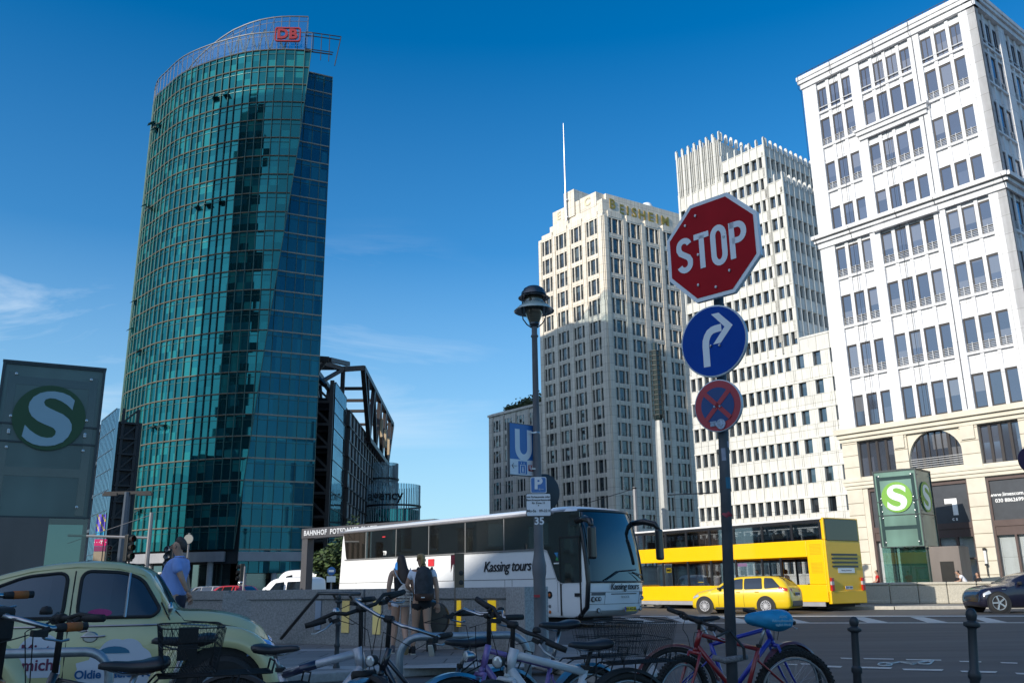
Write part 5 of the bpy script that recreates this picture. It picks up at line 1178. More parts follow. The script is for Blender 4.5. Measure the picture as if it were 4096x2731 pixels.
    car('tall_white_van','tall white delivery van half hidden behind the small white van','van',(p.x+2.0,66,-.12),math.atan2(math.cos(R(-84)),math.sin(R(-84))),VN2,wp,[[(.9,1.35),(1.75,1.35),(1.35,2.1),(.9,2.2)]],wb=2.6,r=.34)
    redp=M('red car paint',(.4,.02,.02),.3,coat=.6)
    p=at(905,2360,58.); t,ys,zt,K=car('red_car','small red car behind the parapet, left of the motorcyclist','car',(p.x+1,58,-.12),math.atan2(math.cos(R(-60)),math.sin(R(-60))),EST,redp,wins); topglass(t,K,-.86,-.45,.92)
    p=at(820,2360,62.); t,ys,zt,K=car('silver_car','pale silver car beyond the man in the blue shirt','car',(p.x+1,62,-.12),math.atan2(math.cos(R(-75)),math.sin(R(-75))),EST,M('silver paint',(.45,.46,.47),.3,.6,coat=.5),wins); topglass(t,K,-.86,-.45,.92)
small_cars()
def beetle():
    S=1.0; ax=at(905,2704,8.4); paint=M('cream green paint',(.55,.50,.25),.28,coat=.9,var=.03)
    t=thing('vintage_car','rounded cream-green vintage car with sticker lettering parked behind the bicycles','car',(ax.x-.24,ax.y+.72,-.12),R(16))
    LX=.88
    def X(v): return v*LX
    st=[(-3.2,.55,.5,.3,.25,.4),(-3.05,.9,.7,.45,.4,.35),(-2.75,1.18,.85,.58,.48,.3),(-2.4,1.33,.93,.66,.55,.28),(-1.9,1.455,.95,.70,.58,.27),(-1.45,1.5,.96,.71,.59,.27),(-1.05,1.475,.96,.71,.58,.27),(-.8,1.39,.97,.70,.55,.27),(-.6,1.12,.97,.68,.50,.27),(-.52,1.06,.95,.67,.5,.27),(-.2,1.04,.90,.62,.44,.3),(.12,.985,.85,.55,.38,.34),(.32,.90,.76,.47,.32,.38),(.44,.78,.66,.36,.25,.42),(.50,.6,.52,.22,.18,.45)]
    st=[(X(s[0]),)+s[1:] for s in st]
    secs,ys,zt,K=mkbody(st); b=MB().loft(secs).build('body',paint,t,smooth=60)
    blk=BLK
    # fenders: arched shells
    def fender(cx,front,s):
        m=MB(); secs=[]; r0=.40; n=22
        for i in range(n+1):
            a=R(-18)+R(205)*i/n if front else R(-20)+R(220)*i/n
            c,s_=math.cos(a),math.sin(a)
            # outer profile
            rr_=.42+.045*max(0,math.sin(a))+(.10*max(0,-c) if front else .04*max(0,c)); zz=.33
            q=[]
            for j,(yo,rf) in enumerate(((.44,.80),(.52,1.02),(.60,1.10),(.68,1.09),(.735,1.02),(.765,.92),(.772,.80),(.76,.76))):
                q.append((cx+c*rr_*rf*1.12,s*yo,zz+s_*rr_*rf*1.12))
            secs.append(q)
        m.loft(secs,caps=False,closed=False); return m.build('fender',paint,t,smooth=True)
    for s in (-1,1):
        fender(0,True,s); fender(X(-2.4),False,s)
        for x in (0,X(-2.4)):
            MB().lathe([(0,0),(.42,0)],24,None,(x,s*.70,.34),'y').build('wheel_arch',blk,t)
            wheel(t,x,s*.715,.33,.33,.15,s,M('beetle rim',(.4,.43,.48),.35,.4),hole=True,rimr=.60)
        MB().box(X(-1.95),X(-.45),s*.60 if s>0 else -.74,.74 if s>0 else -.60,.24,.29).build('running_board',blk,t)
        # windows
        q=[(X(-1.43),1.0),(X(-.72),1.0),(X(-.66),1.06),(X(-.86),1.33),(X(-1.05),1.385),(X(-1.43),1.40)]
        r_=[(X(-2.42),1.0),(X(-1.56),1.0),(X(-1.56),1.39),(X(-1.95),1.355),(X(-2.25),1.25)]
        clear=TG('clear car glass',(.42,.5,.52),.13)
        for nm,poly in (('door_window',q),('rear_side_window',r_)):
            vs,F,edge=patch(ys,rnd(poly,.09,6),s,.006); o=MB().add(vs,F).build(nm,GL('beetle glass',(.03,.035,.04),(.6,.7,.8),.07,.03,var=.2,cell=(2,2,2)),t,smooth=True)
            MB().tube(edge,.016,6,closed=True).build('window_seal',blk,o)
            if nm=='door_window': MB().tube([(X(-.98),s*(ys(X(-.98),z)+.015),z) for z in (1.0,1.2,1.38)],.012,6).build('quarter_light_bar',CHR,o)
        # seams, chrome strip
        MB().tube([(X(-1.495),s*(ys(X(-1.495),z)+.001),z) for z in (.3,.5,.7,.9,.97,1.1,1.25,1.40)],.006,4).build('door_seam',blk,t)
        MB().tube([(X(x),s*(ys(X(x),z)+.001),z) for x,z in ((-.5,.3),(-.50,.6),(-.52,.85),(-.56,.97),(-.66,1.12))],.006,4).build('door_seam',blk,t)
        MB().tube([(X(x),s*(ys(X(x),.93)+.006),.93) for x in (-2.2,-1.9,-1.5,-1.1,-.8,-.55)],.009,5).build('chrome_strip',CHR,t)
        MB().tube([(X(x),s*(ys(X(x),z)+.006),z) for x,z in ((-.45,.93),(-.2,.91),(.0,.885),(.15,.86))],.008,5).build('chrome_strip',CHR,t)
        # bonnet edge
        MB().tube([(X(x),s*w,z) for x,w,z in ((-.52,.50,1.045),(-.42,.60,.955),(-.2,.575,.94),(.1,.50,.885),(.35,.40,.79),(.5,.30,.70))],.007,4).build('bonnet_seam',blk,t)
        # gutter line
        MB().tube([(X(x),s*(ys(X(x),z)+.004),z) for x,z in ((-2.75,1.02),(-2.5,1.2),(-2.2,1.33),(-1.9,1.40),(-1.5,1.435),(-1.1,1.42),(-.85,1.36),(-.68,1.2),(-.56,1.02))],.010,5).build('rain_gutter',paint,t)
        # headlight, indicator, mirror, handle
        p=(X(.36),s*.585,.67); MB().lathe([(.0,.13),(.06,.12),(.10,.07),(.115,.0),(.12,-.12)],20,0,p,'x').build('headlight',[M('lamp glass blue',(.25,.45,.8),.08,.2,coat=1)],t,smooth=True); MB().lathe([(.112,.01),(.125,.0),(.122,-.03)],20,0,p,'x').build('headlight_ring',CHR,t,smooth=True)
        m=MB().loft([[(X(.12),s*.60,.905),(X(.12),s*.66,.905)],[(X(.14),s*.60,.95),(X(.14),s*.66,.95)],[(X(.30),s*.60,.945),(X(.30),s*.66,.945)],[(X(.32),s*.60,.885),(X(.32),s*.66,.885)]]); m.build('indicator',M('indicator lens blue',(.4,.55,.9),.15,.1,coat=1),t)
        MB().loft([[(X(-1.28)+dx,s*(ys(X(-1.28),.84)+.003),.84+dz) for dx,dz in [(.065*math.cos(a),.048*math.sin(a)) for a in [i*.5236 for i in range(12)]]],[(X(-1.28)+dx,s*(ys(X(-1.28),.84)+.012),.84+dz) for dx,dz in [(.055*math.cos(a),.04*math.sin(a)) for a in [i*.5236 for i in range(12)]]]]).tube([(X(-1.36),s*.735,.845),(X(-1.2),s*.74,.845),(X(-1.14),s*.73,.848)],.009,6).build('door_handle',CHR,t,smooth=40)
    MB().lathe([(0,.0),(.05,.01),(.055,.03),(0,.05)],14,None,(X(-.58),-.73,1.07),'x').tube([(X(-.57),-.66,1.0),(X(-.56),-.73,1.05)],.008,5).build('door_mirror',CHR,t,smooth=True)
    topglass(t,K,X(-.77),X(-.59),.95,'windscreen')
    MB().tube([(X(.54),-.72,.44),(X(.60),-.4,.44),(X(.62),0,.44),(X(.60),.4,.44),(X(.54),.72,.44)],.04,8).build('bumper',CHR,t,smooth=True)
    MB().tube([(X(-1.45),-.32,1.497),(X(-.98),-.32,1.463),(X(-.92),0,1.462),(X(-.98),.32,1.463),(X(-1.45),.32,1.497)],.007,4).build('sunroof_seam',blk,t)
    # stickers on the doors
    def onside(me,x,z,mt,name,off=.004):
        vs=[(x+v.co.x,-(ys(x+v.co.x,z+v.co.y)+off+v.co.z*.5),z+v.co.y) for v in me.vertices]
        m=MB().add(vs,[tuple(p.vertices) for p in me.polygons]); return m.build(name,mt,t)
    def blob(pts,mt,name,off): 
        vs,F,e=patch(ys,pts,-1,off); return MB().add(vs,F).build(name,mt,t,smooth=True)
    lil=M('sticker lilac white',(.55,.56,.62),.5,var=.02); mar=M('sticker maroon',(.12,.01,.05),.5,var=0); blu=M('sticker blue',(.01,.09,.24),.5,var=0); tea=M('sticker teal',(.02,.14,.24),.5,var=0)
    cx=X(-1.495)-.20
    blob([(cx+.18*math.cos(a),.70+.18*math.sin(a)) for a in [i*.26 for i in range(24)]],lil,'sticker',.004)
    blob([(X(-2.05),.52),(X(-1.52),.52),(X(-1.52),.62),(X(-2.05),.62)],lil,'sticker',.0035)
    onside(text('Miete',.13,.003,.001),cx,.74,mar,'sticker_lettering',.008); onside(text('mich',.13,.003,.001),cx,.62,mar,'sticker_lettering',.008)
    onside(text('www.oldie-kaefer-tour.de',.115,.002,.001,align='LEFT'),cx-.17,.385,blu,'sticker_lettering',.008)
    dx=X(-.98)
    cloud=[]; 
    for i in range(64):
        a=2*math.pi*i/64; r=1+.09*abs(math.sin(4*a)); cloud.append((dx+.34*r*math.cos(a)*(1 if math.sin(a)<.2 else .72),.58+.20*r*math.sin(a)*(1 if math.sin(a)<0 else 1.15)))
    blob(cloud,lil,'sticker',.004); blob([(dx-.06+.13*math.cos(a),.70+.06*math.sin(a)) for a in [i*.39 for i in range(9)]],tea,'sticker',.008)
    onside(text('Oldie Kaefer Tour',.095,.003,.001),dx,.53,blu,'sticker_lettering',.009)
    # a pink cushion and steering wheel seen through glass are hinted in the door window
    blob([(X(-1.22)+.10*math.cos(a),1.04+.035*math.sin(a)) for a in [i*.39 for i in range(16)]],M('pink cushion',(.35,.04,.16),.8),'cushion',.009)
beetle()
# ---------------- street furniture
def street_lamp():
    p=hp(2164,2625,0); Y=p.y; zt=at(2152,1144,Y).z; x0=p.x
    pole=M('lamp pole grey',(.13,.13,.14),.6,.1,var=.3,scale=4,stretch=(1,1,.4)); t=thing('street_lamp','grey street lamp post with round glass lantern carrying the blue station sign','street lamp',(p.x,p.y,0))
    zl=zt-.72
    P=[(.125,0),(.12,.05),(.10,.1),(.10,1.22),(.115,1.3),(.12,1.42),(.10,1.52),(.085,1.62),(.078,1.8),(.07,3.2),(.055,4.0),(.05,zl-.25),(.07,zl-.22),(.05,zl-.18),(.05,zl-.05)]
    MB().lathe(P,20).build('pole',pole,t,smooth=40)
    dk=M('lantern metal',(.10,.11,.12),.3,.7); g=TG('lantern glass',(.5,.5,.42),.22,.05)
    L=MB(); L.lathe([(.05,zl-.05),(.09,zl),(.085,zl+.03)],20).lathe([(.23,zl+.54),(.22,zl+.60),(.19,zl+.63),(.18,zl+.66),(.12,zl+.70),(0,zl+.72)],28).lathe([(.18,zl+.50),(.28,zl+.49),(.28,zl+.495),(.2,zl+.53)],28).lathe([(.16,zl+.40),(.20,zl+.385),(.20,zl+.40)],24)
    for s in (-1,1):
        L.tube([(s*.2,0,zl+.5),(s*.215,0,zl+.3),(s*.2,0,zl+.1),(s*.13,0,zl-.0),(s*.05,0,zl-.06)],.012,6)
    o=L.build('lantern',dk,t,smooth=40)
    MB().lathe([(.09,zl+.03),(.15,zl+.18),(.17,zl+.3),(.165,zl+.5)],24).build('lantern_glass',M('ribbed glass',(.16,.14,.10),.12,.2,var=.5,scale=3,stretch=(.2,.2,14),coat=1),o,smooth=True)
    MB().lathe([(.16,zl+.40),(.27,zl+.31),(.36,zl+.24),(.362,zl+.245),(.28,zl+.325),(.165,zl+.41)],32).build('reflector_dish',M('dish',(.45,.52,.48),.2,.1,coat=.6,var=.1),o,smooth=True)
    # blue station sign
    S=at(2051,1792,14.85)-Vector((.05,0,0)); w=.60; h=.90; rz=R(40); Mx=TM(S.x-p.x,S.y-p.y,S.z)@RZ(rz)
    blue=M('sign blue',(.02,.14,.42),.4,coat=.3,var=.03); wh=M('sign white',(.75,.75,.78),.45,coat=.2,var=.03); bk=M('sign black',(.015,.015,.018),.5,var=0); red=M('sign red',(.35,.02,.03),.45,var=0); back=M('sign back grey',(.12,.125,.13),.5,.4)
    w=(at(2147,1800,15.23)-S).length; h=(at(2051,1684,14.85).z-at(2053,1888,14.85).z)
    m=MB().xf(Mx); m.box(-.012,w+.012,0,.05,-h/2-.012,h/2+.012,3); m.box(0,w,-.004,0,-h/2+h*.30,h/2,0); m.box(0,w,-.004,0,-h/2,-h/2+h*.30,1)
    zb=-h/2; m.box(w*.30,w*.62,-.007,-.004,zb+.02,zb+h*.27,0); m.box(w*.67,w*.96,-.007,-.004,zb+h*.09,zb+h*.21,2)
    m.bar((w*.06,-.008,zb+h*.17),(w*.24,-.008,zb+h*.17),.014,.003,4); m.bar((w*.06,-.008,zb+h*.17),(w*.13,-.008,zb+h*.22),.014,.003,4); m.bar((w*.06,-.008,zb+h*.17),(w*.13,-.008,zb+h*.12),.014,.003,4)
    for a,b,c,d in ((.36,.38,.03,.2),(.54,.56,.03,.2),(.36,.56,.03,.04),(.36,.56,.19,.2)): m.box(w*a,w*b,-.010,-.007,zb+h*c,zb+h*d,1)
    m.box(w*.44,w*.48,-.010,-.007,zb+h*.06,zb+h*.14,1); m.box(w*.445,w*.475,-.010,-.007,zb+h*.148,zb+h*.168,1)
    m.box(w*.40,w*.415,-.010,-.007,zb+h*.215,zb+h*.25,1); m.box(w*.50,w*.515,-.010,-.007,zb+h*.215,zb+h*.25,1)
    m.xf(Matrix()); m.me(text('U2',h*.12,.004,.002),Mx@TM(w*.815,-.008,zb+h*.15)@XZ,1)
    # big U
    u=[]; cx=w*.5; r=w*.31; zc=h*.03; 
    out=[(cx-r,h*.40)]+[(cx-r*math.cos(a),zc-r*math.sin(a)*1.15) for a in [math.pi*i/16 for i in range(17)]]+[(cx+r,h*.40)]; ri=r*.45
    inn=[(cx+ri,h*.40)]+[(cx+ri*math.cos(a),zc-ri*math.sin(a)*1.25) for a in [math.pi*i/16 for i in range(17)]]+[(cx-ri,h*.40)]
    m.xf(Mx); m.ext(out+inn,-.008,-.004,'y',1)
    m.build('station_sign',[blue,wh,red,back,bk],t)
    m=MB()
    for px,py in ((2160,1731),(2162,1875)): q=at(px,py,Y-.02); m.lathe([(.062,-.02),(.066,0),(.062,.02)],16,None,(0,0,q.z)).bar((-.1,-.06,q.z),(0,-.05,q.z),.02)
    m.build('clamp',CHR,t)
    # parking sign + plate + dark disc
    a=at(2154,1939,Y-.1); m=MB().xf(TM(a.x-x0,-.10,a.z)); s=.135
    m.ext(rnd([(-s,-s),(s,-s),(s,s),(-s,s)],.03),0,.02,'y',1); m.ext(rnd([(-s+.012,-s+.012),(s-.012,-s+.012),(s-.012,s-.012),(-s+.012,s-.012)],.025),-.003,0,'y',0); m.bar((.0,-.006,-.07),(.09,-.006,-.07),.01,.003,1); m.bar((.0,-.006,-.07),(.03,-.006,-.05),.01,.003,1); m.bar((.0,-.006,-.07),(.03,-.006,-.09),.01,.003,1)
    m.xf(Matrix()).me(text('P',.26,.012,.002),TM(a.x-x0-.005,-.106,a.z+.02)@XZ,1); m.build('parking_sign',[blue,wh],t)
    a=at(2154,2018,Y-.1); m=MB().xf(TM(a.x-x0,-.10,a.z)); m.ext(rnd([(-.21,-.19),(.21,-.19),(.21,.19),(-.21,.19)],.03),0,.02,'y',1); m.ext(rnd([(-.2,-.18),(.2,-.18),(.2,.18),(-.2,.18)],.025),-.002,0,'y',0); m.xf(Matrix())
    for s_,z_,sz in (('mit Parkausweis oder',.13,.045),('Bewohnerparkausweis',.08,.045),('für Zone 15',.03,.045),('*',-.02,.05),('Mo-Sa   09-22 h',-.1,.06)): m.me(text(s_,sz,.0012,.001),TM(a.x-x0,-.104,a.z+z_)@XZ,1)
    m.build('parking_hours_plate',[wh,bk],t)
    a=at(2182,1966,Y+.05); Md=TM(a.x-x0,.08,a.z)@RZ(R(35)); m=MB().xf(Md).lathe([(0,-.005),(.29,-.005),(.305,0),(.29,.01),(0,.01)],36,None,(0,0,0),'y'); m.build('round_sign_back',M('sign back dark',(.03,.035,.045),.5,.3),t,smooth=40)
    MB().me(text('35',.17,.004,.001),TM(.015,-.082,at(2160,2085,Y).z)@XZ).build('pole_number',wh,t)
    q=at(2150,2382,Y).z; MB().box(-.10,-.0,-.106,-.09,q-.02,q+.02).build('sticker',red,t); q=at(2152,2175,Y).z; MB().lathe([(.0785,-.06),(.0785,.06)],10,None,(0,0,q),'z',.3).build('sticker',M('sticker blue grey',(.2,.35,.5),.6,var=.5,scale=30),t)
    return t
street_lamp()
def strip(m,pts,w,y,mt=None):
    P=[]
    for p in pts:
        p=Vector(p)
        if not P or (p-P[-1]).length>1e-4: P.append(p)
    V=[];n=len(P)
    for i in range(n):
        d=((P[min(i+1,n-1)]-P[i]).normalized()+(P[i]-P[max(i-1,0)]).normalized()).normalized() if 0<i<n-1 else (P[min(i+1,n-1)]-P[max(i-1,0)]).normalized()
        k=1.0
        if 0<i<n-1: k=1/max(.5,d.dot((P[i+1]-P[i]).normalized()))
        q=Vector((-d.y,d.x))*w/2*k; V+=[(P[i].x+q.x,y,P[i].y+q.y),(P[i].x-q.x,y,P[i].y-q.y)]
    m.add(V,[(2*i,2*i+1,2*i+3,2*i+2) for i in range(n-1)],mt)
def sign_pole():
    D=7.2; b=at(2935,2880,D); tp=at(2860,800,D); ax=(tp-b).normalized()
    k=(b.z+.12)/ax.z; g=b-ax*k; t=thing('traffic_sign_pole','dark leaning pole carrying stop, turn-right and no-stopping signs at right centre','traffic sign',(g.x,g.y,-.12)); O=g
    pm=M('sign pole dark',(.08,.088,.10),.6,.2,var=.25,scale=8)
    MB().tube([Vector((0,0,0)),tp-O],.043,16).build('pole',pm,t,smooth=True)
    red=M('stop red',(.42,.008,.016),.7,spec=.2,var=.08,scale=6); wh=M('retroreflective pale',(.78,.82,.86),.4,coat=.2,var=.04); edge=M('sign edge',(.5,.56,.62),.4,.3); blue=M('turn blue',(.0,.06,.36),.65,spec=.2,var=.06); red2=M('ban red',(.42,.04,.06),.5,var=.06); blu2=M('ban blue',(.01,.06,.22),.5,var=.06)
    c=at(2847,991,D-.12)-O; Mx=TM(*c)@RZ(R(-45)); r=.9/2/math.cos(math.pi/8)*1.0
    def oc(r): return [(r*math.cos(math.pi/8+i*math.pi/4),r*math.sin(math.pi/8+i*math.pi/4)) for i in range(8)]
    m=MB().xf(Mx); m.ext(oc(r),0,.03,'y',1); m.ext(rnd(oc(r*.995),.02),-.006,0,'y',1); m.ext(oc(r*.92),-.009,-.006,'y',0); o=m.build('stop_sign',[red,wh],t)
    # bolts
    m=MB().xf(Mx)
    for x,z in ((-.24,.27),(-.13,.33),(-.13,-.03),(.13,.06),(-.15,-.3),(.16,-.25),(.02,-.36)): m.lathe([(0,-.02),(.012,-.018),(.012,-.009)],8,None,(x,0,z),'y')
    m.build('bolt',CHR,o)
    # narrow capital letters drawn as strokes
    m=MB().xf(Mx@Matrix.Scale(1.03,4,(1,0,0))@Matrix.Scale(1.04,4,(0,0,1))@TM(.015,0,0)); W_=.050; h=.155
    def st(pts): strip(m,pts,W_,-.0125)
    def arc(cx,cz,rx,rz_,a0,a1,n=10): return [(cx+rx*math.cos(R(a0+(a1-a0)*i/n)),cz+rz_*math.sin(R(a0+(a1-a0)*i/n))) for i in range(n+1)]
    x=-.275; st(arc(x,.078,.053,.052,15,180)+[(-.328,.055),(-.312,.025),(-.275,.0),(-.238,-.025),(-.222,-.055)]+arc(x,-.078,.053,.052,0,-165))
    st([(-.175,.155-.026),(-.03,.155-.026)]); st([(-.1025,.13),(-.1025,-.155)])
    x=.06; st(arc(x,.08,.052,.07,0,180)+arc(x,-.08,.052,.07,180,360)+[(x+.052,.08)])
    st([(.185,-.155),(.185,.155)]); st([(.17,.129),(.24,.129)]+arc(.24,.062,.055,.067,90,-90)+[(.185,-.005)])
    m.build('lettering',wh,o)
    c=at(2854,1364,D-.10)-O; Mx=TM(*c)@RZ(R(-42)); r=.305
    m=MB().xf(Mx).lathe([(0,.02),(r,.02),(r,-.004),(r-.012,-.006)],48,1,(0,0,0),'y').lathe([(r-.012,-.006),(0,-.006)],48,0,(0,0,0),'y')
    pth=[(-.07,-.21),(-.07,-.03),(-.066,.01),(-.052,.045),(-.03,.075),(.0,.092),(.03,.098),(.085,.10)]
    W2=.062
    strip(m,pth,W2,-.0085,2)
    m.add([(x,-.0088,z) for x,z in ((.0,.23),(.07,.23),(.19,.10),(.07,-.03),(.0,-.03),(.115,.10))],[(0,5,2,1),(5,4,3,2)],2)
    for x,z in ((-.02,-.04),(.06,-.05)): m.lathe([(0,-.022),(.010,-.02),(.010,-.006)],8,3,(x,0,z),'y')
    m.build('turn_right_sign',[blue,edge,wh,CHR],t,smooth=30)
    c=at(2872,1622,D-.09)-O; Mx=TM(*c)@RZ(R(-42)); r=.215
    m=MB().xf(Mx).lathe([(0,.02),(r,.02),(r,-.004),(r-.008,-.006)],40,1,(0,0,0),'y').lathe([(r-.008,-.006),(0,-.006)],40,0,(0,0,0),'y').lathe([(r*.70,-.009),(0,-.009)],40,2,(0,0,0),'y')
    q=r*.72*.707
    m.bar((-q,-.010,-q),(q,-.010,q),.04,.003,0,up=(0,1,0)) if False else None
    for s in (1,-1):
        n=.019; m.ext([(-q*1-s*0-n*.7,-s*q+n*.7*s),( q-n*.7, s*q+n*.7*s),( q+n*.7, s*q-n*.7*s),(-q+n*.7,-s*q-n*.7*s)],-.0125,-.009,'y',0)
    for x in (-.025,.025): m.lathe([(0,-.026),(.009,-.024),(.009,-.006)],8,3,(x,0,-.01),'y')
    m.lathe([(0,-.0145),(.042,-.0145),(.042,-.0125)],20,3,(.02,0,-.155),'y'); m.box(-.075,-.02,-.0145,-.0125,-.165,-.125,3)
    m.build('no_stopping_sign',[red2,edge,blu2,M('sticker grey blue',(.3,.38,.5),.5,var=.6,scale=60)],t,smooth=30)
    # stickers on the pole
    def onp(py,dx,w,h_,mt,rot=0,oval=False,nm='sticker'):
        f=(py-800)/(2880-800); P=tp.lerp(b,f)-O; m=MB().xf(TM(P.x,P.y,P.z)@Matrix.Rotation(rot,4,'Y'))
        n=7; A=[(dx-w/2+w*i/(n-1)) for i in range(n)]; V=[]
        for zz in (-h_/2,h_/2):
            for a in A: V.append((.0445*math.sin(a/.0445),-.0445*math.cos(a/.0445),zz))
        m.add(V,[(i,i+1,n+i+1,n+i) for i in range(n-1)]); return m.build(nm,mt,t)
    onp(1772,.01,.055,.075,M('sticker lime',(.25,.34,.12),.5,var=.4,scale=50)); onp(1900,-.015,.035,.10,M('sticker pale',(.3,.32,.4),.6,var=.15,scale=40)); onp(2012,.02,.05,.09,M('sticker teal blue',(.01,.13,.22),.5,var=.2,scale=30)); onp(2135,.0,.085,.05,M('sticker red',(.28,.02,.04),.5,var=.15,scale=60),R(40)); onp(1860,.03,.02,.05,M('sticker pale',(.3,.32,.4),.6,var=.15))
    # cable lock wrapped in grey cloth
    P=at(2915,2632,D-.05)-O; m=MB().tube([P+Vector((-.12,0,.01)),P+Vector((-.04,-.04,-.01)),P+Vector((.05,-.03,0)),P+Vector((.14,.0,.01))],[.022,.025,.024,.02],8)
    o=m.build('cloth_lock_sleeve',M('grey cloth',(.16,.16,.17),.9,var=.4,scale=60,bump=.6),None,smooth=True); o.location=O+Vector((0,0,0)); tag(o,'grey cloth-wrapped lock cable looped round the sign pole','bicycle lock')
    P=at(2918,2520,D-.06)-O; Q=at(2868,2545,D-.2)-O; Q2=at(2975,2590,D-.15)-O
    m=MB().bar(Q,P,.02,.012).bar(P,Q2,.02,.012).bar(Q2,Q2+Vector((0,0,-.08)),.02,.012); o=m.build('folding_lock',BLK,None); o.location=O; tag(o,'black folding bar lock against the sign pole above the red frame','bicycle lock')
sign_pole()
def bollard(x,y,h,label,lean=0,dark=True):
    P=[(.05,0),(.05,.03),(.038,.05),(.034,.25),(.033,.27),(.042,.285),(.042,.315),(.031,.33),(.030,.55),(.040,.565),(.040,.595),(.029,.61),(.027,.845),(.030,.855),(.050,.865),(.053,.875),(.050,.888),(.030,.895),(.026,.90),(.033,.915),(.036,.935),(.031,.955),(.018,.97),(0,.975)]; q_=1
    o=MB().lathe([(r*q_,z*h/.975) for r,z in P],20).build('bollard',M('bollard iron',(.035,.04,.045),.5,.3,var=.2,scale=6),None,smooth=35); o.location=(x,y,-.12 if y<11 else 0); o.rotation_euler=(0,lean,0)
    tag(o,label,'bollard','ball-topped iron bollards')
a=at(3378,2463,7.2); bollard(a.x+.02,7.2,a.z+.12,'dark ball-topped bollard, the lower one just right of the red bicycle wheel',R(3))
a=at(3808,2428,6.2); bollard(a.x+.03,6.2,a.z+.12,'tall dark ball-topped bollard nearest the right edge',R(5.2))
a=hp(1345,2672,0); bollard(a.x,a.y,1.02,'grey bollard on the pavement behind the silver mountain bike handlebar')
def hoop(x0,x1,py,D,label):
    a=at(x0,py,D); b=at(x1,py-4,D+.15); h=a.z+.12; L_=(b-a).length; r=.16; t=MB(); pts=[(0,0,0),(0,0,h-r)]
    pts+=[(r-r*math.cos(q),0,h-r+r*math.sin(q)) for q in [i*math.pi/12 for i in range(1,7)]]+[(L_-r+r*math.sin(q),0,h-r+r*math.cos(q)) for q in [i*math.pi/12 for i in range(0,7)]]+[(L_,0,0)]
    t.tube(pts,.03,12); o=t.build('bicycle_stand',M('galvanised tube',(.28,.32,.35),.4,.6,var=.25,scale=12),None,smooth=True); o.location=(a.x,a.y,-.118); o.rotation_euler=(0,0,math.atan2(b.y-a.y,b.x-a.x)); tag(o,label,'bicycle stand','tubular bicycle stands')
hoop(-160,446,2618,6.0,'galvanised bicycle stand hoop in front of the vintage car'); hoop(1600,2110,2548,7.5,'galvanised bicycle stand hoop behind the purple bicycle')
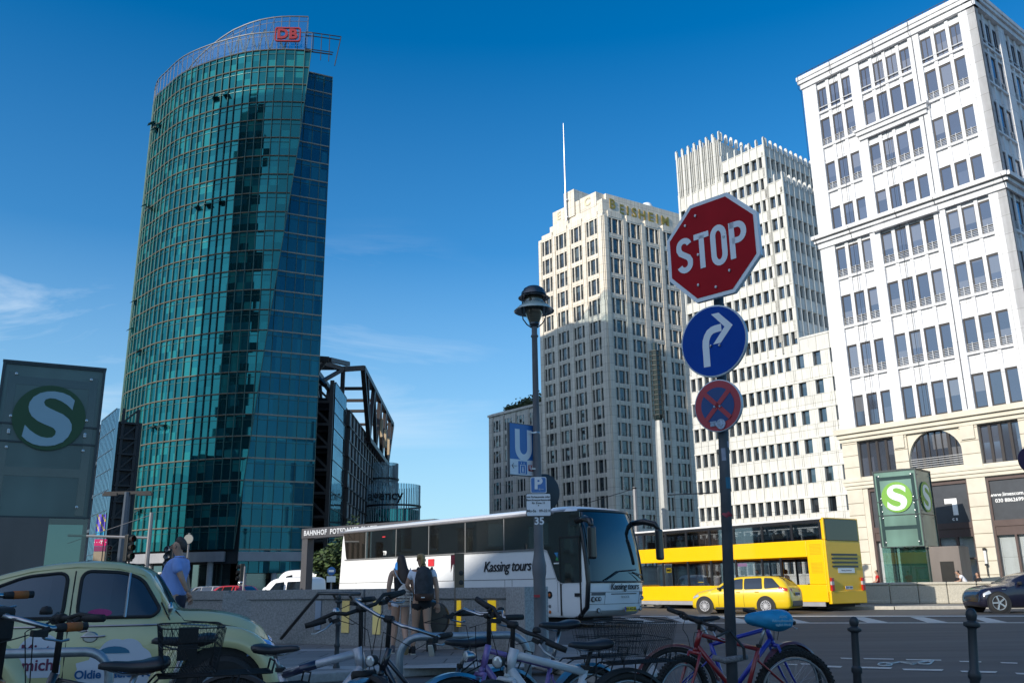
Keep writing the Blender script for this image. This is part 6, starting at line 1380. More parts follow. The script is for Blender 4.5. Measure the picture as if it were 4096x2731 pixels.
def masts():
    # dark panelled mast among the towers
    Y=56; p=at(2672,2330,Y); zt=at(2650,1372,Y).z; zb=at(2668,1662,Y).z; t=thing('panel_mast','tall pale mast with a dark gridded cylinder on top, left of the stop sign','mast',(p.x,Y,0)); r=.36
    MB().lathe([(.3,0),(.27,zb-1.5),(.2,zb)],8).build('pole',M('mast pale',(.38,.38,.36),.5,.2),t)
    MB().lathe([(.25,zb-.3),(r-.03,zb),(r-.03,zt-.6),(.2,zt-.5),(.2,zt),(0,zt)],8).build('panel_head',M('mast dark glass',(.015,.03,.03),.2,.2,coat=.5),t)
    m=MB()
    for k in range(8): q=R(45*k); m.box(r*math.cos(q)-.02,r*math.cos(q)+.02,r*math.sin(q)-.02,r*math.sin(q)+.02,zb-.2,zt-.55)
    for i in range(14): z=zb+(zt-.6-zb)*i/13; m.lathe([(r-.03,z),(r+.02,z+.01),(r+.02,z+.05),(r-.03,z+.06)],8)
    m.build('panel_frame',M('mast frame',(.05,.055,.05),.5,.3),t)
    def pole(px,pt,Y,r,nm,lab,cat,extra=None,mt=None,grp=None):
        p=at(px,2335,Y); z=at(px,pt,Y).z; t=thing(nm,lab,cat,(p.x,Y,-.1),0,grp); MB().tube([(0,0,0),(0,0,z)],[r,r*.7],8).build('pole',mt or M('pole mid grey',(.22,.22,.23),.5,.4),t,smooth=40)
        if extra: extra(t,z)
        return t
    def wires(t,z): m=MB().tube([(0,0,z-.1),(-4,-1,z-1.3),(-8,-2,z-2.6)],.02,4).tube([(2.,0,z-.5),(5,0,z-.4)],.03,4).tube([(2,0,z-.5),(2,0,z+.4)],.02,4).lathe([(.12,z-.12),(.16,z-.05),(0,z)],8); m.build('wire_fitting',DKM,t)
    pole(2556,1940,54,.16,'wire_pole','short grey overhead wire pole above the coach roof front','pole',wires)
    def head(t,z): MB().box(-.2,.5,-.15,.15,z-.1,z+.15).build('lamp_head',DKM,t,bevel=.03)
    pole(2922,1800,50,.14,'slim_street_light','slim grey street light just right of the stop sign pole','street lamp',head)
    def dbl(t,z): m=MB().box(-1.6,1.6,-.1,.1,z-.15,z+.05).box(-1.7,-.7,-.15,.15,z-.25,z-.05).box(.7,1.7,-.15,.15,z-.25,z-.05); m.build('lamp_head',DKM,t)
    pole(474,1962,62,.32,'double_street_light','dark double-headed street light in front of the glass tower base','street lamp',dbl,M('pole navy',(.05,.07,.1),.4,.5))
    def arm(t,z):
        m=MB().tube([(0,0,z-1.1),(-3.6,0,z-.95)],.06,6).tube([(0,0,z-.1),(-3.6,0,z-1.3)],.015,4); m.build('signal_arm',M('pole mid grey',(.22,.22,.23),.5,.4),t)
    pole(580,2040,40,.12,'signal_gantry_post','grey post with a horizontal arm left of the man in the blue shirt','signal post',arm)
    lens=[M('signal red off',(.12,.01,.01),.2,coat=1),M('signal amber off',(.12,.06,.01),.2,coat=1),M('signal green off',(.01,.08,.03),.2,coat=1)]
    def tl(px,py,Y,lab,s=1,rz=0,shiny=False,pb=None):
        p=at(px,py,Y); t=thing('traffic_light',lab,'traffic light',(p.x,Y,-.1),rz,'traffic lights across the junction'); z=p.z+.1
        MB().tube([(0.12*s,.1,0),(0.12*s,.1,z+.3*s)],.06,8).build('pole',M('pole mid grey',(.22,.22,.23),.5,.4),t,smooth=True)
        MB().box(-.16*s,.16*s,-.12,.1,z-.55*s,z+.45*s).build('housing',M('signal housing',(.02,.022,.022),.4),t,bevel=.03)
        for i,l in enumerate(lens):
            zz=z+.28*s-i*.32*s; MB().lathe([(0,-.02),(.10*s,0)],16,0,(0,-.13,zz),'y').lathe([(.105*s,.0),(.12*s,-.16)],14,1,(0,-.13,zz),'y').build('signal_lens',[CHR if shiny else l,BLK if not shiny else CHR],t)
        return t
    tl(515,2185,38,'black traffic light head nearest the gantry post, left of the man',1.1,R(60)); tl(678,2222,26,'shiny-lensed traffic light seen beside the face of the man in the blue shirt',.62,0,True)
    tl(436,2210,55,'small traffic light by the magenta sign at far left',1.,R(30)); tl(968,2285,48,'small black traffic light above the motorcyclist',.9,R(-60))
    # round mirror-like sign back
    p=at(754,2155,30); t=thing('round_traffic_sign','pale round sign seen from behind above the man in the blue shirt','traffic sign',(p.x,30,-.1)); MB().lathe([(0,-.01),(.15,-.01),(.16,.01),(0,.02)],28,None,(0,0,p.z+.1),'y').build('disc',M('sign back pale',(.25,.26,.25),.5,.3),t); MB().tube([(-.0,.05,0),(0,.05,p.z+.3)],.03,6).build('pole',M('pole mid grey',(.22,.22,.23),.5,.4),t)
    # small pictogram plate
    p=at(641,2300,30); t=thing('pictogram_sign','tiny white arrow plate on a thin post left of the man','traffic sign',(p.x,30,-.1)); MB().box(-.08,.08,-.02,0,p.z-.0,p.z+.2,0).box(-.02,.02,-.025,-.02,p.z+.03,p.z+.17,1).build('plate',[WHT,BLK],t); MB().tube([(0,.02,0),(0,.02,p.z)],.025,6).build('pole',DKM,t)
    # bus stop sign
    p=at(1326,2283,31); t=thing('blue_round_sign','small blue round traffic sign over a white plate, left of the coach rear','traffic sign',(p.x,31,-.1)); z=p.z+.1
    MB().lathe([(0,-.02),(.13,-.02),(.14,0),(0,.01)],28,0,(0,0,z),'y').box(-.09,.09,-.026,-.02,z-.03,z+.04,1).build('disc',[M('blue small sign',(.02,.12,.35),.4),WHT],t); MB().box(-.15,.15,-.02,0,z-.36,z-.16).build('plate',WHT,t); MB().tube([(0,.03,0),(0,.03,z+.1)],.03,6).build('pole',M('pole mid grey',(.22,.22,.23),.5,.4),t)
    # magenta shop sign and coloured banner
    p=at(404,2165,58); t=thing('magenta_sign_pillar','magenta company sign on a tan pillar at far left','sign',(p.x,58,-.1)); z=p.z; mg=M('magenta',(.55,.0,.12),.4,var=0)
    MB().box(-.38,.38,-.1,.1,z-.17,z+.25,0).build('sign_panel',mg,t); MB().me(text('· · ·T· ·',.3,.008,.004),TM(0,-.11,z+.04)@XZ).build('logo_mark',WHT,t); MB().box(-.36,.36,-.09,.09,z-.5,z-.2).build('lower_panel',M('plum',(.2,.0,.08),.5),t); MB().box(-.36,.36,-.1,.1,-.1,z-.52).build('pillar',M('tan panel2',(.28,.22,.15),.6),t)
    p=at(402,2095,57); t=thing('event_banner','blue, violet and yellow banner hanging above the magenta sign','banner',(p.x,57,-.1)); z=p.z
    m=MB(); rr=random.Random(3)
    for i in range(7):
        for j in range(9): 
            x=-.28+i*.08; zz=z-.65+j*.15; c=0 if j<2 else (2 if (i+j)%4==0 else 1); dy=.06*math.sin(i*1.3); m.add([(x,dy,zz),(x+.08,.06*math.sin((i+1)*1.3),zz),(x+.08,.06*math.sin((i+1)*1.3),zz+.15),(x,dy,zz+.15)],[(0,1,2,3)],c)
    m.build('cloth',[M('banner cyan',(.02,.3,.5),.7),M('banner violet',(.12,.08,.5),.7),M('banner yellow',(.6,.5,.05),.7)],t); MB().tube([(.32,0,0),(.32,0,z+.8)],.03,6).build('pole',DKM,t)
    # dark violet sign edge at the right frame
    p=at(4128,1840,11); t=thing('dark_sign_disc','dark violet round sign just entering at the right edge','traffic sign',(p.x,11,-.1)); MB().lathe([(0,-.01),(.17,-.01),(.17,.01),(0,.01)],28,None,(0,0,p.z+.1),'y').build('disc',M('violet disc',(.03,.0,.04),.5),t); MB().tube([(.0,.04,0),(0,.04,p.z+.2)],.03,6).build('pole',DKM,t)
masts()
# ---------------- people
SKIN=M('skin light',(.50,.29,.20),.55,var=.05,scale=6); SKIN2=M('skin tan',(.42,.24,.16),.55,var=.05,scale=6)
def skin(name,mt,parent,nodes,edges,root=None,sub=2):
    """nodes {key:(pos,r or (rx,ry))}; edges list of key pairs; grown with a Skin modifier"""
    ks=list(nodes); me=bpy.data.meshes.new(name); me.from_pydata([tuple(nodes[k][0]) for k in ks],[(ks.index(a),ks.index(b)) for a,b in edges],[])
    o=bpy.data.objects.new(name,me); C.objects.link(o); o.parent=parent; me.materials.append(mt)
    sm=o.modifiers.new('skin','SKIN'); sm.use_smooth_shade=True
    if not me.skin_vertices:
        bpy.context.view_layer.objects.active=o; bpy.ops.mesh.customdata_skin_add()
    sv=me.skin_vertices[0].data
    for i,k in enumerate(ks):
        r=nodes[k][1]; sv[i].radius=r if isinstance(r,tuple) else (r,r); sv[i].use_root=(k==(root or ks[0]))
    s=o.modifiers.new('sub','SUBSURF'); s.levels=sub; s.render_levels=sub
    return o
def chain(*k): return [(a,b) for a,b in zip(k[:-1],k[1:])]
def hand(parent,p,d,side,mt,s=1.0,curl=.5):
    """palm with four fingers and a thumb; d = direction of the forearm"""
    d=Vector(d).normalized(); u=Vector((0,0,1)) if abs(d.z)<.9 else Vector((0,1,0)); a=d.cross(u).normalized(); b=a.cross(d).normalized(); p=Vector(p); m=MB()
    m.loft([[p+d*t*s+a*x*w*s+b*y*.5*w*s for x,y in ((-1,-.5),(-.5,-.8),(.5,-.8),(1,-.5),(1,.5),(.5,.8),(-.5,.8),(-1,.5))] for t,w in ((0,.026),(.03,.036),(.06,.042),(.09,.04))])
    for i,(off,L_) in enumerate(((-.03,.062),(-.01,.072),(.01,.068),(.03,.052))):
        q=p+d*.085*s+a*off*s; m.tube([q,q+(d*.4+b*-.15*curl)*L_*s,q+(d*.7-b*.6*curl)*L_*s,q+(d*.85-b*1.1*curl)*L_*s],[.010*s,.009*s,.0085*s,.006*s],7)
    q=p+d*.03*s-a*.03*s*side; m.tube([q,q+(d*.5-a*.6*side)*.04*s,q+(d*.9-a*.7*side)*.06*s],[.012*s,.011*s,.007*s],7)
    return m.build('hand',mt,parent,smooth=True)
V=Vector
def girl(t,skinm,hairm,pony,up=None):
    pass
def person(name_lab,loc,rz,J,skinm,group=None,s=1.0):
    """J: dict of joints in local metres"""
    t=thing('person',name_lab,'person',loc,rz,group); t.scale=(s,s,s)
    n={'pel':(J['pel'],(.13*J.get('w',1),.10*J.get('w',1))),'bel':(J['pel'].lerp(J['che'],.45),(.115*J.get('w',1),.09*J.get('b',1))),'che':(J['che'],(.14*J.get('w',1),.10*J.get('b',1))),'nk':(J['che'].lerp(J['neck'],.8),(.06,.055)),'neck':(J['neck'],.052),
       'h1':(J['head']+V((0,0,-.06)),(.062,.072)),'h2':(J['head']+V((0,0,.03)),(.078,.092)),'h3':(J['head']+V((0,0,.10)),(.055,.065))}
    e=chain('pel','bel','che','nk','neck','h1','h2','h3')
    for s_ in 'lr':
        n['sh'+s_]=(J['sh'+s_],.062); n['el'+s_]=(J['el'+s_],.043); n['wr'+s_]=(J['wr'+s_],.03); e+=chain('che','sh'+s_,'el'+s_,'wr'+s_)
        if 'kn'+s_ in J:
            n['hi'+s_]=(J['hi'+s_],.085); n['th'+s_]=(J['hi'+s_].lerp(J['kn'+s_],.5),.082); n['kn'+s_]=(J['kn'+s_],.06); n['ca'+s_]=(J['kn'+s_].lerp(J['an'+s_],.3),.064); n['an'+s_]=(J['an'+s_],.033); e+=chain('pel','hi'+s_,'th'+s_,'kn'+s_,'ca'+s_,'an'+s_)
    b=skin('body',skinm,t,n,e,'pel')
    for s_,sg in (('l',-1),('r',1)):
        hand(t,J['wr'+s_],J['wr'+s_]-J['el'+s_],sg,skinm,1.0,J.get('curl',.6))
    # face: nose, ears, eyes, mouth
    f=J.get('face',V((0,1,0))).normalized(); h=J['head']; r=f.cross(V((0,0,1))).normalized(); m=MB()
    m.tube([h+f*.085+V((0,0,.05)),h+f*.108+V((0,0,.005)),h+f*.09+V((0,0,-.012))],[.008,.014,.010],8)
    for q in (-1,1): m.lathe([(0,-.008),(.02,-.006),(.026,.006),(0,.01)],10,None,h+r*q*.08+V((0,0,.005)),'x')
    m.build('nose_and_ears' if False else 'face',skinm,b,smooth=True)
    m=MB()
    for q in (-1,1): m.lathe([(0,-.005),(.008,0),(0,.005)],8,None,h+f*.088+r*q*.03+V((0,0,.035)),'y')
    m.tube([h+f*.088-r*.02+V((0,0,-.045)),h+f*.096+V((0,0,-.045)),h+f*.088+r*.02+V((0,0,-.045))],.004,5); m.build('eyes_and_mouth',M('eye dark',(.05,.02,.02),.4),b)
    return t,b
def shoe(t,an,d,mt,sole,tilt=0,name='shoe'):
    d=V(d).normalized(); M_=TM(*an)@RZ(math.atan2(d.y,d.x))@Matrix.Rotation(tilt,4,'Y'); m=MB().xf(M_)
    S=[(-.07,.032,.0),(-.05,.038,.07),(.0,.040,.06),(.06,.042,.03),(.12,.044,.0),(.165,.035,-.015),(.185,.015,-.03)]
    m.loft([[(x,y*w,z0) for y,z0 in ((-1,-.06),(1,-.06),(1.0,max(zt*.5,-.045)),(.5,zt),(-.5,zt),(-1.0,max(zt*.5,-.045)))] for x,w,zt in S],0)
    m.loft([[(x,y*w*1.06,z0) for y,z0 in ((-1,-.078),(1,-.078),(1,-.055),(-1,-.055))] for x,w,zt in S],1)
    return m.build(name,[mt,sole],t,smooth=45)
wtee=M('white tee',(.72,.74,.82),.85,var=.06,scale=9,bump=.2); blk=M('black cloth',(.012,.012,.015),.85,var=.2,scale=10); den=M('pale denim',(.66,.68,.78),.85,var=.1,scale=12); sol=M('rubber sole',(.5,.48,.42),.7); sol2=M('gum sole',(.22,.17,.09),.8)
def girls():
    # brown-haired girl
    p=hp(1588,2614,0); s=1.0
    J=dict(pel=V((0,0,.93)),che=V((0,.02,1.27)),neck=V((-.0,.03,1.44)),head=V((-.01,.04,1.56)),shl=V((-.17,.02,1.37)),shr=V((.17,.02,1.37)),ell=V((-.22,.02,1.10)),wrl=V((-.20,.12,.88)),elr=V((.21,-.02,1.10)),wrr=V((.20,.10,.90)),
        hil=V((-.085,0,.86)),hir=V((.085,0,.86)),knl=V((-.10,.12,.48)),anl=V((-.13,.10,.09)),knr=V((.07,.0,.47)),anr=V((.11,-.28,.20)),face=V((-.5,1,0)),w=.88,b=.9)
    t,b=person('girl with long brown hair, black top and white shorts carrying a patterned drawstring bag',(p.x+.05,p.y,0),R(5),J,SKIN)
    skin('tank_top',blk,t,{'a':(J['pel']+V((0,0,.06)),(.14,.11)),'b':(V((0,.01,1.12)),(.13,.10)),'c':(V((0,.02,1.27)),(.155,.11)),'d':(V((0,.02,1.33)),(.13,.08))},chain('a','b','c','d'))
    skin('shorts',den,t,{'a':(V((0,0,1.0)),(.125,.105)),'b':(V((0,-.01,.92)),(.145,.125)),'l':(V((-.09,.01,.86)),.10),'l2':(V((-.095,.04,.76)),.112),'r':(V((.09,-.01,.86)),.11),'r2':(V((.09,0,.76)),.112)},chain('a','b','l','l2')+chain('b','r','r2'),sub=1)
    hm=M('brown hair',(.045,.022,.014),.5,var=.4,scale=18,stretch=(6,6,.6)); 
    skin('hair',hm,t,{'a':(V((-.01,.03,1.66)),(.05,.055)),'b':(V((-.01,.02,1.60)),(.088,.098)),'c':(V((.01,-.02,1.49)),(.085,.07)),'d':(V((.03,-.06,1.36)),(.115,.05)),'e':(V((.05,-.09,1.24)),(.11,.04)),'f':(V((.07,-.10,1.12)),(.05,.02))},chain('a','b','c','d','e','f'))
    for x in (-.12,.12): MB().tube([(x,.07,1.37),(x*.95,0,1.42),(x*.9,-.09,1.33)],.008,5).build('top_strap',blk,t)
    shoe(t,J['anl']+V((0,.02,-.01)),(-.1,1,0),M('grey shoe',(.08,.08,.1),.7),sol); shoe(t,J['anr'],(.05,1,-0),M('grey shoe',(.08,.08,.1),.7),sol2,R(62))
    # bag, its own thing
    m=M('patterned bag cloth',(.6,.55,.5),.9,var=.5,scale=28,stretch=(1,1,1.6),bump=.3); bt=thing('drawstring_bag','cream patterned drawstring bag on the back of the brown-haired girl','bag',(p.x+.13,p.y-.14,.0),R(5))
    MB().loft([[(r*math.cos(q),r*.55*math.sin(q)-.02,z) for q in [i*R(22.5) for i in range(16)]] for z,r in ((.80,.07),(.82,.12),(.9,.145),(1.0,.14),(1.08,.11),(1.13,.06),(1.16,.035))]).build('sack',m,bt,smooth=True)
    mm=MB()
    for z in (.87,.92,.98,1.03):
        for k in range(14): q=R(200+k*10); mm.box(.147*math.cos(q)-.006,.147*math.cos(q)+.006,.082*math.sin(q)-.03,.082*math.sin(q)-.022,z-.012,z+.012)
    mm.build('print_pattern',M('print brown',(.06,.035,.03),.9),bt)
    for x in (-.2,.09): MB().tube([(x,.28,1.36),(x,.14,1.43),(x*.8,.02,1.33),(x*.3,-.0,1.18),(0,.0,1.15)],.009,5).build('strap',M('strap pale',(.45,.5,.55),.8),bt)
    # blonde girl
    p=hp(1680,2618,0)
    J=dict(pel=V((0,0,.94)),che=V((0,.02,1.28)),neck=V((-.0,.03,1.44)),head=V((-.03,.05,1.555)),shl=V((-.18,.02,1.37)),shr=V((.18,.02,1.37)),ell=V((-.27,.03,1.13)),wrl=V((-.2,.2,1.02)),elr=V((.26,-.02,1.08)),wrr=V((.27,.02,.83)),
        hil=V((-.09,0,.87)),hir=V((.09,0,.87)),knl=V((-.12,.08,.48)),anl=V((-.16,.05,.09)),knr=V((.10,-.03,.48)),anr=V((.22,-.30,.16)),face=V((-.7,1,0)),w=.9,b=.9)
    t,b=person('blonde girl with ponytail, pale T-shirt and black shorts wearing a dark backpack',(p.x+.02,p.y,0),R(-3),J,SKIN2)
    skin('t_shirt',wtee,t,{'a':(V((0,0,.88)),(.165,.14)),'b':(V((0,.01,1.12)),(.145,.12)),'c':(V((0,.02,1.28)),(.15,.11)),'d':(V((0,.02,1.37)),(.11,.075)),'sl':(V((-.185,.02,1.345)),.07),'el':(V((-.24,.02,1.22)),.068),'sr':(V((.185,.02,1.345)),.07),'er':(V((.235,.01,1.22)),.068)},chain('a','b','c','d')+chain('c','sl','el')+chain('c','sr','er'))
    skin('shorts',blk,t,{'a':(V((0,0,.98)),(.125,.105)),'b':(V((0,-.01,.91)),(.145,.12)),'l':(V((-.09,.01,.85)),.10),'l2':(V((-.105,.03,.70)),.115),'r':(V((.09,-.01,.85)),.11),'r2':(V((.095,0,.70)),.115)},chain('a','b','l','l2')+chain('b','r','r2'),sub=1)
    MB().tube([(-.2,-.0,.95),(-.2,0,.67)],.007,4).build('shorts_stripe',WHT,t)
    hb=M('blonde hair',(.30,.19,.07),.5,var=.35,scale=18,stretch=(6,6,.6))
    skin('hair',hb,t,{'a':(V((-.03,.03,1.675)),(.055,.06)),'b':(V((-.03,.025,1.62)),(.09,.098)),'c':(V((-.03,.01,1.55)),(.075,.07))},chain('a','b','c')); skin('ponytail',hb,t,{'a':(V((-.01,-.07,1.66)),.022),'b':(V((.02,-.11,1.60)),.038),'c':(V((.03,-.10,1.48)),.042),'d':(V((.0,-.10,1.37)),.03),'e':(V((-.03,-.10,1.30)),.012)},chain('a','b','c','d','e'))
    shoe(t,J['anl']+V((0,.02,-.01)),(-.5,1,0),blk,sol); shoe(t,J['anr'],(.15,1,0),blk,sol,R(55))
    bt=thing('backpack','dark grey backpack with brown leather base worn by the blonde girl','backpack',(p.x+.06,p.y-.17,0),R(-3)); bg=M('backpack grey',(.035,.038,.045),.85,var=.3,scale=14,bump=.3)
    def rsec(z,w,d,y0=0): return [(w*cx,y0+d*cy,z) for cx,cy in ((-1,.6),(-.9,-.5),(-.55,-1),(.55,-1),(.9,-.5),(1,.6),(.6,1),(-.6,1))]
    MB().loft([rsec(.98,.155,.08),rsec(1.1,.165,.10),rsec(1.25,.155,.10),rsec(1.36,.13,.085),rsec(1.43,.08,.05),rsec(1.45,.03,.02)]).build('pack',bg,bt,smooth=60); MB().loft([rsec(.88,.13,.07),rsec(.90,.155,.10),rsec(.99,.16,.105),rsec(1.0,.158,.1)]).build('leather_base',M('leather brown',(.06,.025,.015),.6),bt,smooth=60)
    MB().loft([rsec(1.0,.10,.05,-.07),rsec(1.15,.11,.05,-.07),rsec(1.22,.08,.035,-.06)]).build('front_pocket',bg,bt,smooth=60); MB().box(-.02,.04,-.112,-.105,.93,.945).build('label_patch',WHT,bt); MB().tube([(-.04,-.02,1.44),(-.02,-.02,1.49),(.03,-.02,1.49),(.04,-.02,1.44)],.008,5).build('grab_loop',blk,bt)
    for x in (-.12,.12): MB().tube([(x,.28,1.25),(x,.25,1.37),(x,.16,1.43),(x,.05,1.4)],.018,6).build('strap',bg,bt)
girls()
def man():
    p=at(708,2360,15.); shirt=M('blue shirt',(.22,.33,.66),.8,var=.12,scale=7,bump=.4,stretch=(1,1,.5))
    J=dict(pel=V((.02,0,.95)),che=V((-.02,0,1.30)),neck=V((.0,0,1.50)),head=V((-.04,0,1.62)),shl=V((-.0,-.17,1.42)),shr=V((.0,.17,1.42)),ell=V((.13,-.20,1.17)),wrl=V((.20,-.12,.98)),elr=V((.05,.22,1.15)),wrr=V((.12,.2,.93)),
       hil=V((0,-.1,.88)),hir=V((0,.1,.88)),knl=V((-.02,-.11,.48)),anl=V((0,-.12,.08)),knr=V((.02,.12,.48)),anr=V((.04,.12,.08)),face=V((-1,.05,0)),w=.95,b=.9)
    t,b=person('stout man in a blue short-sleeved shirt leaning a hand on the parapet, facing left',(p.x,15.,-.0),0,J,SKIN2,s=1.10)
    skin('shirt',shirt,t,{'a':(V((.0,0,.84)),(.19,.20)),'b':(V((-.09,0,1.05)),(.23,.23)),'c':(V((-.07,0,1.22)),(.20,.20)),'d':(V((.0,0,1.36)),(.145,.16)),'e':(V((.01,0,1.46)),(.085,.085)),'sl':(V((.01,-.18,1.41)),.085),'el':(V((.08,-.2,1.24)),.078),'sr':(V((.01,.18,1.41)),.085),'er':(V((.03,.21,1.25)),.078)},chain('a','b','c','d','e')+chain('d','sl','el')+chain('d','sr','er'))
    MB().loft([[(.06*math.cos(q)+.0,.07*math.sin(q),1.50),(.085*math.cos(q)-.0,.09*math.sin(q),1.48)] for q in [R(i*30) for i in range(13)]],closed=False,caps=False).build('collar',shirt,t,smooth=True)
    MB().box(-.2,-.14,-.15,-.10,1.25,1.262).build('shirt_pocket',M('pocket dark',(.02,.03,.08),.8),t)
    jn=M('dark jeans',(.015,.02,.04),.85,var=.15,scale=12)
    skin('trousers',jn,t,{'a':(V((.02,0,.98)),(.145,.15)),'b':(V((.02,0,.9)),(.145,.16)),'l':(V((0,-.1,.84)),.105),'l2':(V((-.02,-.11,.48)),.08),'l3':(V((0,-.12,.12)),.065),'r':(V((0,.1,.84)),.105),'r2':(V((.02,.12,.48)),.08),'r3':(V((.04,.12,.12)),.065)},chain('a','b','l','l2','l3')+chain('b','r','r2','r3'),sub=1)
    skin('hair',M('grey brown hair',(.05,.04,.035),.6,var=.4,scale=20),t,{'a':(V((-.07,0,1.735)),(.035,.055)),'b':(V((-.02,0,1.735)),(.07,.075)),'c':(V((.04,0,1.67)),(.06,.075)),'d':(V((.05,0,1.58)),(.05,.062))},chain('a','b','c','d'))
    for y in (-.12,.12): shoe(t,V((.0,y,.08)),(-1,0,0),blk,sol)
man()
def simple_person(lab,loc,rz,shirtm,hairm,pants,seat=False,lean=0,grp=None,skm=None,longhair=False):
    skm=skm or SKIN2; L=lean
    J=dict(pel=V((0,0,.93)),che=V((0,L,1.28-L*.3)),neck=V((0,L*1.3,1.46-L*.4)),head=V((0,L*1.6+.02,1.58-L*.5)),shl=V((-.18,L,1.38-L*.3)),shr=V((.18,L,1.38-L*.3)),ell=V((-.24,L+.05,1.12-L*.2)),wrl=V((-.2,L+.24,1.05)),elr=V((.24,L+.05,1.12-L*.2)),wrr=V((.2,L+.24,1.05)),
       hil=V((-.09,0,.87)),hir=V((.09,0,.87)),knl=V((-.1,.03,.48)),anl=V((-.1,0,.08)),knr=V((.1,.03,.48)),anr=V((.1,0,.08)),w=1,b=1)
    t,b=person(lab,loc,rz,J,skm,grp)
    skin('shirt',shirtm,t,{'a':(V((0,0,.92)),(.16,.13)),'b':(V((0,L*.5,1.12-L*.1)),(.15,.12)),'c':(V((0,L,1.28-L*.3)),(.16,.12)),'d':(V((0,L,1.38-L*.3)),(.11,.08)),'sl':(J['shl'],.075),'el':(J['shl'].lerp(J['ell'],.6),.07),'sr':(J['shr'],.075),'er':(J['shr'].lerp(J['elr'],.6),.07)},chain('a','b','c','d')+chain('c','sl','el')+chain('c','sr','er'),sub=1)
    skin('trousers',pants,t,{'a':(V((0,0,.96)),(.13,.11)),'l':(V((-.09,0,.85)),.10),'l2':(V((-.1,.03,.48)),.075),'l3':(V((-.1,0,.1)),.06),'r':(V((.09,0,.85)),.10),'r2':(V((.1,.03,.48)),.075),'r3':(V((.1,0,.1)),.06)},chain('a','l','l2','l3')+chain('a','r','r2','r3'),sub=1)
    h=J['head']; n={'a':(h+V((0,-.01,.12)),(.055,.06)),'b':(h+V((0,-.02,.06)),(.088,.095)),'c':(h+V((0,-.05,-.01)),(.075,.05))}; e=chain('a','b','c')
    if longhair: n['d']=(h+V((0,-.08,-.14)),(.09,.05)); e+=chain('c','d')
    skin('hair',hairm,t,n,e,sub=1)
    return t
DH=M('dark hair',(.012,.01,.009),.5,var=.3,scale=20); JN=M('dark jeans',(.015,.02,.04),.85,var=.15,scale=12)
p=at(3512,2332,49.6); simple_person('person in a bright red shirt walking left behind the cream parapet',(p.x,49.6,-.0),R(75),M('red shirt',(.55,.015,.015),.8),DH,JN)
p=at(3868,2332,46.5); simple_person('person in a white T-shirt leaning forward over the cream parapet',(p.x,46.5,-.0),R(60),M('white shirt cloth',(.75,.73,.75),.8),DH,JN,lean=.22)  # plain white shirt colour
p=at(3832,2332,48.5); simple_person('dark-clothed person just left of the one in the white T-shirt',(p.x,48.5,-.15),R(-70),blk,DH,JN,lean=.1)
p=at(3915,2332,48.); simple_person('long-haired person in dark vest at the right end of the group behind the parapet',(p.x,48,-.2),R(100),blk,M('auburn hair',(.06,.03,.015),.5,var=.3,scale=20),JN,longhair=True)
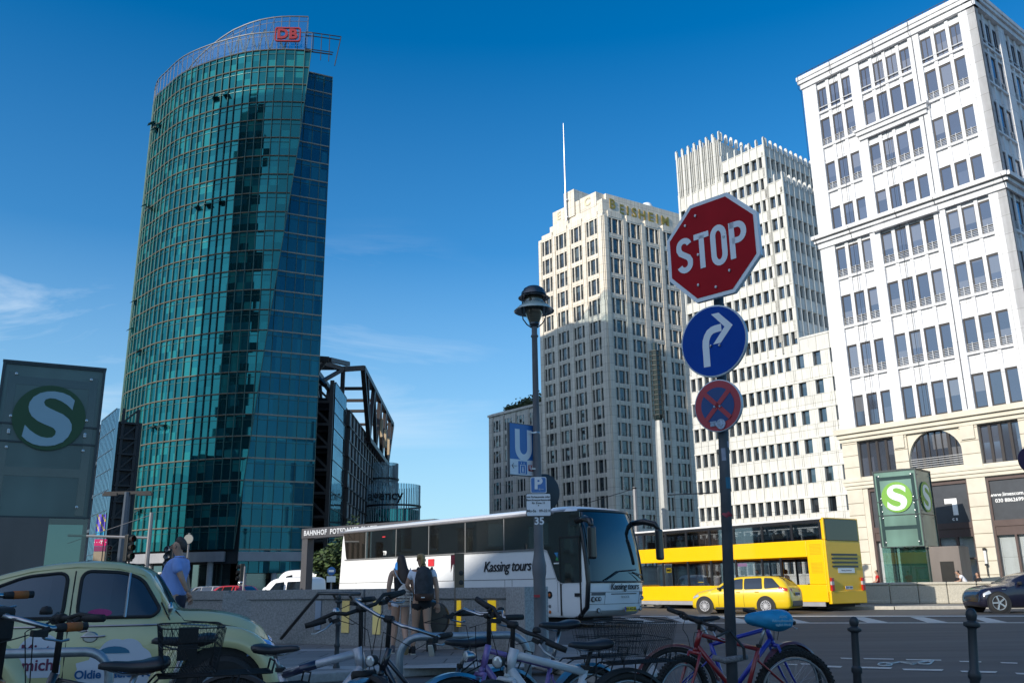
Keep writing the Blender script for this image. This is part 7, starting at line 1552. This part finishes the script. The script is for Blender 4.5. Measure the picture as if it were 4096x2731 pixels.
def biker():
    p=at(958,2345,50); rz=R(-150)
    J=dict(pel=V((0,0,.85)),che=V((0,.1,1.22)),neck=V((0,.14,1.38)),head=V((0,.17,1.5)),shl=V((-.2,.1,1.3)),shr=V((.2,.1,1.3)),ell=V((-.27,.28,1.08)),wrl=V((-.28,.5,1.0)),elr=V((.27,.28,1.08)),wrr=V((.28,.5,1.0)),hil=V((-.1,0,.82)),hir=V((.1,0,.82)),knl=V((-.2,.35,.65)),anl=V((-.2,.1,.3)),knr=V((.2,.35,.65)),anr=V((.2,.1,.3)),w=1,b=1)
    t,b=person('motorcyclist in a red jacket and silver helmet beyond the parapet',(p.x,50,-.1),rz,J,SKIN2)
    rj=M('red jacket',(.35,.01,.03),.7,var=.1); skin('jacket',rj,t,{'a':(V((0,0,.85)),(.17,.14)),'c':(V((0,.1,1.2)),(.18,.14)),'d':(V((0,.12,1.32)),(.13,.09)),'sl':(J['shl'],.085),'el':(J['ell'],.07),'wl':(J['wrl'],.045),'sr':(J['shr'],.085),'er':(J['elr'],.07),'wr':(J['wrr'],.045)},chain('a','c','d')+chain('c','sl','el','wl')+chain('c','sr','er','wr'),sub=1)
    skin('trousers',blk,t,{'a':(V((0,0,.85)),(.15,.13)),'l':(V((-.15,.15,.78)),.1),'l2':(J['knl'],.085),'l3':(J['anl'],.06),'r':(V((.15,.15,.78)),.1),'r2':(J['knr'],.085),'r3':(J['anr'],.06)},chain('a','l','l2','l3')+chain('a','r','r2','r3'),sub=1)
    MB().lathe([(0,.16),(.07,.15),(.12,.10),(.145,.02),(.14,-.06),(.11,-.12)],20,0,J['head']+V((0,0,.03))).build('helmet',M('helmet silver',(.55,.56,.58),.2,.6,coat=1),t,smooth=True); MB().loft([[J['head']+V((.147*math.cos(q),.147*math.sin(q),z)) for q in [R(30+i*15) for i in range(9)]] for z in (-.01,.07)],closed=False,caps=False).build('visor',BLK,t)
    mt=thing('motorcycle','dark motorcycle with windscreen under the rider in the red jacket','motorcycle',(p.x,50,-.12),rz)
    for y in (-.7,.8):
        o=MB().lathe([(.2,-.06),(.3,-.06),(.32,0),(.3,.06),(.2,.06)],24,None,(0,0,0),'x').build('wheel',TYR,mt,smooth=40); o.location=(0,y,.32)
    MB().loft([[(-.14,-.8,.6),(.14,-.8,.6),(.1,-.8,.78),(-.1,-.8,.78)],[(-.18,-.2,.5),(.18,-.2,.5),(.14,-.2,.8),(-.14,-.2,.8)],[(-.2,.3,.45),(.2,.3,.45),(.16,.3,.95),(-.16,.3,.95)],[(-.18,.75,.6),(.18,.75,.6),(.12,.75,1.0),(-.12,.75,1.0)]]).build('body',M('motorcycle blue grey',(.03,.06,.12),.3,coat=.5),mt,bevel=.03)
    MB().loft([[(-.2,.75,.98),(.2,.75,.98)],[(-.22,.6,1.25),(.22,.6,1.25)],[(-.12,.48,1.42),(.12,.48,1.42)]],closed=False,caps=False).build('windscreen',TG('clear car glass',(.42,.5,.52),.13),mt); MB().tube([(-.35,.45,1.0),(0,.65,1.0),(.35,.45,1.0)],.02,6).build('handlebar',BLK,mt); MB().lathe([(0,0),(.09,.02),(.09,-.05)],14,None,(0,.8,.85),'y').build('headlight',M('lamp lens',(.5,.53,.55),.1,.3,coat=1),mt)
biker()
# ---------------- bicycles
def bike(label,P,fc,o={}):
    X,Y,hd,ln,st,sz,bz,bw,sw,bt=P
    Mx=TM(X,Y,-.116)@RZ(R(90-hd))@Matrix.Rotation(R(ln),4,'X'); t=thing('bicycle',label,'bicycle',M=Mx,group='bicycles parked in the foreground row')
    fm=fc if not isinstance(fc,tuple) else M('frame paint %.2f %.2f %.2f'%fc,fc,.3,coat=.6,var=.06,scale=10); Rw=.34; ft=o.get('fat',.021); blk=BLK; ch=CHR; alu=M('alu grey',(.35,.36,.38),.35,.8)
    S=TM(.84,0,0)@RZ(R(st))@TM(-.84,0,0)     # steering
    V=Vector; BB=V((.44,0,.28)); sx=lambda z:.44-(z-.28)*.30; stt=o.get('seat_tube',.73); ST=V((sx(stt),0,stt)); HT=V((.80,0,.86)); HB=V((.84,0,.73)); tr=o.get('tube',.017)
    def wh(c,Mt,name):
        m=MB().xf(Mt); m.tube([(c[0]+Rw*math.cos(a)*.955,0,c[2]+Rw*math.sin(a)*.955) for a in [i*math.pi/24 for i in range(48)]],ft,8,closed=True); w=m.build(name,TYR if not o.get('knob') else M('knobbly tyre',(.018,.018,.018),.9,var=.5,scale=70,bump=1.5),t,smooth=True)
        if o.get('knob'):
            m=MB().xf(Mt)
            for k in range(64):
                a=2*math.pi*k/64
                for q in (-1,1): r=Rw*.955+ft*.8; m.bar((c[0]+r*math.cos(a),q*ft*.5,c[2]+r*math.sin(a)),(c[0]+(r+.008)*math.cos(a),q*ft*.6,c[2]+(r+.008)*math.sin(a)),.014)
            m.build('tread',M('knobbly tyre',(.018,.018,.018),.9),w)
        m=MB().xf(Mt); m.tube([(c[0]+(Rw-ft*2.1)*math.cos(a),0,c[2]+(Rw-ft*2.1)*math.sin(a)) for a in [i*math.pi/24 for i in range(48)]],.011,6,closed=True); m.build('rim',alu,w,smooth=True)
        m=MB().xf(Mt)
        for k in range(28):
            a=2*math.pi*k/28; b=a+(.35 if k%4<2 else -.35); y=.028 if k%2 else -.028; m.tube([(c[0]+.022*math.cos(b),y,c[2]+.022*math.sin(b)),(c[0]+(Rw-ft*2.2)*math.cos(a),0,c[2]+(Rw-ft*2.2)*math.sin(a))],.0011,3,caps=False)
        m.build('spokes',alu,w); m=MB().xf(Mt); m.lathe([(0,-.05),(.012,-.05),(.012,-.035),(.026,-.032),(.018,-.02),(.018,.02),(.026,.032),(.012,.035),(.012,.05),(0,.05)],12,None,V(c),'y'); m.build('hub',alu,w,smooth=True)
    wh((0,0,Rw),Matrix(),'rear_wheel'); wh((1.05,0,Rw),S,'front_wheel')
    f=MB(); low=o.get('low'); 
    if low: f.tube([HB+V((0,0,.04)),V((.66,0,.5)),V((.52,0,.36)),BB],tr*1.1,10).tube([HB+V((-.01,0,.08)),V((.65,0,.62)),V((.42,0,.46)),V((sx(.46),0,.46))],tr*.8,8)
    else: f.tube([HT+V((.01,0,-.03)),ST+V((0,0,-.03))],tr,10).tube([HB+V((0,0,.02)),BB],tr*o.get('down',1.2),10)
    f.tube([ST,BB],tr,10); f.tube([HT,HB],tr*1.25,10)
    for y in (-.055,.055): f.tube([BB,V((.3,y*.7,.30)),V((0,y,Rw))],.009,6).tube([ST+V((0,0,-.06)),V((sx(.6)-.02,y*.7,.62)),V((0,y,Rw))],.007,6)
    fr=f.build('frame',fm,t,smooth=True)
    if o.get('sleeve'): MB().tube([HT.lerp(ST,.52)+V((0,0,-.03)),ST+V((.02,0,-.03))],tr*1.06,10).build('frame_sleeve',M('navy sleeve',(.02,.025,.06),.3,coat=.5),fr,smooth=True)
    k=MB().xf(S); 
    if o.get('susp'):
        k.mat(1).tube([HB+V((-.003,0,-.01)),HB+V((.01,0,-.05))],.03,8); k.tube([(.86,-.075,.70),(.86,.075,.70)],.028,8)
        for y in (-.06,.06): k.mat(2).tube([(.855,y,.70),(.92,y,.56)],.015,8); k.mat(1).tube([(.92,y,.58),(1.05,y,Rw)],.023,8)
    else:
        k.mat(0).tube([HB+V((0,0,-.0)),(.86,0,.70)],.02,8).tube([(.86,-.055,.69),(.86,.055,.69)],.016,8)
        for y in (-.055,.055): k.tube([(.86,y,.69),(.92,y,.56),(1.0,y,.42),(1.05,y,Rw)],[.013,.012,.01,.009],8)
    k.build('fork',[fm if not o.get('forkblk') else blk,blk,CHR],t,smooth=True)
    # cockpit
    zc=bz; m=MB().xf(S); m.tube([HT,V((.795,0,zc-.03)),V((.80,0,zc))],.015,8).tube([(.80,-.03,zc),(.80,.03,zc)],.022,8); m.build('stem',o.get('stemm') or blk,t,smooth=True)
    def G(s_): return V((.80-sw,s_*bw,zc+s_*bt))
    m=MB().xf(S)
    if o.get('swept'):
        for s_ in (-1,1): g=G(s_); d=V((-.13,s_*.02,0)); m.tube([(.80,0,zc),(.82,s_*.07,zc+s_*bt*.2),(.86,s_*.15,zc+.02+s_*bt*.5),(.84,s_*bw*.8,zc+.03+s_*bt*.8),tuple(g+V((.14,0,.0))),tuple(g)],.0115,8)
    else:
        for s_ in (-1,1): g=G(s_); m.tube([(.80,0,zc),(.80,s_*.10,zc+s_*bt*.3),(.80-sw*.4,s_*bw*.5,zc+o.get('rise',.015)+s_*bt*.55),tuple(g)],.0125,8)
    hb=m.build('handlebar',o.get('barm') or blk,t,smooth=True)
    gmat=o.get('gripm') or blk
    for s_ in (-1,1):
        g=G(s_); d=(V((.14,0,0)) if o.get('swept') else (V((.80-sw*.4,s_*bw*.5,zc+s_*bt*.55))-g)).normalized()
        m=MB().xf(S); m.tube([g-d*.005,g+d*.04,g+d*.10,g+d*.125],[.017,.0185,.018,.016],10,0); 
        if o.get('orange'): m.tube([g+d*.02,g+d*.085],.0195,10,1)
        m.build('grip',[gmat,M('grip orange',(.35,.10,.02),.7)],t,smooth=True)
        b=g+d*.15; m=MB().xf(S); m.tube([b+V((0,0,.0)),b+V((.03,0,-.015))],.014,6,0); q=b+V((.035,0,-.02)); m.tube([q,q-d*.05+V((.03,0,-.02)),q-d*.11+V((.02,0,-.035)),q-d*.13+V((.01,0,-.03))],[.006,.006,.005,.006],6,1); m.bar(b-V((0,0,.02))+d*.01,b+V((.01,0,-.015))+d*.06,.035,.025,0)
        m.build('brake_lever',[blk,alu],t,smooth=40)
        m=MB().xf(S); e=HB+V((.05,s_*.02,.0)); m.tube([b+V((.03,0,-.02))+d*.05,b+V((.12,0,-.05))+d*.10,V((.93,s_*.06,zc-.06)),V((.91,s_*.03,.82)),e],.0028,5); m.build('brake_cable',blk,t,smooth=True)
    if o.get('bell'):
        s_=o['bell']; g=G(s_); b=g+(V((.80,0,zc))-g).normalized()*.19+V((0,0,.02)); MB().xf(S).lathe([(0,.035),(.018,.03),(.026,.015),(.026,0),(0,0)],16,None,b).build('bell',o.get('bellm') or blk,t,smooth=True)
    # saddle
    sX=sx(sz); MB().tube([ST+V((0,0,-.02)),V((sX,0,sz-.05))],.0135,8).build('seat_post',o.get('postm') or alu,t,smooth=True)
    if not low or True: MB().tube([ST+V((0,0,-.012)),ST+V((0,0,.012))],tr*1.25,10).build('seat_clamp',blk,t)
    secs=[]
    for x,w,zt,th in ((.165,.012,-.012,.02),(.15,.022,-.002,.035),(.10,.028,.0,.045),(.04,.036,-.004,.05),(-.02,.060,-.002,.055),(-.07,.086,.008,.06),(-.11,.088,.012,.055),(-.135,.06,.008,.035)):
        secs.append([(sX+x,w*cx,sz+zt-.0-th*cz) for cx,cz in ((0,.0),(.5,.03),(.85,.18),(1,.5),(.8,.9),(.0,.75),(-.8,.9),(-1,.5),(-.85,.18),(-.5,.03))])
    MB().loft(secs).build('saddle',o.get('saddlem') or M('saddle vinyl',(.014,.014,.017),.45,coat=.15,var=.2),t,smooth=70)
    m=MB()
    for y in (-.022,.022): m.tube([(sX+.13,y*.5,sz-.035),(sX+.06,y,sz-.06),(sX-.04,y,sz-.06),(sX-.1,y*1.6,sz-.04)],.0035,5)
    m.build('saddle_rail',alu,t)
    # drivetrain
    m=MB().lathe([(.0,-.06),(.085,-.06),(.085,-.056),(0,-.056)],28,None,BB,'y').tube([BB+V((0,-.065,0)),BB+V((.10,-.075,-.13))],.010,6).tube([BB+V((0,.065,0)),BB+V((-.10,.075,.13))],.010,6); m.box(.50,.59,-.17,-.08,.14,.155).box(.30,.39,.08,.17,.405,.42); m.build('crankset',alu,t)
    m=MB().tube([(.44,-.058,.365),(0,-.058,.37)],.003,4).tube([(.44,-.058,.195),(0,-.058,.31)],.003,4).lathe([(0,-.062),(.035,-.062),(.035,-.05),(0,-.05)],16,None,V((0,0,Rw)),'y'); m.build('chain',blk,t)
    if o.get('fender'):
        for c,Mt,a0,a1,nm in (((0,0,Rw),Matrix(),10,200,'rear_mudguard'),((1.05,0,Rw),S,20,150,'front_mudguard')):
            m=MB().xf(Mt); n=20; r=Rw+.03; secs=[]
            for i in range(n+1):
                a=R(a0+(a1-a0)*i/n); secs.append([(c[0]+(r+dz)*math.cos(a),dy,c[2]+(r+dz)*math.sin(a)) for dy,dz in ((-.03,-.018),(-.018,0),(.018,0),(.03,-.018),(.018,.003),(-.018,.003))])
            m.loft(secs); m.build(nm,o['fender'],t,smooth=50)
            MB().xf(Mt).tube([(c[0]+(r-.02)*math.cos(R(a1-20 if c[0]==0 else a0+20)),.032,c[2]+(r-.02)*math.sin(R(a1-20 if c[0]==0 else a0+20))),(c[0],.05,c[2])],.0022,4).build('mudguard_stay',CHR,t)
    if o.get('rack'):
        L=o['rack']; z=o.get('rz',.745); m=MB()
        for y in (-.06,-.02,.02,.06): m.tube([(.16,y,z),(-L+.1,y,z)],.005,5)
        for x in (.1,-.08,-.25,-L+.1): m.tube([(x,-.06,z),(x,.06,z)],.005,5)
        for y in (-.062,.062): m.tube([(-.03,y,z),(0,y,Rw)],.005,5).tube([(-.2,y,z),(0,y,Rw)],.005,5).tube([(.16,y,z),(sx(.66),y*.3,.66)],.005,5)
        m.tube([(-L+.1,-.05,z),(-L+.09,-.05,z+.05),(-L+.09,.05,z+.05),(-L+.1,.05,z)],.005,5)
        m.build('rack',blk,t,smooth=True)
    if o.get('taillamp'): m=MB().lathe([(0,-.03),(.03,-.02),(.035,.01),(.0,.012)],16,0,V((-o.get('rack',.3)+.08,0,.70)),'x').build('rear_light',M('tail red lens',(.25,.01,.015),.2,coat=1),t,smooth=True)
    if o.get('lamp'):
        MB().xf(S).lathe([(0,.045),(.02,.045),(.034,.04),(.034,.035)],16,1,V((.93,0,.80)),'x').lathe([(.036,.04),(.03,-.01),(.012,-.035),(0,-.04)],16,0,V((.93,0,.80)),'x').tube([(.90,0,.79),(.86,0,.76)],.006,5,0).build('front_light',[o.get('lampm') or blk,M('lamp lens',(.5,.53,.55),.1,.3,coat=1)],t,smooth=True)
    if o.get('basket'):
        bx,by,bzz,L,W_,H_,wire,fine=o['basket']; m=MB(); m2=MB()
        top=[(bx-L/2,by-W_/2),(bx+L/2,by-W_/2),(bx+L/2,by+W_/2),(bx-L/2,by+W_/2)]; k_=.82; bot=[(bx+(x-bx)*k_,by+(y-by)*k_) for x,y in top]
        tp=rnd(top,.05); m.tube([(x,y,bzz+H_) for x,y in tp],wire*2.,6,closed=True); m.tube([(x,y,bzz) for x,y in rnd(bot,.04)],wire*1.4,5,closed=True); m.tube([(bx+(x-bx)*.93,by+(y-by)*.93,bzz+H_*.55) for x,y in tp],wire*1.3,5,closed=True)
        for i in range(4):
            a0,a1=V(top[i]),V(top[(i+1)%4]); b0,b1=V(bot[i]),V(bot[(i+1)%4]); n=max(4,int((a1-a0).length/fine))
            for j in range(n+1):
                f_=j/n; a=a0.lerp(a1,f_); b=b0.lerp(b1,f_); 
                if fine<.02:
                    sh=min(1,max(0,f_+.35)); c_=b0.lerp(b1,sh); m2.tube([(a.x,a.y,bzz+H_),(c_.x,c_.y,bzz)],wire*.5,3,caps=False); sh=min(1,max(0,f_-.35)); c_=b0.lerp(b1,sh); m2.tube([(a.x,a.y,bzz+H_),(c_.x,c_.y,bzz)],wire*.5,3,caps=False)
                else: m2.tube([(a.x,a.y,bzz+H_),(b.x,b.y,bzz)],wire*.6,4,caps=False)
            if fine>=.02:
                for z in (.2,.4,.6,.8):
                    q0=b0.lerp(a0,z); q1=b1.lerp(a1,z); m2.tube([(q0.x,q0.y,bzz+H_*z),(q1.x,q1.y,bzz+H_*z)],wire*.6,4,caps=False)
        for j in range(int(L/fine)): x=bx-L*k_/2+j*fine*k_; m2.tube([(x,by-W_*k_/2,bzz),(x,by+W_*k_/2,bzz)],wire*.5,3,caps=False)
        bo=m.build('basket',blk,t,smooth=True); m2.build('basket_mesh',M('basket wire',(.02,.02,.022),.5,.5),bo)
        return t,S,bo
    return t,S,None
GG=M('sticker lilac white',(.38,.42,.52),.5,var=.02)
ORN=(.42,.13,.015)
t,S,b=bike('orange rental bicycle at the left edge with orange-banded grips and mesh basket',(-1.534,4.46,-116.9,-4.1,22.3,.916,1.137,.301,.216,-.047),ORN,dict(swept=1,orange=1,tube=.026,rack=.45,rz=.84,fender=M('rental mudguard orange',(.42,.14,.01),.5),bell=1,barm=CHR,low=1,forkblk=1,basket=(.03,0,.86,.28,.25,.20,.0017,.018),taillamp=1,stemm=BLK))
MB().box(-.42,.14,-.035,.035,.58,.73).build('mudguard_panel',M('rental mudguard orange',(.42,.14,.01),.5),t,bevel=.01)
MB().xf(S).box(.78,.9,-.06,.06,1.02,1.16).build('display_box',BLK,t,bevel=.015)
m=MB(); 
for z in (.84,.92):
    for y in (-.125+(.98-z)*.1,): m.box(-.02,.07,y-.004,y+.012,z+.05,z+.12)
m.build('basket_plate',BLK,b)
MB().loft([[(.22+.07*math.cos(q)*r,.03+.045*math.sin(q)*r,.932-.02*(1-r)) for q in [i*.7 for i in range(9)]] for r in (1.,.05)],caps=False).build('saddle_print',M('print orange',(.30,.12,.04),.7),t) if False else None
bike('black bicycle with wide saddle behind the orange rental one',(-1.442,4.75,-124.,.5,9.8,1.0,1.10,.301,.079,-.001),(.02,.02,.022),dict(rack=.50,fender=BLK,fat=.02,taillamp=1))
bike('silver-grey mountain bicycle with thick white and navy tubes facing right',(-1.784,6.0,97.6,2.2,-50.,.875,1.09,.333,.083,.089),M('frame silver white',(.45,.46,.50),.35,.2,coat=.5,var=.1,scale=30),dict(tube=.026,sleeve=1,down=1.35,susp=1,fat=.026,knob=1,bell=-1,bellm=CHR,fender=BLK,rise=.03))
bike('black city bicycle with swooping chrome handlebar and round headlamp',(-.133,6.29,-120.,-5.3,30.4,.897,1.03,.314,.229,-.085),(.02,.022,.03),dict(swept=1,barm=CHR,fender=CHR,lamp=1,rack=.3,low=1,stemm=BLK))
bike('purple city bicycle with chrome mudguards and wire basket behind its saddle',(.484,6.38,-125.,.3,-2.6,.985,1.04,.30,.062,-.008),M('frame purple',(.18,.12,.34),.35,coat=.5,var=.3,scale=25),dict(swept=1,barm=CHR,fender=CHR,lamp=1,lampm=CHR,rack=.42,bell=1,basket=(-.20,0,.75,.42,.32,.22,.0022,.034),postm=CHR))
t,S,b=bike('white and black trekking bicycle with a large fine-mesh basket on its rack',(.674,6.0,-118.,-3.5,31.1,.885,.994,.315,.086,-.128),M('frame white',(.52,.54,.57),.35,coat=.5,var=.05),dict(tube=.024,down=1.4,rack=.45,fender=BLK,fat=.022,bell=1,basket=(-.05,.02,.76,.44,.32,.24,.0017,.017),postm=BLK,lamp=1))
d=(Vector((.44,0,.28))-Vector((.84,0,.75))).normalized()
Mt=TM(.68,.036,.565)@Matrix.Rotation(math.atan2(.47,.40)*-1,4,'Y')@RZ(R(180))@XZ
MB().me(text('KTM',.075,.006,.002),Mt).build('frame_lettering',BLK,t)
bike('blue bicycle with black saddle and dark mudguard behind the sign pole',(1.40,8.25,92.,1.3,30.,.944,.934,.303,-.03,.042),(.015,.025,.32),dict(fender=M('mudguard wine',(.10,.015,.02),.4,coat=.4),tube=.018))
t,S,b=bike('red mountain bicycle with knobbly tyres and a blue cloth over its saddle',(2.28,7.85,-98.,-9.,33.,.97,.93,.315,-.0,-.05),(.25,.015,.02),dict(knob=1,fat=.028,tube=.018,postm=M('alu grey',(.35,.36,.38),.35,.8)))
# blue saddle cover: a thing of its own resting on the saddle
def cover():
    import mathutils
    X,Y,hd,ln=2.28,7.85,-98.,-9.; Mx=TM(X,Y,-.116)@RZ(R(90-hd))@Matrix.Rotation(R(ln),4,'X'); sX=.44-(.97-.28)*.30; sz=.97; m=MB(); rr=random.Random(5); secs=[]
    for i,(x,w,h1,h0) in enumerate(((.19,.02,.0,-.05),(.16,.045,.02,-.07),(.10,.06,.03,-.085),(.04,.08,.035,-.10),(-.03,.105,.045,-.12),(-.10,.12,.05,-.13),(-.16,.115,.045,-.12),(-.20,.08,.02,-.09),(-.215,.03,-.01,-.06))):
        q=[]
        for k in range(20):
            a=2*math.pi*k/20; r=1+.09*math.sin(5*a+i*1.7)*(1 if math.sin(a)<.2 else .3); q.append((sX+x,w*r*math.cos(a),sz+(h1+h0)/2+(h1-h0)/2*r*math.sin(a)))
        secs.append(q)
    m.loft(secs); o=m.build('saddle_cover',M('blue rain cover',(.01,.24,.45),.65,var=.18,scale=14,bump=.5,coat=.1),None,smooth=True,sub=1); o.matrix_world=Mx; tag(o,'crumpled bright blue cloth cover pulled over the saddle of the red bicycle','saddle cover')
    t=MB()
    for i,s_ in enumerate(('ADFC','Fahrradfreundlich','täglich frisch')): t.me(text(s_,.026,.0008,.0006),TM(sX-.09,.123-.002*i,sz+.01-i*.032)@RZ(R(180))@XZ)
    q=t.build('print',M('print pale blue',(.25,.45,.55),.6,var=0),o)
cover()
